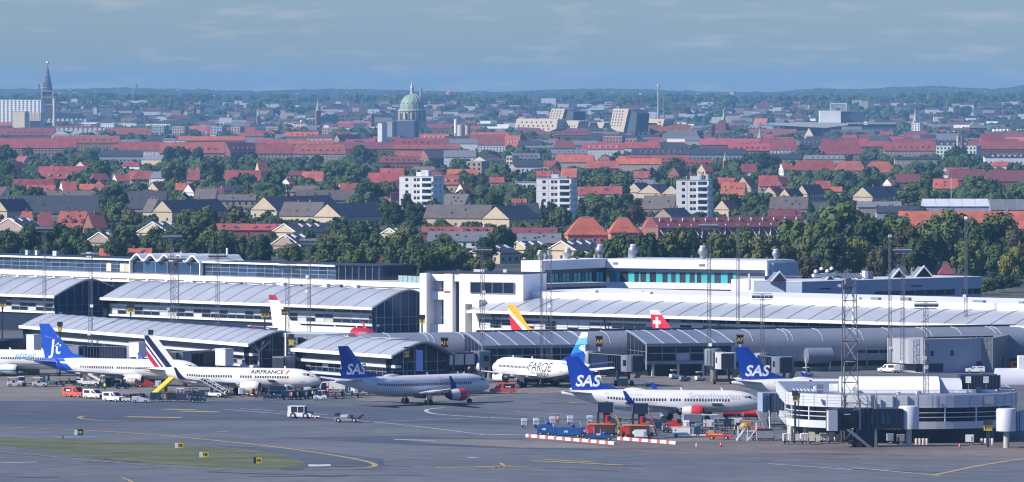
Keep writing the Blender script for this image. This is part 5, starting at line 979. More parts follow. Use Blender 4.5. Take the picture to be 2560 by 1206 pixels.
T = thing('towbarless_tug', 'grey low tug with raised end arm next to the white pushback tug', 'tug', P(868, 1056), R(-6)); MB().extr([(-2.4, .3), (2.2, .3), (2.4, .6), (.2, .75), (0, 1.0), (-2.2, 1.05), (-2.4, .7)], 'y', -1.2, 1.2).build('body', GREYP, T); bx('engine_cover', LGREY, T, -1.2, .2, -1.0, 1.0, 1.0, 1.35); bx('cab_guard', DGREY, T, -2.2, -1.4, -.8, .8, 1.0, 1.7); MB().extr([(1.6, .6), (2.9, 1.5), (3.1, 1.3), (2.0, .4)], 'y', -.8, .8).build('lift_arm', DGREY, T); bx('seat', BLACK, T, .6, 1.1, -.5, 0, .75, 1.4); wheels(T, (-1.5, 1.4), 1.1, .42, .3)
tractor('small grey tractor right behind the red van by the airliner nose', 940, 990, 4, GREYP, None, 2.4); cart('white topped cart below the fuselage of the taxiing airliner', 918, 990, 4, WHITEP, 'box', L_=2.0)
for px, py, lab in ((1330, 962, 'dark box cart in the shade under the white blue bellied airliner'), (1372, 964, 'second dark box cart in the shade under the blue belly'), (1410, 962, 'dark box cart near the tail of the blue bellied airliner')): cart(lab, px, py, 2, NAVY, 'box', L_=3.4)
for i, (px, py, m, lab) in enumerate(((1500, 962, YELP, 'yellow railed cart before the sloping bridge stair'), (1520, 966, GREYP, 'grey cart beside the yellow railed cart'), (1560, 968, TEALD, 'dark cart behind the fuselage of the big parked airliner'), (1600, 968, GREYP, 'grey cart by the folded blue winglet'))): cart(lab, px, py, 3, m, 'roof' if i == 0 else 'box', L_=2.6)
for px, py, lab in ((1688, 948, 'white machine standing in front of the dark gatehouse'), (1712, 954, 'grey tractor before the gatehouse undercroft'), (1752, 953, 'grey tractor near the white bridge cab'), (2020, 942, 'small white tractor alone under the round duct')): tractor(lab, px, py, 20, WHITEP if 'white' in lab else GREYP, WHITEP if 'white' in lab else None, 2.2)
# right hand stand
def hood(lab, px, py):
    T = thing('lamp_trailer', lab, 'trailer', P(px, py), R(5), 'white hooded trailers by the blue machines'); bx('hood', WHITEP, T, -.55, .45, -.5, .5, 1.25, 1.75); bx('panel', LGREY, T, -.5, .4, -.45, .45, .6, 1.2); bx('drawbar', DGREY, T, .4, 1.5, -.05, .05, .35, .42); wheels(T, (-.1,), .5, .28); return T
for px, py, lab in ((1311, 1071, 'white hooded trailer at the outer end of the row'), (1341, 1070, 'white hooded trailer, second from the outer end'), (1382, 1066, 'white hooded trailer just behind the blue pump unit'), (1426, 1064, 'white hooded trailer behind the long blue tank'), (1475, 1063, 'white hooded trailer beside the first red loader')): hood(lab, px, py)
def blue_unit(lab, px, py, L_, hh, arms):
    T = thing('blue_machine', lab, 'machine', P(px, py), R(-6), 'blue ground machines'); l = L_ / 2
    MB().extr([(-l, .4), (l, .4), (l, hh * .7), (l - .5, hh), (-l + .5, hh), (-l, hh * .8)], 'y', -.95, .95).build('tank', BLUEP, T); bx('skid', DGREY, T, -l, l, -.8, .8, .25, .4); wheels(T, (-l + .6, l - .6), .85, .3)
    for k in range(arms): MB().tube((-l + .4 + k * 1.1, -.3, hh), (-l + .1 + k * 1.2, .2, hh + 1.0 + .3 * (k % 2)), .14, .1, 6).build('hose_arm', BLUEP, T); bx('valve_box', BLUEP, T, -l + .2 + k * 1.1, -l + .8 + k * 1.1, -.98, -.95, .6, 1.2)
    bx('control_panel', LGREY, T, -.4, .3, -1.0, -.96, .9, 1.25); MB().lathe([(.35, 0), (.45, .3), (.3, .5), (0, .55)], (l * .4, 0, hh), 10).build('dome_cap', BLUEP, T)
blue_unit('blue pump unit with raised arms at the outer end of the barrier', 1362, 1088, 2.6, 1.9, 2); blue_unit('long blue tank unit in the middle behind the striped barrier', 1417, 1094, 5.2, 1.8, 1); blue_unit('blue unit with hoses leaning against the first red loader', 1466, 1092, 2.4, 1.7, 2); blue_unit('low blue unit in front of the first red loader', 1498, 1101, 4.6, .95, 3)
def loader(lab, px, py, ladder, big=True):
    T = thing('high_loader', lab, 'loader', P(px, py), R(-4), 'red container loaders by the airliner')
    bx('chassis', BLACK, T, -2.6, 2.6, -1.2, 1.2, .45, .8); MB().extr([(-2.8, .8), (-1.2, .8), (-1.2, 2.1), (-2.6, 2.1), (-2.9, 1.6)], 'y', -1.2, 1.2).build('engine_housing', RED, T); bx('deck', mat('loader_deck', (.05, .03, .035), .7), T, -1.2, 2.2, -1.25, 1.25, .8, 2.3); bx('deck_edge', ORANGE, T, -2.6, 2.3, -1.3, 1.3, 2.3, 2.45)
    bx('operator_stand', RED, T, .6, 1.6, -1.1, -.1, 2.45, 3.9); bx('operator_window', INK, T, 1.0, 1.62, -1.12, -.05, 2.9, 3.8)
    for s in (-.6, .6): MB().tube((2.3, s, 3.6), (3.6, s, .5), .07, .07, 6).build('ladder_stringer', ladder, T); MB().tube((2.3, s, 4.3), (3.6, s, 1.3), .05, .05, 6).build('ladder_rail', ladder, T)
    for k in range(9): bx('ladder_rung', ladder, T, 2.35 + k * .15, 2.55 + k * .15, -.6, .6, 3.4 - k * .34, 3.46 - k * .34)
    for x in (-2.4, -1.3): bx('rail_post', GREYP, T, x - .04, x + .04, -1.2, -1.1, 2.45, 3.5)
    bx('rail', GREYP, T, -2.5, -1.2, -1.2, -1.1, 3.45, 3.55); bx('lift_column', DGREY, T, -.9, -.5, .2, .8, 2.3, 4.4); bx('raised_platform', NAVY, T, -.7, 1.9, .2, 2.2, 4.4, 6.1); bx('platform_edge', DGREY, T, -.75, 1.95, .1, .2, 4.3, 4.45); bx('scissor_lift', DGREY, T, .2, 1.4, .5, 1.6, 2.45, 4.4)
    for x in (-.8, 2.0): bx('side_screen', GREYP, T, x - .05, x + .05, .1, 2.2, 4.4, 5.6)
    wheels(T, (-1.9, 1.8), 1.15, .4, .3)
loader('red container loader with yellow ladder and raised dark platform', 1505, 1094, YELP); loader('red container loader with red ladder next to the yellow laddered one', 1592, 1097, REDO)
cart('white box trailer in front of the red laddered loader', 1601, 1100, -4, WHITEP, 'box', L_=2.2)
def barrier(a, b_, lab):
    p, q_ = P(*a), P(*b_); d = q_ - p; n = int(d.length / .95); T = thing('barrier', lab, 'barrier', p, math.atan2(d.y, d.x), 'red and white ground barriers')
    mw = MB().box(.02, .93, -.25, .25, 0, .55).mesh('barrier_block', mat('barrier_white', (.74, .68, .64), .6)); mr_ = MB().box(.02, .93, -.25, .25, 0, .5).mesh('barrier_block', REDO)
    for k in range(n): link('barrier_block', (mw, mr_)[1 if k % 3 == 1 else 0], T, None, (k * .95, 0, 0))
barrier((1317, 1093), (1543, 1113), 'long red and white barrier of low blocks before the blue machines'); barrier((1546, 1100), (1694, 1112), 'shorter red and white barrier of low blocks before the red loaders')
T = thing('ground_power_unit', 'white ground power unit with orange top edge, in front of the white truck', 'power unit', P(1722, 1093), R(-5)); bx('body', WHITEP, T, -2.8, .3, -.9, .9, .4, 1.75); bx('top_edge', ORANGE, T, -2.8, .2, -.92, .92, 1.75, 1.82); bx('vent', INK, T, -2.4, -2.2, -.93, -.9, 1.1, 1.4); bx('machine_bay', GREYP, T, .3, 1.0, -.8, .8, .4, 1.7); bx('cabinet', TEALD, T, 1.0, 2.0, -.8, .8, .5, 1.8); bx('platform', WHITEP, T, .4, 3.0, -.9, .9, .3, .5); bx('bay_post', DGREY, T, 2.3, 2.5, -.7, .7, .5, 1.6); wheels(T, (-2.2, 1.6), .8, .3)
T = thing('service_pickup', 'red open pickup with yellow stripe parked before the white scaffold', 'pickup', P(1798, 1099), R(-10)); MB().extr([(-2.3, .45), (2.3, .4), (2.3, .7), (.9, .95), (.7, .98), (-.4, 1.05), (-2.2, 1.15)], 'y', -.85, .85).build('body', RED, T); bx('yellow_stripe', YELP, T, -1.9, .7, -.88, -.85, .85, 1.0); MB().extr([(-2.1, 1.1), (-.6, 1.05), (-.9, 1.6), (-1.9, 1.6)], 'y', -.75, .75).build('cab', mat('tan_canvas', (.35, .28, .14), .8), T); bx('lamp', LAMP, T, -2.34, -2.28, -.6, .6, .7, .85); wheels(T, (-1.2, 1.3), .8, .34)
def trailer_tank(lab, px, py):
    T = thing('tank_trailer', lab, 'tank trailer', P(px, py), R(2)); MB().tube((-1.7, 0, 1.1), (1.7, 0, 1.1), .55, .55, 12).build('tank', RED, T, smooth=True); bx('frame', DGREY, T, -1.7, 2.3, -.4, .4, .4, .55); wheels(T, (-1.0, 1.0), .5, .3)
trailer_tank('red tank trailer under the nose of the big parked airliner', 1882, 1049); trailer_tank('short red tank trailer half hidden by the nose wheel', 1830, 1048)
for px, py, lab, m in ((1772, 1075, 'white bin cart beside the white truck cab', WHITEP), (1798, 1072, 'grey cart under the open forward hold', GREYP), (1822, 1072, 'dark cart near the nose wheel of the big airliner', DGREY), (1842, 1070, 'white lidded cart under the nose of the big airliner', WHITEP), (1868, 1076, 'orange edged cart by the white scaffold', ORANGE)): cart(lab, px, py, 2, m, 'box' if m is not GREYP else 'roof', L_=1.9)
T = thing('scaffold_stair', 'white braced scaffold stair beside the grey bridge stair', 'scaffold', P(1868, 1103), R(2))
for x in (-1.6, 0, 1.6):
    for y in (-.8, .8): bx('post', WHITEP, T, x - .07, x + .07, y - .07, y + .07, 0, 2.6 if x < 1 else 3.2)
for y in (-.85, .85): MB().tube((-1.9, y, .1), (-.2, y, 2.5), .08, .08, 6).build('brace', WHITEP, T); MB().tube((.1, y, .2), (1.6, y, 2.2), .07, .07, 6).build('brace', WHITEP, T)
bx('platform', WHITEP, T, -1.0, 1.6, -.85, .85, 1.7, 1.85); MB().lathe([(.9, 2.0), (1.0, 2.6), (.6, 3.1), (0, 3.2)], (-.4, 0, 0), 10).build('wire_dome', mat('dull_brass', (.35, .28, .12), .6), T); wheels(T, (-1.3, 1.2), .8, .26)
T = thing('cargo_container', 'grey metal container on a low dolly at the foot of the bridge stair', 'container', P(1912, 1103), R(1)); bx('box_body', GREYP, T, -1.3, 1.3, -.8, .8, .5, 1.9); bx('roof', DGREY, T, -1.4, 1.35, -.85, .85, 1.9, 2.15); bx('dolly', DGREY, T, -1.5, 1.6, -.7, .7, .3, .5); wheels(T, (-.9, .9), .6, .2)
cart('pink topped cart behind the grey container', 1893, 1092, 3, REDO, 'box', L_=2.0)
for i, (px, py, lab, m) in enumerate(((1966, 1111, 'small white trailer at the first round column', WHITEP), (1990, 1111, 'grey trolley between two round columns', GREYP), (2010, 1111, 'white trolley before the pale block wall', WHITEP), (2030, 1112, 'dark trolley beside the white trolley under the round pier', TEALD), (2058, 1110, 'grey trolley near the big bridge leg', GREYP), (2078, 1110, 'white low trolley by the leg of the dark bridge', WHITEP))): cart(lab, px, py, 4, m, 'open' if i % 2 else 'roof', L_=1.2)
T = thing('block_wall', 'pale cream concrete block wall under the round pier end', 'wall', P(2045, 1104), R(-1))
for k in range(8): bx('block', mat('cream_block', (.58, .52, .42), .85, rnd=.12), T, -3.9 + k * 1.15, -2.8 + k * 1.15, -.3, .3, 0, 1.25 + .2 * (k % 3))
for px, py, lab in ((2304, 1112, 'row of cream bollard blocks at the foot of the mast with crossbar'), (2468, 1112, 'row of cream bollard blocks below the yellow sign')):
    T = thing('bollard_row', lab, 'bollards', P(px, py), 0, 'cream bollard rows')
    for k in range(4): MB().lathe([(.26, 0), (.26, .95), (.2, 1.05), (0, 1.08)], (-.9 + k * .6, 0, 0), 10).build('bollard', mat('cream_block', (.58, .52, .42)), T, smooth=True)
cart('white bin trailer on the open ground by the pier end', 2424, 1113, -3, WHITEP, 'box', L_=1.5); cart('grey bin before the dark undercroft of the round pier', 2252, 1112, 5, GREYP, 'box', L_=1.3); cart('blue grey bin beside the big lift tower', 2225, 1110, 5, BGREY, 'box', L_=1.2)
cart('white box unit on the pier apron beside the white van', 2247, 933, 3, WHITEP, 'box', L_=2.2)
for px, py, lab in ((1802, 1118, 'dark red cone on the open ground before the red pickup'), (2399, 1121, 'pink red cone on the ground near the bollard blocks')):
    T = thing('traffic_cone', lab, 'cone', P(px, py), 0, 'cones on the apron'); bx('base', BLACK, T, -.25, .25, -.25, .25, 0, .06); MB().lathe([(.2, .06), (.13, .45)], (0, 0, 0), 10).build('lower_cone', RED, T, smooth=True); MB().lathe([(.13, .45), (.1, .62)], (0, 0, 0), 10).build('white_band', WHITEP, T); MB().lathe([(.1, .62), (.04, .95), (0, .96)], (0, 0, 0), 10).build('cone_tip', RED, T, smooth=True)
T = thing('marker_post', 'short white marker post on the ground before the power unit', 'marker', P(1741, 1118), 0); MB().lathe([(.12, 0), (.12, .6), (0, .7)], (0, 0, 0), 8).build('post', WHITEP, T); bx('base', DGREY, T, -.2, .2, -.2, .2, 0, .06)
T = thing('edge_light', 'small dark edge lamp at the rim of the grass island', 'lamp', P(157, 1099), 0); MB().lathe([(.12, 0), (.1, .4), (.16, .5), (.1, .7), (0, .75)], (0, 0, 0), 8).build('body', DGREY, T); bx('base', DGREY, T, -.2, .2, -.2, .2, 0, .05)
# more of the clutter round the stands
for px, py, m, kd, L_, lab in ((160, 960, GREYP, 'open', 2.2, 'grey open cart beneath the blue rear body, farther from the camera'), (112, 958, TEALD, 'box', 1.8, 'dark box cart near the grey wheel bay of the blue airliner'), (182, 959, ORANGE, 'open', 1.6, 'orange cart in the shade below the blue rear body'), (273, 967, DGREY, 'box', 1.6, 'dark box cart in front of the folded blue winglet'), (330, 969, GREYP, 'roof', 1.8, 'grey roofed cart beside the red low service cart'), (395, 974, WHITEP, 'box', 1.3, 'small white box cart by the head of the yellow loader'),
    (470, 988, GREYP, 'open', 2.0, 'grey open cart behind the purple luggage cart'), (452, 994, WHITEP, 'roof', 1.6, 'white roofed cart between yellow loader and twin tractors'), (508, 998, TEALD, 'box', 1.8, 'dark box cart under the grey belt loader'), (556, 990, GREYP, 'roof', 2.2, 'grey roofed cart by the main wheels of the striped tail airliner'), (578, 984, DGREY, 'open', 2.4, 'dark flat cart under the belly of the striped tail airliner'), (604, 992, WHITEP, 'box', 1.2, 'white box cart beside the warning trailer'), (660, 996, ORANGE, 'open', 1.6, 'orange cart between warning trailer and tall cabbed tractor'), (668, 986, TEALD, 'box', 2.0, 'dark box cart behind the tall cabbed tractor'), (725, 990, GREYP, 'roof', 1.8, 'grey roofed cart at the foot of the orange railed loader'), (768, 990, WHITEP, 'box', 1.4, 'white box cart near the nose of the lettered airliner'), (788, 984, GREYP, 'open', 1.8, 'grey cart under the nose of the lettered airliner'), (812, 988, TEALD, 'box', 1.6, 'dark box cart before the white catering truck'), (860, 986, WHITEP, 'roof', 1.8, 'white roofed cart behind the grey tail carts'), (886, 990, WHITEP, 'box', 1.4, 'small white box cart beneath the tail of the taxiing airliner'), (900, 994, DGREY, 'open', 1.8, 'dark flat cart at the end of the tail cart row'),
    (1302, 958, GREYP, 'box', 2.0, 'grey box cart right behind the salmon van'), (1350, 952, TEALD, 'roof', 2.2, 'dark roofed cart deep in the shade below the blue belly'), (1392, 954, WHITEP, 'box', 1.5, 'small white box cart near the tail of the blue bellied airliner'), (1536, 958, ORANGE, 'roof', 1.8, 'orange roofed cart below the sloping bridge stair'), (1578, 960, YELP, 'open', 1.8, 'yellow flat cart behind the radome of the big parked airliner'), (1625, 1090, WHITEP, 'roof', 1.6, 'white roofed cart beside the red laddered loader'), (1648, 1078, TEALD, 'box', 1.8, 'dark box cart behind the white power unit'), (1668, 1082, GREYP, 'open', 1.8, 'grey flat cart next to the red low service cart'), (1716, 1076, WHITEP, 'box', 1.2, 'white box cart between service cart and truck cab'), (1752, 1084, GREYP, 'roof', 1.8, 'grey roofed cart close behind the power unit platform'), (1760, 1062, TEALD, 'box', 1.8, 'dark box cart in the shadow of the red engine'), (1784, 1062, WHITEP, 'roof', 1.5, 'white roofed cart below the wing of the big airliner'), (1812, 1084, ORANGE, 'open', 1.6, 'orange flat cart behind the red pickup'), (1850, 1082, DGREY, 'box', 1.5, 'dark box cart just behind the scaffold stair'), (1890, 1078, GREYP, 'roof', 1.6, 'grey roofed cart near the foot of the bridge stair'), (1540, 1070, TEALD, 'box', 1.8, 'dark box cart behind the yellow ladder'), (1560, 1082, GREYP, 'roof', 1.6, 'grey roofed cart between the two red loaders'), (1640, 1062, DGREY, 'open', 2.2, 'dark flat cart under the wing root of the big airliner')):
    cart(lab, px, py, rb.uniform(-12, 14), m, kd, L_=L_)
# ------------------------------------------------------------------ people on the apron
def person_mesh(step):
    pts = [(0, 0, .95), (0, 0, 1.15), (0, 0, 1.40), (0, 0, 1.52), (.01, 0, 1.62), (.02, 0, 1.74), (0, .2, 1.40), (.04, .27, 1.12), (.16, .26, .92), (0, -.2, 1.40), (-.03, -.27, 1.12), (.06, -.26, .90),
           (0, .1, .9), (step * .5 + .03, .11, .5), (step, .11, .08), (step + .16, .12, .04), (0, -.1, .9), (-step * .3 + .03, -.11, .5), (-step, -.11, .09), (-step + .15, -.12, .05)]
    ed = [(0, 1), (1, 2), (2, 3), (3, 4), (4, 5), (2, 6), (6, 7), (7, 8), (2, 9), (9, 10), (10, 11), (0, 12), (12, 13), (13, 14), (14, 15), (0, 16), (16, 17), (17, 18), (18, 19)]
    rad = [.15, .15, .17, .06, .1, .08, .075, .055, .045, .075, .055, .045, .1, .075, .05, .045, .1, .075, .05, .045]
    me = bpy.data.meshes.new('body'); me.from_pydata(pts, ed, []); o = bpy.data.objects.new('body', me); COL.objects.link(o)
    m = o.modifiers.new('s', 'SKIN'); m.use_smooth_shade = True; o.modifiers.new('u', 'SUBSURF').levels = 1
    for i, v in enumerate(me.skin_vertices[0].data): v.radius = (rad[i],) * 2
    me.skin_vertices[0].data[0].use_root = True; bpy.context.view_layer.update()
    r = bpy.data.meshes.new_from_object(o.evaluated_get(bpy.context.evaluated_depsgraph_get())); bpy.data.objects.remove(o); return r
def person(lab, px, py, rz, vest, step):
    T = thing('person', lab, 'person', P(px, py), R(rz), 'ground crew on the apron'); me = person_mesh(step); me.materials.clear()
    for m in (vest, TROUS, SKIN): me.materials.append(m)
    for p in me.polygons: z = p.center.z; p.material_index = 1 if z < .92 and abs(p.center.y) < .22 else (2 if z > 1.5 or (z < 1.0) else 0)
    link('body', me, T); MB().lathe([(.10, 1.66), (.125, 1.72), (.11, 1.82), (0, 1.87)], (.0, 0, 0), 10).build('hair', HAIR, T, smooth=True)
for a in (('person in orange vest walking between the box carts', 729, 1001, 40, VESTO, .18), ('person in lime vest standing by the last box carts', 781, 998, 200, VESTY, .06), ('person in pink red vest beside the tall masted tractor', 820, 990, 80, VESTO, .08), ('person in pink red vest nearer the grey tail carts', 832, 990, 120, VESTO, .1), ('person in orange vest at the purple luggage cart', 447, 1003, 30, VESTO, .05), ('person in orange vest walking ahead of the warning trailer', 641, 998, 10, VESTO, .2), ('person in lime vest in front of the white power unit', 1585, 1100, 90, VESTY, .1), ('person in pink red vest walking below the dark pier bridge', 2245, 1116, 90, VESTO, .18), ('person in lime vest by the scaffold stair', 1836, 1088, 0, VESTY, .05), ('person in orange vest under the big airliner tail', 1395, 1062, 50, VESTO, .12), ('person in lime vest next to the grey belt loader', 562, 998, 20, VESTY, .1), ('person in lime vest between the red van and grey cart', 262, 978, 60, VESTY, .15), ('person in orange vest beside the white truck cab', 1764, 1076, 30, VESTO, .08), ('person in lime vest in front of the two red loaders', 1548, 1098, 110, VESTY, .14), ('person in orange vest near the white boarding stair', 252, 968, 200, VESTO, .1)): person(*a)
# ------------------------------------------------------------------ the town behind: houses, flats, landmarks
TILE = mat('red_tile', (0.30, 0.068, 0.057), 0.75, var=0.32, scale=0.16, rnd=0.28, hue=0.015); TILEO = mat('orange_tile', (0.42, 0.11, 0.066), 0.75, var=0.28, scale=0.18, rnd=0.12); TILEM = mat('maroon_tile', (0.17, 0.05, 0.055), 0.75, var=0.2, scale=0.4, rnd=0.15)
SLATE = mat('dark_slate', (0.040, 0.045, 0.058), 0.6, var=0.2, scale=0.4, rnd=0.2); BROWN = mat('brown_tile', (0.115, 0.095, 0.088), 0.7, var=0.2, scale=0.4, rnd=0.15); GREYR = mat('grey_roof', (0.16, 0.165, 0.18), 0.6, var=0.15, rnd=0.15)
CREAM = mat('cream_wall', (0.52, 0.42, 0.29), 0.85, var=0.1, scale=0.3, rnd=0.08); BRICK = mat('brick_wall', (0.24, 0.11, 0.085), 0.85, var=0.2, scale=0.8, rnd=0.15); PINKW = mat('pink_wall', (0.52, 0.19, 0.15), 0.85, var=0.1, rnd=0.05); TANW = mat('tan_brick_wall', (0.36, 0.27, 0.22), 0.85, var=0.12, scale=0.5, rnd=0.1)
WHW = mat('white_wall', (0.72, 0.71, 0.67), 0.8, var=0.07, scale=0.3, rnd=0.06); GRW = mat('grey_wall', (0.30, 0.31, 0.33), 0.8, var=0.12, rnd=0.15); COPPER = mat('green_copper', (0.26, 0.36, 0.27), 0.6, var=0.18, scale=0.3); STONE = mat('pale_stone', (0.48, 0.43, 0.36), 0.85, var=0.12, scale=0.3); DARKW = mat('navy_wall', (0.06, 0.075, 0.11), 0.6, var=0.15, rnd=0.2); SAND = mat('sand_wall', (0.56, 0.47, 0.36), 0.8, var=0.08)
COLN = {'red_tile': 'red', 'orange_tile': 'orange', 'maroon_tile': 'maroon', 'dark_slate': 'slate', 'brown_tile': 'brown', 'grey_roof': 'grey'}
WALN = {'cream_wall': 'cream', 'brick_wall': 'brick', 'pink_wall': 'pink', 'tan_brick_wall': 'tan', 'white_wall': 'white', 'grey_wall': 'grey', 'navy_wall': 'navy', 'sand_wall': 'sandy'}
AUTO = []          # (thing, description, photo x, photo y) still waiting for the words that place it
PROT = []          # photo rectangles of buildings that trees must leave open: (x0, x1, y0, y1, depth)
rh = random.Random(21)
SKYL = MB().box(-.45, .45, -.6, .6, -.03, .05).mesh('roof_window', GLASSB)
def house(c, rot, W, d, he, hr, roofm, wallm, hip=0.0, detail=1, name='house', desc=None, cat='house', verge=None, chim=1, dorm=0, rowwin=True, label=None, group='houses of the town'):
    T = thing(name, label or '', cat, (c[0], c[1], 0), rot, group); W2, d2 = W / 2, d / 2
    w = MB(); g = (hr - .12) if not hip else he
    w.add([(-W2, -d2, -.1), (W2, -d2, -.1), (W2, d2, -.1), (-W2, d2, -.1), (-W2, -d2, he), (W2, -d2, he), (W2, d2, he), (-W2, d2, he)], [(0, 1, 5, 4), (1, 2, 6, 5), (2, 3, 7, 6), (3, 0, 4, 7)])
    if not hip: w.add([(-W2, -d2, he), (-W2, d2, he), (-W2, 0, g), (W2, -d2, he), (W2, d2, he), (W2, 0, g)], [(0, 1, 2), (3, 4, 5)])
    w.build('wall', wallm, T)
    o = .35; sl = (hr - he) / d2; ez = he - o * sl; h2 = W2 * hip; r = MB(); k = W2 + (o if hip else .25)
    top = [(-W2 + h2 - (0 if hip else .25), 0, hr), (W2 - h2 + (0 if hip else .25), 0, hr)]; ev = [(-k, -d2 - o, ez), (k, -d2 - o, ez), (k, d2 + o, ez), (-k, d2 + o, ez)]
    vs = top + ev; vs = vs + [(x, y, z - .22) for x, y, z in vs]
    fs = [(2, 3, 1, 0), (4, 5, 0, 1)] + ([(3, 4, 1), (5, 2, 0)] if hip else []) + [(2, 8, 9, 3), (4, 10, 11, 5), (8, 2, 0, 6), (2, 8, 11, 5), (3, 9, 7, 1), (9, 10, 4, 3)]
    r.add(vs, fs); R_ = r.build('roof', roofm, T)
    if verge:
        for sx in (-1, 1):
            for sy in (-1, 1): MB().add([(sx * (W2 + .27), sy * (d2 + o), ez - .3), (sx * (W2 + .27), 0, hr - .3), (sx * (W2 + .27), 0, hr + .08), (sx * (W2 + .27), sy * (d2 + o), ez + .08), (sx * (W2 + .1), sy * (d2 + o), ez + .08), (sx * (W2 + .1), 0, hr + .08)], [(0, 1, 2, 3), (3, 2, 5, 4)]).build('verge', verge, T)
    for i in range(chim):
        x = (-.6 + 1.2 * (i + .5) / chim) * W2; MB().box(x - .4, x + .4, -.35, .35, hr - .8, hr + 1.0).build('chimney', BRICK if wallm is not WHW else GRW, R_)
    for i in range(dorm):
        x = -W2 * .8 + 1.6 * W2 * (i + .5) / dorm; zc = he + (hr - he) * .38; yy = -d2 * .62
        D_ = MB().box(x - .7, x + .7, yy - 1.0, yy + 1.2, zc - .6, zc + .9).build('dormer', wallm, R_)
    if detail > 1 and W > 12:
        for i in range(rh.randrange(2, 6)):
            x = rh.uniform(-.8, .8) * (W2 - W2 * hip); f = rh.uniform(.25, .7); yy = -d2 * (1 - f); zz_ = he + (hr - he) * f; a_ = math.atan2(hr - he, d2); link('roof_window', SKYL, R_, None, (x, yy - .03, zz_ + .04), (a_, 0, 0))
    if detail:
        ns = max(1, int(he / 2.9)); b = MB(); n = max(1, int(W / 3.2)); ng = max(1, int(d / 4))
        for f in range(ns):
            z = .9 + f * 2.8
            if z + 1.4 > he: break
            if detail > 1:
                for i in range(n):
                    x = -W2 + W * (i + .5) / n; bx('window', INK if (i * 7 + f) % 4 else GLASSB, T, x - .55, x + .55, -d2 - .05, -d2 + .05, z, z + 1.3)
                for i in range(ng): y = -d2 + d * (i + .5) / ng; bx('window', INK, T, -W2 - .05, -W2 + .05, y - .5, y + .5, z, z + 1.3)
            else:
                for i in range(n): x = -W2 + W * (i + .5) / n; b.box(x - .6, x + .6, -d2 - .06, -d2 + .02, z, z + 1.4)
                for i in range(ng): y = -d2 + d * (i + .5) / ng; b.box(-W2 - .06, -W2 + .02, y - .55, y + .55, z, z + 1.4)
        if b.v: b.build('glazing', INK if rh.random() < .5 else BLIND, T, kind='stuff')
    if not label:
        px, py = proj((c[0], c[1], (he + hr) / 2)); nm = WALN.get(wallm.name, 'pale')
        AUTO.append((T, desc or '%s %s %s %s house' % (('long' if W > 34 else 'small' if W < 11 else 'low' if hr < 7 else 'broad' if W > 22 else 'plain'), nm, COLN.get(roofm.name, 'pale'), 'hipped' if hip else 'roofed'), px, py))
    return T
def wing(x0, x1, yr, ye, hr, roofm, wallm, rot=0, d=10, hip=0.0, wallv=8, **k):
    "a house whose roof shows from column x0 to x1, ridge at yr, eave at ye"
    D = dep(yr, hr); s = F / D; a = R(rot); d = d if d else 10; Wd = max(4, ((x1 - x0) / s - abs(sin(a)) * d * .5) / cos(a)); he = max(1.5, min(hr - 1.2, H - (ye - YH) * (D - d / 2) / F))
    if hip == 0 and (hr - he) > d * .62: d = (hr - he) / .62
    c = PD((x0 + x1) / 2, D); PROT.append((x0, x1, yr, ye + wallv, D)); return house((c.x, c.y), a, Wd, d, he, hr, roofm, wallm, hip, **k)
def gab(g0, g1, rx, yr, ye, hr, roofm, wallm, rot=58, wallv=12, **k):
    "a house turned so that its lit gable shows from g0 to g1 and its roof runs on to column rx"
    D = dep(yr, hr); s = F / D; a = R(rot); d = (g1 - g0) / s / sin(a); Wd = max(6, (rx - g1) / s / cos(a)); he = max(1.5, min(hr - 1.5, H - (ye - YH) * D / F))
    ap = PD((g0 + g1) / 2, D); c = (ap.x + cos(a) * Wd / 2, ap.y + sin(a) * Wd / 2); PROT.append((g0, g1, yr, ye + wallv, D)); PROT.append((g1, g1 + (rx - g1) * .6, yr, ye, D)); return house(c, a, Wd, d, he, hr, roofm, wallm, 0, **k)
K2 = dict(detail=2)
# slate and brown roofed rows with cream gables
for a in ((-27, 19, 75, 498, 526, 10.5, SLATE, CREAM), (380, 431, 560, 501, 528, 10.5, SLATE, CREAM), (626, 692, 848, 492, 523, 10.5, SLATE, CREAM), (782, 854, 1000, 509, 541, 10.5, SLATE, CREAM), (1205, 1273, 1350, 515, 546, 10.5, SLATE, CREAM), (1634, 1680, 1735, 521, 543, 9.5, SLATE, TANW),
          (1560, 1608, 1640, 457, 480, 10, SLATE, CREAM), (1593, 1652, 1690, 461, 483, 10, SLATE, CREAM), (1653, 1702, 1730, 463, 485, 10, SLATE, CREAM), (1786, 1822, 1850, 500, 522, 9, TILEM, CREAM), (1905, 1940, 1965, 466, 485, 9, TILEM, CREAM), (1948, 1974, 2010, 472, 488, 8.5, SLATE, CREAM), (1990, 2018, 2066, 462, 483, 9.5, TILEM, CREAM), (2131, 2181, 2265, 467, 491, 10, SLATE, CREAM)): gab(*a, chim=2, **K2)
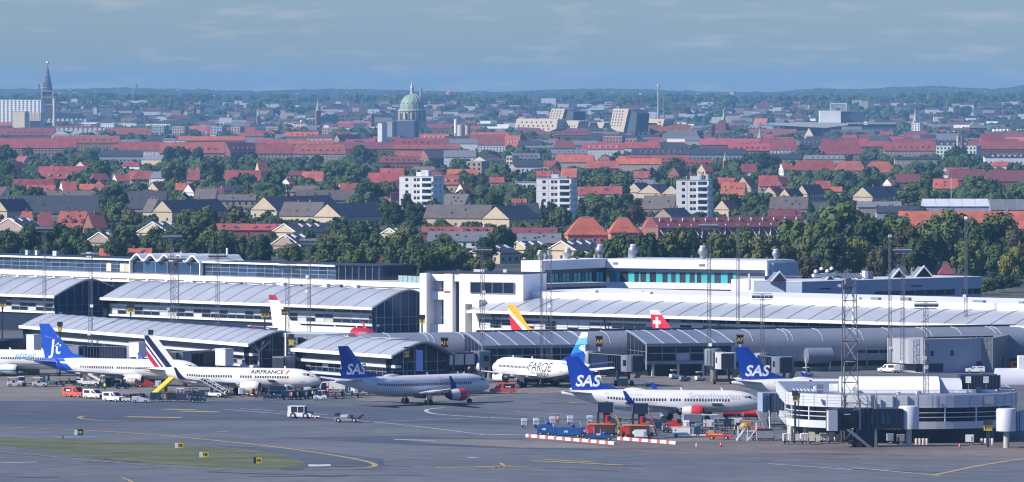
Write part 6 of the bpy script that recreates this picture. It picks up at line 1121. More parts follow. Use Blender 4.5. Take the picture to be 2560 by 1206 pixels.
for a in ((0, 246, 489, 531, 10.5, SLATE, TANW, 0, 13), (307, 418, 478, 520, 10.5, SLATE, TANW, -6, 13), (365, 402, 497, 528, 10.4, BROWN, CREAM, -28, 11), (105, 236, 477, 489, 8, BROWN, TANW, 0, 9), (488, 545, 472, 498, 9, BROWN, TANW, -10, 11), (545, 640, 486, 500, 9, BROWN, TANW, 0, 9), (740, 886, 475, 499, 10, BROWN, TANW, 4, 11), (705, 817, 505, 538, 10.4, BROWN, CREAM, -24, 12), (1108, 1178, 485, 513, 10, BROWN, TANW, -24, 12), (1065, 1236, 512, 544, 10.4, BROWN, CREAM, -20, 12), (1280, 1347, 507, 532, 9.5, SLATE, TANW, 10, 11), (1608, 1694, 489, 521, 10, BROWN, TANW, -15, 12), (1925, 2022, 492, 521, 9.5, BROWN, TANW, -8, 12), (2143, 2252, 504, 517, 8, GREYR, TANW, 0, 12), (2190, 2306, 515, 530, 8, SLATE, GRW, 0, 12)): wing(*a, chim=2, **K2)
# low houses with white verges close behind the airport
for a in ((-34, 78, 122, 545, 578, 7.2, SLATE, TANW), (208, 288, 362, 580, 606, 7.2, SLATE, TANW), (338, 427, 455, 554, 582, 7.2, SLATE, CREAM), (674, 752, 780, 585, 613, 8.0, SLATE, TANW), (678, 742, 850, 559, 580, 7.4, SLATE, CREAM), (953, 995, 1010, 570, 583, 6.5, SLATE, CREAM), (1172, 1250, 1300, 613, 632, 6.5, SLATE, CREAM), (1262, 1326, 1380, 603, 624, 6.5, SLATE, CREAM), (1366, 1441, 1516, 602, 625, 7.5, SLATE, CREAM)):
    T = gab(*a, verge=WHITE, chim=0, rot=50, **K2)
    for k in range(3): bx('skylight_strip', LGREY, T, -6 + k * 5, -5.2 + k * 5, -3.4, -.8, a[5] - .75 - .3, a[5] - .55, (R(24), 0, 0))
wing(1070, 1238, 579, 602, 6.5, GREYR, WHW, -4, 11, **K2); wing(1293, 1402, 584, 606, 6.5, GREYR, TANW, 0, 10, **K2); wing(1453, 1478, 628, 640, 5.5, SLATE, WHW, 80, 6, verge=WHITE, chim=0)
# red roofs
near_red = [(47, 87, 528, 566, 9, TILE, BRICK, 0, 11, .4), (90, 136, 529, 564, 9, TILEM, BRICK, 5, 11, .4), (140, 228, 528, 568, 9.5, TILE, BRICK, 0, 12, .25), (214, 262, 533, 568, 9, TILEM, BRICK, 30, 10, .0), (540, 622, 559, 574, 7, TILE, BRICK, 0, 8, 0), (625, 702, 560, 574, 7, TILE, BRICK, 0, 8, 0), (250, 379, 621, 641, 6.5, TILEO, BRICK, 0, 9, 0), (1055, 1142, 567, 580, 7.5, TILE, BRICK, 0, 8, 0), (1144, 1232, 568, 581, 7.5, TILE, BRICK, 0, 8, 0), (1280, 1392, 569, 582, 7, TILEM, BRICK, 0, 8, 0), (1795, 1839, 637, 650, 5.5, TILEM, BRICK, 0, 8, 0),
 (34, 135, 448, 464, 10, TILE, CREAM, 0, 10, 0), (68, 138, 463, 485, 9.5, TILEO, CREAM, 0, 10, 0), (97, 213, 416, 440, 11, TILE, CREAM, 0, 11, 0), (105, 188, 426, 446, 10.5, TILE, CREAM, 0, 10, .3), (150, 190, 453, 475, 9, TILEO, WHW, 20, 9, 0), (200, 236, 460, 474, 8.5, TILEO, WHW, 0, 9, 0), (240, 263, 450, 466, 9.5, TILE, BRICK, 60, 9, 0), (283, 322, 435, 452, 9.5, TILE, WHW, 25, 9, 0), (323, 372, 427, 447, 11, TILE, CREAM, 10, 12, .8), (374, 412, 456, 474, 8.5, TILEM, CREAM, 55, 9, 0), (440, 464, 458, 474, 8.5, TILEO, WHW, 0, 8, 0), (463, 489, 459, 480, 9, TILE, WHW, 60, 8, 0), (468, 499, 424, 449, 11, TILE, CREAM, 0, 10, 0), (563, 652, 426, 451, 11, TILE, CREAM, 0, 11, 0), (640, 668, 404, 428, 12, TILE, CREAM, 20, 11, 0), (710, 727, 446, 460, 9, TILEO, WHW, 55, 8, 0), (755, 810, 429, 452, 11, TILE, WHW, -8, 11, 0), (845, 899, 458, 481, 9.5, TILEO, WHW, 20, 9, 0), (922, 1000, 432, 456, 11, TILE, CREAM, 0, 11, 0), (950, 1010, 421, 440, 11.5, TILE, CREAM, 0, 11, 0), (967, 998, 462, 481, 9, TILE, PINKW, 20, 9, 0), (1083, 1148, 438, 460, 10.5, TILE, CREAM, 0, 11, 0), (1075, 1114, 424, 436, 10, BROWN, BRICK, 70, 12, 0), (1143, 1176, 459, 483, 9, TILEO, WHW, 45, 9, 0), (1225, 1260, 443, 456, 9.5, TILE, CREAM, 0, 10, 0),
 (1342, 1377, 427, 440, 10, TILE, WHW, 0, 9, 0), (1403, 1444, 421, 442, 11, TILEO, CREAM, -8, 10, 0), (1445, 1500, 467, 486, 9, TILE, WHW, 0, 9, 0), (1498, 1554, 466, 484, 9, TILE, WHW, 0, 9, 0), (1280, 1316, 497, 508, 8.5, TILE, CREAM, 0, 9, 0), (1803, 1866, 456, 486, 10, TILEO, CREAM, -12, 10, 0), (1846, 1882, 441, 470, 11, TILEO, CREAM, 66, 10, 0), (1897, 1944, 439, 464, 10.5, TILE, CREAM, 0, 10, 0), (1950, 1982, 408, 424, 11, TILEO, WHW, 20, 9, 0), (1985, 2090, 402, 425, 12.5, TILE, CREAM, 0, 12, .15), (2088, 2162, 403, 425, 12.5, TILE, CREAM, 0, 12, .3), (2157, 2242, 404, 430, 12, TILEO, TANW, 0, 12, .5), (2212, 2236, 447, 461, 9, TILEO, WHW, 40, 8, 0), (2078, 2104, 467, 478, 8, TILEO, CREAM, 0, 8, 0), (2280, 2309, 461, 474, 8.5, TILEO, WHW, 30, 8, 0), (2333, 2394, 447, 470, 10, TILEO, CREAM, 0, 10, 0), (2370, 2466, 423, 449, 11.5, TILEM, BRICK, 0, 11, .1), (2460, 2570, 426, 452, 11.5, TILEM, BRICK, 0, 11, .2), (2240, 2300, 435, 455, 10, TILEM, BRICK, 0, 10, 0),
 (1920, 2002, 524, 545, 8.5, TILEM, BRICK, 0, 10, 0), (1925, 2037, 545, 566, 8, SLATE, WHW, 0, 10, 0), (2128, 2170, 650, 668, 6, BROWN, TANW, 0, 9, 0), (2280, 2352, 659, 674, 6, BROWN, TANW, 0, 10, 0), (2348, 2384, 662, 684, 6, TILEM, BRICK, 0, 10, .6), (2040, 2075, 452, 470, 9, TILE, BRICK, 0, 9, 0), (1475, 1520, 444, 458, 9.5, TILEM, WHW, 25, 9, 0), (1585, 1625, 428, 444, 10, TILE, WHW, 0, 9, 0), (1676, 1716, 417, 437, 11, TILE, BRICK, 60, 9, 0), (1748, 1778, 410, 428, 11, TILEO, CREAM, 40, 9, 0)]
for i, (x0, x1, yr, ye, hr, rm, wm, rot, d, hip) in enumerate(near_red): wing(x0, x1, yr, ye, hr, rm, wm, rot, d, hip, chim=1 + (x1 - x0 > 60), dorm=(3 if i % 6 == 2 and x1 - x0 > 60 else 0), detail=2 if yr > 440 else 1)
# long red roof at the right and silver sheds behind it
T = wing(2247, 2620, 528, 570, 10, TILEO, WHW, 0, 17, label='very long orange red roof with white walls behind the tall trees', chim=4, wallv=2)
def shed(x0, x1, yt, ye, yb, hr, lab, m=LGREY):
    D = dep(yt, hr); s = F / D; c = PD((x0 + x1) / 2, D); Wd = (x1 - x0) / s; T = thing('metal_shed', lab, 'shed', c, 0, 'silver roofed sheds'); he = hgt(ye, D)
    MB().extr([(-9, 0), (-9, he), (0, hr), (9, he), (9, 0)], 'x', -Wd / 2, Wd / 2).build('wall', mat('shed_wall', (.38, .42, .47), .6, var=.1), T); n = max(3, int(Wd / 6))
    for k in range(n):
        MB().quad((-Wd / 2 + Wd * k / n + .1, -9.4, he - .1), (-Wd / 2 + Wd * (k + 1) / n - .1, -9.4, he - .1), (-Wd / 2 + Wd * (k + 1) / n - .1, 0, hr + .12), (-Wd / 2 + Wd * k / n + .1, 0, hr + .12)).build('roof_panel', m, T)
    PROT.append((x0, x1, yt, yb, D)); return T
shed(2305, 2470, 498, 515, 524, 10.5, 'silver ribbed shed roof beside the white flagpole'); shed(2472, 2640, 499, 524, 528, 10, 'pale weathered shed roof cut by the frame edge', GREYR)
T = thing('flagpole', 'white flagpole standing up behind the silver shed roof', 'flagpole', PD(2378, dep(447, 17)), 0); MB().tube((0, 0, 0), (0, 0, 17), .16, .1, 8).build('pole', WHITE, T); MB().lathe([(.2, 17), (.2, 17.3), (0, 17.4)], n=8).build('knob', WHITE, T)
# pink hipped houses and the long terrace with saw-tooth gables
def pinkhouse(x0, x1, yr, ye, lab, rot=0):
    D = dep(yr, 12); s = F / D; c = PD((x0 + x1) / 2, D); Wd = (x1 - x0) / s - .7; he = hgt(ye, D - 6); T = house((c.x, c.y), R(rot), Wd, 12.5, he, 12, TILEO, PINKW, .66, 0, label=lab, chim=0, group='pink hipped houses'); PROT.append((x0, x1, yr, ye + 28, D))
    bx('ridge_cap', LGREY, T, -1.6, 1.6, -.3, .3, 11.95, 12.15)
    for k in range(9): bx('eave_bracket', DGREY, T, -Wd / 2 + .3 + k * Wd / 9, -Wd / 2 + .9 + k * Wd / 9, -6.45, -6.25, he - .35, he - .05)
    for x in (-.34, -.17, .17, .34): bx('window', INK, T, Wd * x - .45, Wd * x + .45, -6.32, -6.24, he - 3.4, he - 1.7); bx('window_frame', WHITE, T, Wd * x - .6, Wd * x + .6, -6.28, -6.2, he - 3.55, he - 1.55)
    for x in (-.08, .07): bx('roof_window', GREYP, T, Wd * x - .4, Wd * x + .4, -4.6, -3.9, he + 1.2, he + 1.9)
    bx('link_wall', WHITE, T, Wd / 2, Wd / 2 + 2.0, -1, 4, 0, he + 1.5); return T
pinkhouse(1413, 1517, 543, 585, 'pink house with red hipped roof and four white framed windows', 6); pinkhouse(1520, 1594, 544, 580, 'second pink house with red hipped roof half hidden by trees', 6); pinkhouse(1604, 1642, 544, 580, 'narrow pink end house with red hipped roof at the start of the terrace', 6)
D = dep(545, 12.5); a, b_ = PD(1630, D), PD(2000, D + 34); loc, rz, LN = frame(a, b_)
T = thing('terrace', 'long maroon roofed terrace with a row of red gables and white sloping edges', 'terrace', loc, rz)
MB().extr([(-5, 8.6), (0, 12.6), (6, 9), (6, 8.6)], 'x', 0, LN).build('roof', TILEM, T); bx('wall', BRICK, T, 0, LN, -4.6, 6, 0, 8.6); n = 13; g = LN / n  # maroon tile carries the roof's shadow side in its colour
for k in range(n):
    x = LN * (k + .5) / n
    MB().add([(x - g * .5, -3.4, 9.9), (x + g * .5, -3.4, 9.9), (x, -6.6, 4.4), (x - g * .5, -2.8, 9.7), (x + g * .5, -2.8, 9.7), (x, -6.0, 4.2)], [(0, 1, 2), (3, 5, 4), (0, 3, 4, 1), (1, 4, 5, 2), (2, 5, 3, 0)]).build('red_gable', TILEO, T)
    MB().tube((x + g * .5, -3.6, 9.8), (x + .1, -6.8, 4.3), .24, .24, 5).build('white_edge', WHITE, T); MB().tube((x - g * .5, -3.6, 9.8), (x - .1, -6.8, 4.3), .16, .16, 5).build('white_edge', WHITE, T)
    bx('chimney', LGREY, T, x - .3, x + .3, -2.0, -1.4, 11, 12.3)
PROT.append((1640, 1990, 530, 580, D))
# three white blocks of flats
def flats(x0, xs, x1, yt, yb, lab, top):
    hh = 20.5; D = dep(yt, hh); s = F / D; rot = math.atan((x1 - xs) / (xs - x0)) * -1.0; w_ = (xs - x0) / s / cos(rot); dd = w_ * .98
    c = PD(xs, D - 4); T = thing('apartment_block', lab, 'flats', c, -abs(rot) * -1, 'white blocks of flats'); T.rotation_euler.z = abs(rot) * -1
    # local: front runs from -w_ to 0, right side runs back from 0
    bx('front_wall', WHW, T, -w_, 0, 0, dd, 0, hh); bx('roof_edge', GRW, T, -w_ - .05, .05, -.05, dd, hh, hh + .35); fl = 7; fh = hh / fl
    for f in range(fl):
        z = f * fh + 1.0
        for u, ww, m in ((.22, 1.5, INK), (.46, 1.2, INK), (.56, 1.3, GLASSB)): bx('window', m, T, -w_ + w_ * u - ww / 2, -w_ + w_ * u + ww / 2, -.06, .02, z, z + 1.35)
        bx('balcony_recess', INK, T, -w_ * .33, -w_ * .06, -.05, .05, z - .1, z + 1.55); bx('balcony_window', GLASSB, T, -w_ * .30, -w_ * .18, -.08, -.02, z, z + 1.5); bx('balcony_front', WHITE, T, -w_ * .34, -w_ * .03, -1.3, -.1, z - 1.0, z - .05)
        for v in (.25, .65): bx('window', INK, T, -.02, .06, dd * v - .6, dd * v + .6, z, z + 1.3)
        bx('slab_joint', LGREY, T, -w_ - .02, .03, -.03, .1, f * fh - .06, f * fh + .06)
    bx('panel_joint', GRW, T, -w_ * .66, -w_ * .655, -.04, .02, 0, hh)
    for (xa, xb, z0, z1, m) in top: bx('roof_house', m, T, -w_ * xa, -w_ * xb, 3, 8, hh + .3, hh + z1)
    for k in range(5): MB().tube((-w_ * (.2 + .13 * k), 5, hh), (-w_ * (.2 + .13 * k), 5, hh + 2.0 + 1.6 * (k % 2)), .07, .07, 5).build('aerial', WHITE, T)
    PROT.append((x0, x1, yt - 12, yb, D)); return T
flats(998, 1083, 1109, 443, 520, 'white block of flats with a stepped white roof house, near the pine trees', ((.55, .3, 0, 2.4, WHW), (.42, .2, 0, 3.2, WHW))); flats(1341, 1428, 1444, 448, 522, 'middle white block of flats with low grey roof boxes', ((.6, .4, 0, 2.2, LGREY), (.4, .15, 0, 1.2, GRW))); flats(1691, 1772, 1784, 452, 530, 'white block of flats with pale roof box and tall aerials', ((.6, .25, 0, 2.0, LGREY), (.12, .05, 0, 3.0, LGREY), (.3, .25, 0, 3.6, SAND)))
T = thing('white_annex_house', 'low white flat house between trees beside the middle white block', 'house', PD(1318, dep(456, 9)), 0, 'houses of the town'); bx('wall', WHW, T, -7, 5, -4, 4, 0, 9); [bx('window', INK, T, -5 + k * 2.6, -3.6 + k * 2.6, -4.06, -4, 5.5, 7.4) for k in range(4)]; bx('roof_edge', LGREY, T, -7.2, 5.2, -4.2, 4.2, 9, 9.25)
# city rows: long roofs four or five storeys high
city = [(-60, 192, 346, 369, 18, TILE, BRICK, 0, 0), (135, 300, 340, 356, 18, TILE, BRICK, 0, 0), (297, 401, 355, 376, 17, TILE, WHW, 0, 0), (400, 562, 356, 382, 17, TILE, BRICK, 0, 0), (447, 612, 341, 351, 17, TILEO, BRICK, 0, 0), (250, 356, 376, 390, 13, SLATE, GRW, 0, 0), (560, 642, 357, 380, 16, TILEM, BRICK, 40, 0), (640, 733, 360, 383, 17, TILE, TANW, 0, 0), (733, 866, 361, 384, 17, TILE, TANW, 0, .1), (722, 836, 350, 360, 17, TILE, BRICK, 0, 0), (835, 990, 356, 372, 16, TILEM, BRICK, 0, 0), (985, 1122, 346, 362, 17, TILE, BRICK, 0, 0), (985, 1150, 362, 372, 15, TILE, BRICK, 0, 0), (947, 1052, 391, 406, 13, TILEM, BRICK, 0, .1), (987, 1052, 378, 391, 14, TILE, CREAM, 0, 0), (1052, 1117, 374, 394, 14, BROWN, BRICK, 40, 0), (1050, 1122, 335, 346, 17, TILEO, WHW, 0, 0), (1160, 1263, 337, 362, 18, TILE, WHW, 0, 0), (1263, 1300, 339, 366, 18, TILEO, WHW, 0, 0), (1110, 1190, 376, 392, 14, GREYR, WHW, 0, 0), (1190, 1250, 391, 402, 12, BROWN, SAND, 50, 0),
 (1455, 1560, 358, 373, 16, TILE, WHW, 0, 0), (1555, 1652, 356, 370, 16, TILE, WHW, 0, .1), (1580, 1722, 371, 385, 15, SLATE, GRW, 0, 0), (1720, 1870, 372, 386, 15, SLATE, GRW, 0, .1), (1750, 1920, 347, 362, 17, TILE, BRICK, 0, 0), (1820, 1925, 359, 376, 16, TILE, BRICK, 0, 0), (1387, 1487, 386, 405, 14, TILEO, CREAM, 0, .1), (1572, 1722, 388, 404, 14, TILE, BRICK, 0, 0), (1540, 1652, 396, 410, 13, TILEO, CREAM, 0, 0), (1465, 1548, 402, 420, 12, TILE, BRICK, 0, .1), (1280, 1350, 383, 396, 13, GREYR, BRICK, 0, 0), (1290, 1358, 400, 416, 12, SLATE, WHW, 0, 0), (1380, 1470, 374, 384, 14, GREYR, GRW, 0, 0), (1383, 1440, 353, 370, 15, TILEM, BRICK, 0, .3), (1655, 1700, 389, 403, 13, TILE, BRICK, 30, 0), (1700, 1780, 399, 415, 12, TILE, BRICK, 0, 0),
 (1900, 1990, 348, 374, 17, TILE, WHW, 0, 0), (1990, 2055, 346, 362, 17, SLATE, TANW, 0, 0), (2045, 2157, 349, 384, 18, TILE, BRICK, 0, .25), (2150, 2215, 353, 366, 16, TILE, BRICK, 0, 0), (2210, 2338, 354, 376, 18, TILE, TANW, 0, 0), (2240, 2340, 347, 358, 18, TILEM, BRICK, 0, 0), (2335, 2446, 351, 366, 17, SLATE, WHW, 0, 0), (2420, 2620, 353, 372, 17, TILE, BRICK, 0, 0), (2515, 2620, 343, 352, 17, TILEO, BRICK, 0, 0), (2460, 2600, 388, 393, 13, SLATE, WHW, 0, 0), (2236, 2350, 392, 398, 12, SLATE, TANW, 0, 0), (2010, 2110, 388, 398, 12, GREYR, CREAM, 0, 0), (1895, 2000, 384, 398, 12, SLATE, CREAM, 0, 0),
 (467, 526, 315, 331, 18, TILEO, BRICK, 0, 0), (135, 245, 314, 322, 18, TILEM, BRICK, 0, 0), (-40, 60, 306, 314, 18, TILEO, BRICK, 0, 0), (140, 232, 278, 290, 26, TILEM, TANW, 0, 0), (236, 285, 282, 292, 25, BROWN, WHW, 0, 0), (284, 345, 279, 291, 26, TILE, BRICK, 0, 0), (0, 140, 320, 338, 18, TILE, BRICK, 0, 0), (270, 370, 320, 336, 18, TILE, BRICK, 0, 0), (715, 796, 330, 341, 18, TILEO, BRICK, 0, 0), (1045, 1130, 312, 321, 19, TILE, BRICK, 0, 0), (1280, 1385, 318, 336, 17, TILEM, BRICK, 0, .3), (1385, 1480, 320, 337, 17, TILEM, BRICK, 0, .3)]
for i, (x0, x1, yr, ye, hr, rm, wm, rot, hip) in enumerate(city): wing(x0, x1, yr, ye, hr, rm, wm, rot, 14, hip, wallv=17, chim=2 + (x1 - x0) // 26, dorm=(3 + (x1 - x0) // 28 if i % 5 in (1, 3) else 0), cat='town house' if x1 - x0 < 90 else 'housing block', name='town_house')
def block(x0, x1, yt, yb, hh, m, lab=None, desc=None, win=0, wm=INK, D=None, name='city_block', d=14, roofm=None, cat='building'):
    D = D or dep(yt, hh); s = F / D; c = PD((x0 + x1) / 2, D); W2 = max(2.5, (x1 - x0) / s / 2 / cos(R(22)) - d * .18); T = thing(name, lab or '', cat, c, R(-22), 'flat roofed city blocks' if not lab else None)
    bx('wall', m, T, -W2, W2, 0, d, 0, hh); bx('roof_edge', roofm or GRW, T, -W2 - .1, W2 + .1, -.1, d + .1, hh, hh + .5)
    if win:
        rows = max(1, int((hh - 1) / 3.3)); nx_ = max(2, int(2 * W2 / (3.4 * win))); b = MB()
        for r_ in range(rows):
            for i in range(nx_): x = -W2 + 2 * W2 * (i + .5) / nx_; b.box(x - .8 * win, x + .8 * win, -.08, .02, hh - 2.9 - r_ * 3.3 - .4 * (win - 1), hh - 1.0 - r_ * 3.3)
        b.build('glazing', wm, T, kind='stuff')
    PROT.append((x0, x1, yt, yb, D))
    if not lab: AUTO.append((T, desc or 'flat %s city block' % WALN.get(m.name, 'pale'), (x0 + x1) / 2, yt))
    return T
for a in ((940, 959, 309, 350, 30, WHW, 'narrow white slab end of the tower block before the copper dome'), (960, 986, 306, 350, 30, GRW, 'grey middle slab of the tower block before the copper dome'), (988, 1041, 303, 346, 29, DARKW, 'blue glass gridded office in front of the copper dome')): block(*a, win=1 if a[5] is DARKW else 0, wm=GLASSB)
block(1045, 1080, 287, 312, 24, GRW, 'grey brown end wall of the dark hall beside the copper dome'); block(1081, 1136, 286, 312, 24, DARKW, 'dark navy windowless hall beside the copper dome')
block(2335, 2446, 366, 392, 14, mat('pale_green_wall', (.45, .55, .48), .8), 'pale green block of flats with balconies among red roofs', win=1); block(2275, 2303, 308, 330, 20, WHW, 'small white block with three rows of windows before the white spire', win=1); block(1692, 1748, 351, 359, 12, WHW, 'long low white flat roofed block with a raised box', win=0); block(-40, 108, 239, 268, 52, WHW, 'huge white ward building with many windows beside the dark spire', win=2, D=10400); block(27, 66, 265, 300, 36, SAND, 'sandy block with one tall blue window below the ward building', D=9300); block(66, 106, 268, 298, 34, SAND, 'sandy low block against the foot of the dark spire', win=1, D=9320); block(360, 475, 287, 298, 22, SAND, 'long sandy block with a row of dark windows beyond the white tents', win=1); block(1502, 1560, 342, 366, 16, mat('pink_brick', (.30, .17, .14), .85), 'pinkish brick block with stepped flat roof', win=1); block(1558, 1598, 348, 366, 15, mat('pink_brick', (.30, .17, .14), .85), 'pinkish brick block with open loggias next to its stepped twin', win=1)
for a in ((375, 415, 316, 340, 20, GRW), (425, 466, 317, 340, 20, TANW), (522, 560, 318, 334, 20, GRW), (572, 605, 318, 333, 20, TANW), (757, 779, 249, 272, 40, STONE), (822, 838, 248, 256, 36, WHW), (775, 840, 262, 268, 28, SAND), (855, 873, 261, 280, 28, WHW), (874, 926, 262, 285, 28, GRW), (598, 627, 248, 264, 40, WHW), (1601, 1631, 258, 280, 36, GRW), (1822, 1837, 231, 247, 67, SAND), (1734, 1758, 265, 281, 30, SAND), (1765, 1783, 315, 342, 22, BRICK), (1430, 1475, 280, 290, 24, SAND), (700, 772, 312, 321, 16, WHW), (520, 545, 338, 348, 14, SAND), (88, 98, 211, 222, 94, GRW), (98, 108, 209, 222, 97, SAND), (247, 290, 309, 318, 18, WHW), (300, 345, 310, 318, 18, WHW), (360, 430, 311, 318, 18, WHW), (1985, 2050, 279, 288, 24, WHW), (1380, 1440, 268, 275, 30, BRICK), (1450, 1530, 266, 276, 28, BRICK), (800, 850, 320, 334, 18, TANW), (660, 700, 318, 332, 18, TANW), (775, 803, 315, 342, 18, GRW), (1158, 1212, 405, 420, 11, TANW), (1262, 1284, 391, 412, 13, SAND)): block(*a, win=1)
rr = random.Random(77)
mats_r = [TILE, TILE, TILE, TILEO, TILEM, SLATE, GREYR, BROWN]; mats_w = [BRICK, CREAM, WHW, TANW, GRW, WHW, SAND]
def clear(x0, x1, y0, y1, D, tol=.18):
    for (a, b2, c, d, Dp) in PROT:
        if D < Dp:
            ox = min(x1, b2) - max(x0, a); oy = min(y1, d) - max(y0, c)
            if ox > 0 and oy > 0 and ox * oy > tol * min((b2 - a) * (d - c), (x1 - x0) * (y1 - y0) * 2): return False
    return True
n = 0; tries = 0
while n < 96 and tries < 4000:
    tries += 1; px = rr.uniform(-30, 2590); hr = rr.uniform(9, 19); yr = rr.choice([rr.uniform(275, 345), rr.uniform(300, 345), rr.uniform(385, 470)])
    if yr > 380: hr = rr.uniform(7.5, 10.5)
    else: hr = rr.uniform(15, 26)
    D = dep(yr, hr); s = F / D; Wd = rr.uniform(9, 22) if yr > 380 else rr.uniform(20, 70); w_ = Wd * s; 
    if not clear(px - w_ / 2, px + w_ / 2, yr, yr + 18 * s / 2, D, .1): continue
    rm, wm = rr.choice(mats_r), rr.choice(mats_w); PROT.append((px - w_ / 2, px + w_ / 2, yr, yr + 6 * s, D)); c = PD(px, D)
    house((c.x, c.y), R(rr.choice([0, 0, -15, 20, 55, -30])), Wd, rr.uniform(8, 12), hr * rr.uniform(.5, .72), hr, rm, wm, rr.choice([0, 0, 0, .3]), 1, chim=1 + (Wd > 25), name='house' if yr > 380 else 'town_house', cat='house' if yr > 380 else 'town house'); n += 1
# the far mass of roofs that nobody could count
mass = {m.name: MB() for m in (TILE, TILEM, SLATE, GREYR, WHW, TANW, BRICK, SAND)}
for i in range(2300):
    D = 6300 + 7600 * rr.random() ** 1.2; px = rr.uniform(-60, 2620); x = (px - 1280) / F * D; hr = rr.uniform(7, 17) * (1.15 if D > 8500 else 1); Wd = rr.uniform(7, 32); d = rr.uniform(8, 13); he = hr * rr.uniform(.6, .8)
    if not clear(px - Wd * F / D / 2, px + Wd * F / D / 2, hgt(0, D) and YH + F * (H - hr) / D, YH + F * (H - hr) / D + 8, D, .25): continue
    wn = rr.choice(['white_wall', 'white_wall', 'tan_brick_wall', 'brick_wall', 'sand_wall']); mass[wn].box(x - Wd / 2, x + Wd / 2, D, D + d, 0, he)
    if rr.random() < .72:
        b = mass[rr.choice(['red_tile', 'red_tile', 'maroon_tile', 'dark_slate', 'grey_roof', 'dark_slate'] if D < 8000 else ['red_tile', 'maroon_tile', 'dark_slate', 'dark_slate', 'grey_roof', 'grey_roof', 'white_wall'])]; b.add([(x - Wd / 2 - .3, D - .4, he), (x + Wd / 2 + .3, D - .4, he), (x + Wd / 2 + .3, D + d + .4, he), (x - Wd / 2 - .3, D + d + .4, he), (x - Wd / 2 - .3, D + d / 2, hr), (x + Wd / 2 + .3, D + d / 2, hr)], [(0, 1, 5, 4), (2, 3, 4, 5), (1, 2, 5), (3, 0, 4)])
    else: mass['grey_roof'].box(x - Wd / 2 - .1, x + Wd / 2 + .1, D - .1, D + d + .1, he, he + .5)
for i in range(1010):   # streets climbing the slope and pale specks in the wooded suburbs
    D = 10800 + 2300 * rr.random() ** 1.25 if i < 850 else rr.uniform(12500, 19000); px = rr.uniform(-40, 2600); x = (px - 1280) / F * D; z = terr(px, D); hh = (rr.uniform(5, 12) if i < 850 else rr.uniform(2, 7)) + (9 if rr.random() < .04 else 0); w_ = rr.uniform(5, 30) if i < 850 else rr.uniform(3, 12); wn = rr.choice(['white_wall', 'white_wall', 'sand_wall', 'tan_brick_wall', 'brick_wall', 'grey_roof'])
    mass[wn].box(x - w_ / 2, x + w_ / 2, D, D + 10, z - 12, z + hh)
    if rr.random() < .7: mass[rr.choice(['red_tile', 'maroon_tile', 'dark_slate', 'dark_slate', 'grey_roof', 'brick_wall'])].box(x - w_ / 2 - .3, x + w_ / 2 + .3, D - .3, D + 10, z + hh, z + hh + rr.uniform(1.5, 4))
mm = [m for m in (TILE, TILEM, SLATE, GREYR, WHW, TANW, BRICK, SAND)]; B = MB()
for k, m in enumerate(mm): q = mass[m.name]; B.add(q.v, q.f, k)
B.build('distant_roofscape', mm, kind='stuff')
# ------------------------------------------------------------------ landmarks of the skyline
def at(px, D): return PD(px, D)
# spiral spire church
D = 11300; k_ = 1.82; T = thing('spire_church', 'dark church with corkscrew spire and golden ball, tallest tower of the skyline', 'church', at(119, D), 0); T.scale = (k_,) * 3
zt = lambda py: hgt(py, D) / k_
bx('tower', mat('church_brick', (.10, .065, .06), .8, var=.2), T, -5.3, 5.3, -5, 5, 0, zt(243)); bx('belfry', mat('church_brick', (.10, .065, .06)), T, -4.6, 4.6, -4.4, 4.4, zt(243), zt(226))
for z0 in (zt(262), zt(243), zt(228)): bx('cornice', STONE, T, -5.6, 5.6, -5.4, 5.4, z0 - .5, z0 + .3)
for sx in (-1, 1): bx('corner_stone', STONE, T, sx * 5.35 - .5, sx * 5.35 + .5, -5.3, -4.4, zt(262), zt(228)); bx('belfry_opening', INK, T, sx * 2 - .8, sx * 2 + .8, -5.06, -4.9, zt(258), zt(248)); bx('belfry_opening', INK, T, sx * 1.8 - .7, sx * 1.8 + .7, -4.5, -4.38, zt(239), zt(231))
z0, z1 = zt(226), zt(166); b = MB(); 
for k in range(9): f = k / 9; f2 = (k + 1) / 9; r0 = 4.3 * (1 - f) ** .9 + .35; r1 = 4.3 * (1 - f2) ** .9 + .35; b.lathe([(r0, z0 + (z1 - z0) * f), (r1 * 1.02, z0 + (z1 - z0) * f2 - .9), (r1 * 1.28, z0 + (z1 - z0) * f2 - .6), (r1, z0 + (z1 - z0) * f2)], (0, 0, 0), 8)
b.build('spire', mat('dark_spire', (.075, .07, .085), .6, var=.3), T)
b = MB(); pts = [V((cos(a) * (4.6 * (1 - t) + .5), sin(a) * (4.6 * (1 - t) + .5), z0 + (z1 - z0) * t)) for t, a in ((i / 64, -i * 2 * pi * 3.5 / 64) for i in range(61))]
for p, q in zip(pts, pts[1:]): b.tube(p, q, .38, .38, 5)
b.build('spiral_stair', mat('gilt_brown', (.32, .24, .16), .5), T)
MB().tube((0, 0, z1 - 1), (0, 0, zt(160)), .3, .25, 8).build('finial', mat('dark_spire', (.075, .07, .085)), T); MB().lathe([(0, -1.5), (1.1, -1.0), (1.5, 0), (1.1, 1.0), (0, 1.5)], (0, 0, zt(158)), 12).build('golden_ball', mat('gold', (.8, .55, .2), .3, .6), T, smooth=True); MB().tube((0, 0, zt(155)), (0, 0, zt(151)), .3, .1, 6).build('figure', mat('gold', (.8, .55, .2)), T)
MB().extr([(5, 0), (5, zt(296)), (7, zt(283)), (33, zt(284)), (38, zt(300)), (38, 0)], 'y', -6, 8).build('nave', SLATE, T)
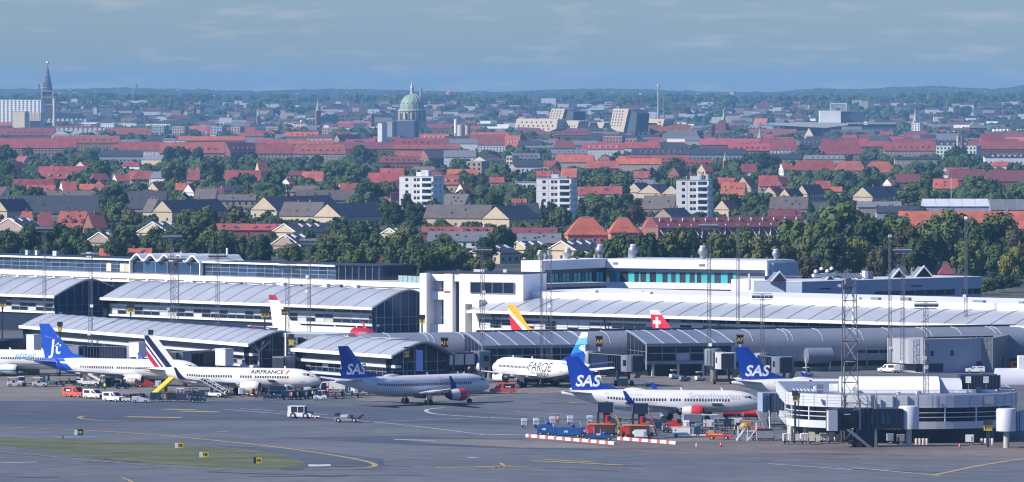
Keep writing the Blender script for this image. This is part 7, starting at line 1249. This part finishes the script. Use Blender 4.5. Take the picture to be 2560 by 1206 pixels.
# domed church
D = 8350; T = thing('domed_church', 'great church with ribbed green copper dome and pale columned drum', 'church', at(1030, D), 0)
bx('base', STONE, T, -22, 22, -10, 20, 0, hgt(318, D)); zt = lambda py: hgt(py, D)
MB().lathe([(18.6, zt(320)), (18.6, zt(305)), (17.0, zt(303)), (17.0, zt(279)), (18.2, zt(278)), (18.2, zt(275)), (16.2, zt(274))], (0, 0, 0), 32).build('drum', STONE, T, smooth=True)
for k in range(24): a = 2 * pi * k / 24; MB().tube((cos(a) * 17.6, sin(a) * 17.6, zt(303)), (cos(a) * 17.6, sin(a) * 17.6, zt(279)), .55, .5, 8).build('column', STONE, T)
for k in range(24): a = 2 * pi * (k + .5) / 24; MB().tube((cos(a) * 16.9, sin(a) * 16.9, zt(300)), (cos(a) * 17.05, sin(a) * 17.05, zt(300)) , 1.0, 1.0, 8).build('drum_window', INK, T) if k % 2 else bx('drum_window', INK, T, cos(a) * 17.02 - .8, cos(a) * 17.02 + .8, sin(a) * 17.02 - .8, sin(a) * 17.02 + .8, zt(300), zt(284))
dp = [(16.0 * cos(t) ** .85, zt(274) + (zt(236) - zt(274)) * sin(t)) for t in [pi / 2 * i / 12 * .93 for i in range(13)]]
MB().lathe(dp, (0, 0, 0), 32).build('dome', COPPER, T, smooth=True)
for k in range(16):
    a = 2 * pi * k / 16 + .1; b = MB(); pr_ = [(r * cos(a), r * sin(a), z) for r, z in dp]
    for p, q in zip(pr_, pr_[1:]): b.tube(p, q, .34, .34, 4, cap=False)
    b.build('dome_rib', mat('gilt_rib', (.55, .45, .25), .5), T)
for k in range(16): a = 2 * pi * k / 16; bx('dome_window', INK, T, 14.6 * cos(a) - .5, 14.6 * cos(a) + .5, 14.6 * sin(a) - .5, 14.6 * sin(a) + .5, zt(260), zt(257))
MB().lathe([(2.9, zt(238)), (2.9, zt(235)), (2.1, zt(234)), (2.1, zt(221)), (2.9, zt(220)), (1.9, zt(216)), (1.3, zt(212)), (.5, zt(206)), (.12, zt(201)), (0, zt(200))], (0, 0, 0), 14).build('lantern', mat('lantern_stone', (.5, .5, .42), .7), T, smooth=True)
# smaller spires
def spire(px, yt, ym, yb, D, r, m, lab, base=BRICK, n=8):
    T = thing('church_spire', lab, 'spire', at(px, D), .3, 'slim spires of the skyline'); z = lambda y: hgt(y, D); bx('tower', base, T, -r, r, -r, r, 0, z(ym)); MB().lathe([(r * 1.2, z(ym)), (r * .95, z(ym) + 1), (r * .45, z(ym) + (z(yt) - z(ym)) * .5), (.12, z(yt))], (0, 0, 0), n).build('spire', m, T); MB().lathe([(0, -.5), (.45, 0), (0, .5)], (0, 0, z(yt)), 8).build('knob', STONE, T); PROT.append((px - 6, px + 6, yt, yb, D))
spire(795, 245, 277, 296, 9000, 3.4, COPPER, 'green copper spire on brick tower between the white slab and the ward buildings'); spire(646, 268, 290, 310, 10500, 2.8, COPPER, 'small green spire beside the long sandy block'); spire(596, 250, 276, 284, 12500, 4.4, SLATE, 'dark slate spire in front of the banded white block'); spire(1402, 238, 262, 275, 13500, 2.8, GREYR, 'thin grey spire behind the slanted sandy offices'); spire(1900, 317, 345, 362, 7000, 2.6, COPPER, 'green copper spire with onion base among the red roofs'); spire(1813, 381, 402, 414, 5000, 1.6, COPPER, 'small pale green spire rising from dark trees'); spire(1912, 248, 268, 275, 13500, 2.8, COPPER, 'distant small green spire beyond the row of white houses'); spire(2288, 270, 304, 310, 9300, 3.4, STONE, 'tall pale stone spire behind the small white block', STONE); spire(931, 265, 285, 292, 9000, 2.0, COPPER, 'slim green statue like spire next to the grey block'); spire(2437, 270, 290, 298, 12500, 3.0, SLATE, 'dark castle spire above the far red roofs'); spire(572, 278, 292, 300, 11000, 3.0, COPPER, 'small round green dome spire by the white gables')
# corkscrew spire on red church
D = 8200; T = thing('twisted_spire_church', 'red brick church with thin crooked green spire', 'church', at(1808, D), 0); z = lambda y: hgt(y, D); bx('tower', BRICK, T, -3, 3, -3, 3, 0, z(300)); MB().loft([[(cx_ + r * cos(a), r * sin(a), zz_) for a in (0, 1.57, 3.14, 4.71)] for cx_, r, zz_ in ((0, 2.8, z(300)), (1.4, 1.8, z(287)), (.6, 1.0, z(276)), (3.4, .3, z(268)))]).build('spire', COPPER, T); MB().extr([(-11, z(325)), (-6, z(305)), (0, z(296)), (9, z(320)), (11, z(328)), (11, 0), (-11, 0)], 'y', 3, 16).build('nave', mat('church_red', (.30, .10, .08), .8), T)
# chimneys, masts, towers
def stack(px, yt, D, r, m, lab, r2=None, cap=None, cat='chimney', nm='chimney_stack'):
    T = thing(nm, lab, cat, at(px, D), 0, 'chimneys and masts of the skyline'); h_ = hgt(yt, D); MB().lathe([(r, 0), ((r2 or r * .75), h_), (0, h_)], (0, 0, 0), 12).build('shaft', m, T, smooth=True); MB().lathe([(r * .95, h_ - 2), (r * .95, h_ + .6), (0, h_ + .7)], (0, 0, 0), 12).build('cap', cap or m, T, smooth=True); PROT.append((px - 5, px + 5, yt, yt + 35, D))
stack(1646, 213, 10500, 2.6, mat('stack_grey', (.35, .33, .33), .8), 'very tall grey chimney with a white tip beside the grey office tower', 1.4, WHW); stack(1052, 222, 14000, 3.2, TANW, 'dark chimney just behind the lantern of the copper dome', 2.8); stack(2285, 201, 19500, 3.0, STONE, 'tallest pale mast on the wooded ridge above the white spire', .6, cat='mast', nm='radio_mast'); stack(2236, 230, 19200, 3.6, WHW, 'short white tower on the wooded ridge beside the tall mast', 2.8); stack(536, 236, 15500, 2.4, WHW, 'white banded chimney rising from the dark woods', 1.6, TILEM); stack(1140, 300, 7600, 2.4, WHW, 'white round chimney between the dark hall and the red roofs', 2.2); stack(1152, 314, 7500, 4.0, SAND, 'sandy round silo next to the white chimney', 4.0); stack(1168, 316, 7500, 3.6, SAND, 'second sandy silo under the pinkish roof', 3.6); stack(136, 248, 9000, 2.4, SAND, 'pale round chimney directly beside the church tower', 2.2); stack(1660, 246, 11500, 1.2, TILE, 'thin red chimney beyond the tall grey chimney', 1.0); stack(2395, 342, 5800, 1.4, STONE, 'pale chimney of the pair over the slate roof', 1.3); stack(2405, 341, 5800, 1.3, BRICK, 'brick chimney of the pair over the slate roof', 1.2)
T = thing('water_tower', 'round water tower with pinkish red cap on the edge of the woods', 'water tower', at(1125, 17000), 0); T.scale = (1.25, 1.25, 1); z = lambda y: hgt(y, 17000); MB().lathe([(5.5, 0), (5.5, z(238))], (0, 0, 0), 14).build('shaft', WHW, T); MB().lathe([(7.4, z(240)), (7.4, z(230)), (6, z(229)), (0, z(228))], (0, 0, 0), 14).build('cap', PINKW, T)
for px, D in ((1120, 13000), (1130, 13000)): bx('shaft_rib', GRW, T, (px - 1125) * .8 - .5, (px - 1125) * .8 + .5, -6.0, -5.4, 0, z(240))
T = thing('gas_holder', 'round pale gas holder on the ridge beyond the sandy offices', 'gas holder', at(1575, 18500), 0); T.scale = (1.2, 1.2, 1); z = lambda y: hgt(y, 18500); MB().lathe([(4.5, 0), (5.5, z(244)), (5.5, z(233)), (0, z(229))], (0, 0, 0), 12).build('tank', TANW, T, smooth=True); bx('base', TANW, T, -3, 3, -3, 3, 0, 30)
# slanted sandy offices with punched windows
def slant(poly, D, lab, m, wins, th=22, dark=None, wsz=1.5):
    T = thing('slanted_office', lab, 'office', at(poly[0][0], D), R(-38), 'slanted sandy offices'); s_ = D / F / cos(R(38)); x0 = poly[0][0]
    pts = [((x - x0) * s_, hgt(y, D)) for x, y in poly]; MB().extr(pts, 'y', 0, th).build('wall', m, T)
    for x, y in wins: X_ = (x - x0) * s_; Z_ = hgt(y, D); bx('window', INK, T, X_ - wsz / 2, X_ + wsz / 2, -.1, .05, Z_ - wsz * .55, Z_ + wsz * .55)
    if dark: MB().extr([((x - x0) * s_, hgt(y, D)) for x, y in dark], 'y', 3, th + 6).build('shade_navy_wing', DARKW, T)  # navy puts the side's shade into colour; dark glass on the arch
    PROT.append((min(x for x, y in poly), max(x for x, y in poly), min(y for x, y in poly), max(y for x, y in poly), D)); return T
slant([(1287, 318), (1292, 297), (1394, 298), (1390, 322), (1372, 329), (1362, 328), (1348, 320)], 8000, 'long low sandy office with two rows of dark square windows', SAND, [(1305 + k * 12, 306) for k in range(7)] + [(1297 + k * 12, 315) for k in range(8)] + [(1359, 323), (1371, 323)], wsz=2.0)
slant([(1372, 298), (1379, 272), (1412, 273), (1404, 301)], 8150, 'leaning sandy office tower above the long low office', SAND, [(1381 + i * 7 - j * 1.6, 278 + j * 6) for i in range(4) for j in range(4)], dark=[(1412, 274), (1430, 280), (1428, 301), (1404, 301)]); slant([(1386, 318), (1394, 301), (1447, 303), (1442, 321)], 7980, 'sandy office with a row of tall fins joined to the long low office', SAND, [(1394 + k * 6, 316) for k in range(8)], wsz=1.4)
slant([(1526, 311), (1533, 272), (1571, 273), (1558, 331), (1538, 327), (1527, 320)], 7800, 'biggest leaning sandy office with a grid of small windows', SAND, [(1536 + i * 7 - j * 1.3, 279 + j * 7) for i in range(4) for j in range(6)], dark=[(1571, 274), (1588, 284), (1584, 330), (1558, 331)])
slant([(1590, 297), (1660, 298), (1654, 320), (1644, 319), (1641, 308), (1600, 308), (1597, 326)], 7850, 'sandy arched office bridging a dark glass wall', SAND, [(1647, 306), (1650, 306)], dark=[(1600, 308), (1641, 308), (1644, 326), (1597, 327)])
slant([(1460, 305), (1475, 306), (1472, 317), (1462, 316)], 8050, 'small sandy wedge office before the slate roofs', SAND, []); slant([(1492, 306), (1511, 307), (1506, 321), (1497, 320)], 8000, 'small sandy wedge office beside the biggest leaning office', SAND, [])
# opera-like hall
D = 8600; T = thing('concert_hall', 'white concert hall with wide thin roof, cube and framed top', 'concert hall', at(2075, D), 0); X_ = lambda px: (px - 2075) / F * D; z = lambda y: hgt(y, D)
bx('stage_tower', WHW, T, X_(2049), X_(2102), 0, 22, 0, z(277)); bx('dark_hall', DARKW, T, X_(2102), X_(2160), 6, 26, 0, z(280)); MB().extr([(X_(1895), z(311)), (X_(2000), z(306)), (X_(2118), z(308)), (X_(2118), z(313)), (X_(2060), z(320)), (X_(2020), z(318))], 'y', -30, -1).build('roof_slab', mat('roof_white', (.6, .58, .54), .6), T); bx('roof_edge', SAND, T, X_(2118), X_(2240), -12, 4, z(310), z(307)); bx('foyer', DARKW, T, X_(1960), X_(2240), -10, 10, 0, z(312))
bx('top_frame', WHW, T, X_(2076), X_(2117), 4, 8, z(260), z(258)); bx('top_panel', GRW, T, X_(2077), X_(2091), 4, 8, z(278), z(260)); bx('top_panel', GRW, T, X_(2101), X_(2115), 4, 8, z(279), z(260)); bx('frame_post', WHW, T, X_(2076) - .3, X_(2077), 3.8, 8, z(278), z(258)); bx('frame_post', WHW, T, X_(2115), X_(2117), 3.8, 8, z(279), z(258)); PROT.append((1990, 2160, 258, 322, D))
# green church, tents, domes
D = 8300; T = thing('green_roofed_church', 'red church with low green copper roofs near the frame edge', 'church', at(2440, D), 0); z = lambda y: hgt(y, D); bx('tower', BRICK, T, -9, 0, -4, 6, 0, z(318)); MB().extr([(-10, z(320)), (-5, z(306)), (2, z(312)), (10, z(313)), (14, z(320))], 'y', -5, 8).build('roof', COPPER, T); MB().lathe([(1.4, z(314)), (.2, z(296))], (-4, 0, 0), 8).build('spire', COPPER, T); bx('nave', TANW, T, 0, 14, -3, 8, 0, z(320))
def tent(x0, x1, yt, yb, n, hh, lab, m=WHW):
    D = dep(yt, hh); s = F / D; T = thing('white_hall', lab, 'hall', at((x0 + x1) / 2, D), 0, 'white ridged halls'); W_ = (x1 - x0) / s; z0 = hgt(yb, D); bx('wall', GRW, T, -W_ / 2, W_ / 2, 4, 24, 0, z0)
    for k in range(n): xa = -W_ / 2 + W_ * k / n; w_ = W_ / n; MB().extr([(xa, z0), (xa + w_ * .35, hh), (xa + w_ * .65, hh - .3), (xa + w_ * .98, z0)], 'y', -2, 24).build('roof_bay', m, T)
    PROT.append((x0, x1, yt, yb, D))
tent(48, 218, 297, 313, 15, 20, 'long white ridged hall roof below the corkscrew spire'); tent(135, 266, 320, 334, 11, 16, 'second white ridged roof of small peaks before the long hall'); tent(45, 118, 325, 333, 2, 15, 'low white twin peaked roof above the brick barracks'); tent(132, 250, 330, 337, 3, 14, 'pale low peaked roofs just before the white ridged roof'); tent(1470, 1530, 308, 316, 5, 16, 'small white ridged roof between the wedge offices'); tent(2482, 2526, 323, 333, 5, 16, 'white stepped roof near the green roofed church')
for px, yt, w_, lab in ((200, 261, 64, 'broad green copper dome roof beside the corkscrew spire'), (305, 269, 36, 'smaller low green dome roof past the broad one')):
    D = 12600; T = thing('dome_roof_hall', lab, 'hall', at(px, D), 0, 'low green dome roofs'); r_ = w_ / 2 / F * D; z0 = hgt(yt + 11, D); MB().lathe([(r_, z0), (r_ * .75, z0 + 4), (r_ * .3, z0 + 6), (0, hgt(yt, D))], (0, 0, 0), 16).build('roof', COPPER, T); MB().tube((0, 0, 0), (0, 0, z0), r_ * .9, r_ * .9, 16).build('wall', TANW, T)
# ------------------------------------------------------------------ trees
FOLS = {'dark green': foliage('foliage_dark', (0.017, 0.040, 0.016), (0.052, 0.084, 0.026)), 'mid green': foliage('foliage_mid', (0.042, 0.078, 0.020), (0.095, 0.130, 0.034)), 'olive': foliage('foliage_olive', (0.070, 0.090, 0.022), (0.125, 0.138, 0.036)), 'rusty brown': foliage('foliage_rust', (0.062, 0.056, 0.025), (0.092, 0.074, 0.034)), 'yellow green': foliage('foliage_yellow', (0.13, 0.13, 0.025), (0.20, 0.18, 0.04))}
BARK = mat('bark', (.06, .045, .035), .9)
rt = random.Random(5)
def crown_mesh(kind, seed):
    r = random.Random(seed); b = MB(); blobs = []
    if kind == 'fir':
        for k in range(16): f = k / 15; a = r.uniform(0, 6.28); rr_ = .42 * (1 - f) ** .9; blobs.append((cos(a) * rr_ * .6, sin(a) * rr_ * .6, .08 + .9 * f, .10 + .17 * (1 - f)))
    else:
        n = 30; sx = dict(round=.5, tall=.32, wide=.5)[kind]; cz, sz = (.60, .40) if kind != 'wide' else (.58, .40)
        for k in range(n):
            while True:
                p = V((r.uniform(-1, 1), r.uniform(-1, 1), r.uniform(-1, 1)))
                if .35 < p.length < 1: break
            p = p.normalized() * r.uniform(.52, .86); zf = p.z; sq = 1 - .28 * max(0, zf) if kind != 'tall' else 1
            blobs.append((p.x * sx * sq, p.y * sx * sq, cz + p.z * sz, r.uniform(.13, .21) * (1 if kind != 'tall' else .8)))
    for (x, y, z, q) in blobs:
        m = 60
        for k in range(m):
            d = V((r.gauss(0, 1), r.gauss(0, 1), r.gauss(.25, 1))).normalized(); c = V((x, y, z)) + d * q * r.uniform(.75, 1.05); nrm = (d + V((r.gauss(0, .35), r.gauss(0, .35), r.gauss(.1, .35)))).normalized(); t = nrm.orthogonal().normalized(); t = (M4.Rotation(r.uniform(0, 6.28), 3, nrm) @ t); u = nrm.cross(t); s_ = r.uniform(.018, .04)
            b.quad(c + t * s_ + u * s_ * .7, c - t * s_ + u * s_ * .8, c - t * s_ * .9 - u * s_ * .8, c + t * s_ * 1.1 - u * s_ * .6)
        # inner mass of each clump
        vs = []; q2 = q * .70
        for i in range(4):
            th = pi * (i + .5) / 4
            vs += [(x + q2 * sin(th) * cos(a) * r.uniform(.85, 1.1), y + q2 * sin(th) * sin(a) * r.uniform(.85, 1.1), z + q2 * cos(th)) for a in [2 * pi * j / 7 for j in range(7)]]
        b.add(vs, [(i * 7 + j, i * 7 + (j + 1) % 7, (i + 1) * 7 + (j + 1) % 7, (i + 1) * 7 + j) for i in range(3) for j in range(7)] + [tuple(range(7)), tuple(range(27, 20, -1))])
    return b.mesh('crown', FOLS['dark green'])
CR = {k: [crown_mesh(k, i * 10 + len(k)) for i in range(n)] for k, n in (('round', 6), ('wide', 3), ('tall', 3), ('fir', 3))}
b = MB(); b.tube((0, 0, 0), (.01, 0, .35), .022, .016, 7); b.tube((.01, 0, .33), (.03, .02, .6), .016, .008, 6)
for a in range(5): b.tube((.01, 0, .3 + .03 * a), (.2 * cos(a * 1.26), .2 * sin(a * 1.26), .52 + .04 * a), .010, .004, 5)
TRUNK = b.mesh('trunk', BARK)
NT = 0
def tree(px, D, hgt_, wid, kind, fol, lab=None):
    "hgt_ / wid in metres"
    global NT
    NT += 1; m = rt.choice(CR[kind]); c = PD(px, D); k2 = {'round': 'round', 'wide': 'broad', 'tall': 'tall narrow', 'fir': 'pointed'}[kind]
    T = thing('tree', lab or '', 'tree', (c.x, c.y, 0), 0, 'trees of the town')
    ww = wid / (1.0 if kind in ('round', 'wide') else .72 if kind == 'tall' else .8); link('trunk', TRUNK, T, None, (0, 0, 0), (0, 0, rt.uniform(0, 6)), (hgt_,) * 3)
    o = link('crown', m, T, None, (0, 0, 0), (0, 0, rt.uniform(0, 6.28)), (ww, ww, hgt_)); o.material_slots[0].link = 'OBJECT'; o.material_slots[0].material = FOLS[fol]
    if not lab:
        sz = 'big ' if hgt_ > 15 else 'small ' if hgt_ < 9 else ''
        AUTO.append((T, '%s%s %s tree' % (sz, k2, fol), *proj((c.x, c.y, hgt_ * .6))))
    return T
def tpx(px, yt, hm, wpx, kind='round', fol='dark green', lab=None):
    D = dep(yt, hm); return tree(px, D, hm, wpx / F * D, kind, fol, lab)
# belt of big trees behind the airport
man = [(2105, 505, 24, 150, 'wide', 'mid green'), (2040, 548, 20, 120, 'round', 'olive'), (1985, 556, 18, 120, 'round', 'mid green'), (2180, 548, 20, 120, 'round', 'dark green'), (2230, 540, 20, 130, 'round', 'mid green'), (2270, 565, 17, 90, 'round', 'rusty brown'), (2335, 540, 20, 130, 'wide', 'mid green'), (2390, 528, 21, 130, 'round', 'olive'), (2450, 560, 18, 100, 'round', 'dark green'), (2500, 540, 19, 120, 'round', 'olive'), (2555, 580, 15, 100, 'round', 'rusty brown'), (2300, 590, 15, 90, 'round', 'dark green'), (2080, 590, 15, 100, 'round', 'dark green'), (2140, 605, 13, 90, 'round', 'olive'), (1950, 600, 14, 90, 'round', 'rusty brown'), (2420, 600, 14, 90, 'round', 'mid green'), (2480, 612, 12, 80, 'round', 'mid green'), (2200, 620, 12, 70, 'round', 'rusty brown'), (2530, 622, 12, 80, 'round', 'yellow green'), (2320, 643, 7, 56, 'round', 'yellow green'), (2020, 640, 10, 70, 'round', 'rusty brown'),
 (1560, 570, 17, 110, 'round', 'dark green'), (1625, 572, 17, 110, 'round', 'dark green'), (1690, 560, 18, 110, 'round', 'olive'), (1740, 570, 16, 100, 'round', 'dark green'), (1800, 566, 17, 100, 'round', 'olive'), (1850, 560, 17, 100, 'round', 'mid green'), (1910, 570, 16, 100, 'round', 'olive'), (1880, 600, 14, 80, 'round', 'dark green'), (1530, 600, 13, 80, 'round', 'mid green'), (1660, 600, 13, 80, 'round', 'dark green'), (1770, 606, 12, 80, 'round', 'dark green'), (1590, 610, 12, 70, 'round', 'olive'), (1830, 612, 11, 70, 'round', 'dark green'), (1720, 615, 11, 80, 'round', 'dark green'), (1485, 618, 10, 60, 'round', 'dark green'),
 (20, 575, 12, 80, 'round', 'dark green'), (80, 565, 13, 80, 'round', 'dark green'), (140, 560, 14, 90, 'round', 'dark green'), (180, 570, 13, 80, 'round', 'mid green'), (110, 610, 8, 70, 'round', 'mid green'), (310, 565, 13, 80, 'round', 'mid green'), (290, 590, 11, 60, 'round', 'dark green'), (390, 570, 12, 70, 'round', 'dark green'), (430, 575, 12, 80, 'round', 'dark green'), (480, 560, 14, 90, 'round', 'dark green'), (530, 575, 12, 90, 'round', 'mid green'), (590, 590, 11, 80, 'round', 'mid green'), (460, 600, 10, 70, 'round', 'dark green'), (640, 600, 10, 60, 'round', 'dark green'), (215, 600, 9, 50, 'tall', 'dark green'), (560, 615, 8, 70, 'round', 'olive'), (660, 590, 12, 50, 'tall', 'dark green'), (730, 612, 9, 60, 'round', 'olive'), (800, 600, 11, 80, 'round', 'mid green'), (850, 580, 13, 90, 'round', 'mid green'), (900, 560, 14, 90, 'round', 'dark green'), (940, 585, 12, 90, 'wide', 'mid green'), (930, 625, 8, 90, 'round', 'mid green'), (1000, 570, 14, 90, 'round', 'olive'), (1040, 590, 12, 70, 'round', 'olive'), (860, 620, 9, 80, 'round', 'dark green'), (800, 635, 7, 70, 'round', 'olive'), (975, 635, 7, 70, 'round', 'rusty brown'), (1060, 615, 11, 120, 'wide', 'dark green'), (1120, 612, 11, 110, 'wide', 'mid green'), (1160, 630, 8, 70, 'round', 'rusty brown'), (1030, 640, 6.5, 80, 'round', 'rusty brown'), (1255, 560, 13, 70, 'round', 'dark green'), (1215, 596, 10, 60, 'round', 'dark green'), (1110, 585, 9, 60, 'round', 'olive'), (1345, 610, 8, 60, 'round', 'mid green'), (1448, 625, 7, 40, 'round', 'mid green'), (2180, 645, 8, 60, 'round', 'olive'), (2440, 650, 7, 60, 'round', 'rusty brown'), (2510, 690, 5, 90, 'wide', 'dark green'), (2465, 700, 4.5, 60, 'round', 'mid green')]
for a in man: tpx(*((a[0], a[1] + 17) + a[2:] if 1540 < a[0] < 1930 and a[1] < 590 else a))
for px, yt, hm, wp, kd, fl, lab in ((1018, 484, 13, 34, 'tall', 'dark green', 'tall dark pine before the white block with stepped roof house'), (1040, 508, 11, 60, 'round', 'dark green', 'ragged dark tree at the foot of the white block with stepped roof house'), (1090, 500, 12, 55, 'round', 'dark green', 'dark tree at the shaded side of the white block with stepped roof house'), (1356, 504, 11, 22, 'fir', 'dark green', 'slim dark fir before the middle white block'), (1378, 505, 11, 40, 'round', 'dark green', 'ragged dark tree before the middle white block'), (1404, 515, 10, 46, 'round', 'dark green', 'dark tree below the balconies of the middle white block'),
    (18, 365, 20, 60, 'round', 'dark green', 'big dark tree at the frame edge beside the brick barracks'), (245, 402, 16, 64, 'round', 'mid green', 'big round tree beside the red roofs below the barracks'), (432, 408, 16, 70, 'round', 'mid green', 'big round tree between the hipped house and the slim red house'), (528, 403, 16, 72, 'round', 'dark green', 'big round tree between the slim red house and cream walled terrace'), (440, 364, 18, 70, 'round', 'dark green', 'big dark tree before the white gable wall terrace'), (840, 408, 15, 76, 'round', 'mid green', 'big round tree at the foot of the long red terrace'), (890, 416, 14, 60, 'round', 'mid green', 'round tree next to the biggest tree at the long red terrace'), (685, 420, 15, 60, 'round', 'dark green', 'dark tree beside the red house below the long terrace'), (285, 465, 14, 80, 'round', 'dark green', 'tall dark tree breaking the long slate roofs'), (88, 470, 13, 60, 'round', 'dark green', 'dark tree standing before the long slate roof'), (20, 408, 15, 50, 'round', 'dark green', 'dark tree at the frame edge below the barracks'), (920, 455, 14, 80, 'round', 'dark green', 'dark tree beside the orange roofed house'), (1185, 432, 13, 70, 'round', 'mid green', 'round tree between the two white blocks above the slate gables'), (1500, 440, 13, 80, 'round', 'mid green', 'round tree behind the cream gable row'), (1565, 486, 13, 70, 'round', 'dark green', 'dark tree below the cream gable row'), (1490, 490, 12, 80, 'round', 'mid green', 'round tree between the middle white block and the gable row'), (1690, 395, 15, 60, 'round', 'dark green', 'dark tree above the last white block'), (1900, 380, 16, 110, 'wide', 'dark green', 'broad dark tree group crown by the hipped red hall'), (2390, 366, 16, 60, 'round', 'dark green', 'dark tree before the pale green flats'), (2290, 455, 14, 90, 'wide', 'mid green', 'broad tree above the silver shed'), (2440, 440, 14, 80, 'round', 'mid green', 'round tree behind the flagpole'), (905, 365, 17, 60, 'round', 'dark green', 'dark tree at the end gable of the long red terrace'), (495, 367, 16, 34, 'tall', 'dark green', 'slim dark tree beside the big dark tree of the barracks row')): tpx(px, yt, hm, wp, kd, fl, lab)
tries = 0
while NT < 298 and tries < 12000:
    tries += 1; px = rt.uniform(-20, 2580); hm = rt.uniform(7, 14); D = math.exp(rt.uniform(math.log(1950), math.log(6200))); yt = YH + F * (H - hm) / D
    if yt > 640 or yt < 345: continue
    if D < 2100 and 230 < px < 400: continue
    wid = hm * rt.uniform(.7, 1.15); w_ = wid * F / D
    if not clear(px - w_ * .45, px + w_ * .45, yt + 4, yt + hm * .8 * F / D, D, .10): continue
    kd = rt.choices(['round', 'wide', 'tall', 'fir'], [7, 2, 1.2, 1.2])[0]; fl = rt.choices(['dark green', 'mid green', 'olive', 'rusty brown'], [6, 6, 2, .6])[0]
    tree(px, D, hm, wid * (.6 if kd in ('tall', 'fir') else 1), kd, fl)
# uncounted far trees and garden greenery
B = MB(); n = 0; tries = 0
while n < 6000 and tries < 36000:
    tries += 1; D = math.exp(rt.uniform(math.log(2300), math.log(15000))); px = rt.uniform(-60, 2620); hm = rt.uniform(2.0, 5.0) if D < 3300 else rt.uniform(4, 11) if D < 7500 else rt.uniform(8, 15); w_ = hm * rt.uniform(.8, 1.6) * (1.5 if D > 7000 else 1); yt = YH + F * (H - hm - terr(px, D)) / D
    if not clear(px - w_ / 2 * F / D, px + w_ / 2 * F / D, yt, yt + hm * F / D, D, .12 if n % 4 else .45): continue
    x = (px - 1280) / F * D; n += 1
    for q in range(5 if D < 9000 else 4):
        cx_, cy_, cz_ = x + rt.uniform(-.4, .4) * w_, D + rt.uniform(-3, 3), hm * rt.uniform(.4, .7) + terr(px, D); rr_ = w_ * rt.uniform(.22, .34)
        for k in range(9):
            d = V((rt.gauss(0, 1), rt.gauss(-.5, 1), rt.gauss(.4, 1))).normalized(); c = V((cx_, cy_, cz_)) + V((d.x * rr_, d.y * rr_, d.z * hm * .3)); t = d.orthogonal().normalized(); u = d.cross(t); s_ = rr_ * rt.uniform(.45, .7); B.quad(c + t * s_ + u * s_ * .7, c - t * s_ + u * s_ * .8, c - t * s_ - u * s_, c + t * s_ - u * s_ * .6)
B.build('woodland', FOLS['dark green'], kind='stuff')
# ------------------------------------------------------------------ words that single out the houses and trees
LMS = {0: [(-30, 'the frame edge'), (119, 'the corkscrew spire'), (417, 'the sandy block'), (596, 'the slate spire'), (795, 'the green spire'), (1030, 'the copper dome'), (1140, 'the white chimney'), (1340, 'the low office'), (1548, 'the leaning office'), (1646, 'the tall chimney'), (1808, 'the crooked spire'), (2075, 'the concert hall'), (2288, 'the stone spire'), (2440, 'the copper church'), (2600, 'the frame edge')],
       1: [(-30, 'the frame edge'), (95, 'the brick barracks'), (347, 'the hipped house'), (528, 'the round tree'), (750, 'the red terrace'), (1050, 'the stepped block'), (1390, 'the middle block'), (1620, 'the gable row'), (1735, 'the aerial block'), (2070, 'the hipped hall'), (2390, 'the flagpole'), (2600, 'the frame edge')],
       2: [(-30, 'the frame edge'), (120, 'the slate roof'), (402, 'the wavy roof'), (568, 'the white aerial'), (815, 'the brown wing'), (1050, 'the stepped block'), (1390, 'the cream house'), (1465, 'the pink house'), (1735, 'the maroon terrace'), (2105, 'the tallest tree'), (2390, 'the silver shed'), (2600, 'the frame edge')]}
ORD = ['', 'second', 'third', 'fourth', 'fifth', 'sixth', 'seventh', 'eighth', 'ninth', 'tenth', 'eleventh', 'twelfth', 'thirteenth', 'fourteenth', 'fifteenth']
from collections import defaultdict
gr = defaultdict(list)
for (T, ds, px, py) in AUTO:
    bd = 0 if py < 340 else 1 if py < 470 else 2; L_ = LMS[bd]
    i = max(0, min(len(L_) - 2, sum(1 for q in L_ if q[0] <= px) - 1)); a, c = L_[i], L_[i + 1]
    if px - a[0] > c[0] - px: a, c = c, a
    dep_ = '' if bd != 1 else ('behind ' if py < 395 else '')
    gr[(ds, a[1], c[1], a[0], py // 45 if bd == 2 else py // 40)].append((abs(px - a[0]), T))
cnt = defaultdict(list)
for (ds, a, c, ax, q), lst in gr.items():
    for d_, T in lst: cnt[(ds, a, c)].append((d_, T))
for (ds, a, c), lst in cnt.items():
    lst.sort(key=lambda t: t[0])
    for k, (d_, T) in enumerate(lst):
        T['label'] = ('%s close to %s toward %s' % (ds, a, c)) if k == 0 else ('%s, %s from %s toward %s' % (ds, ORD[min(k, 14)], a, c))
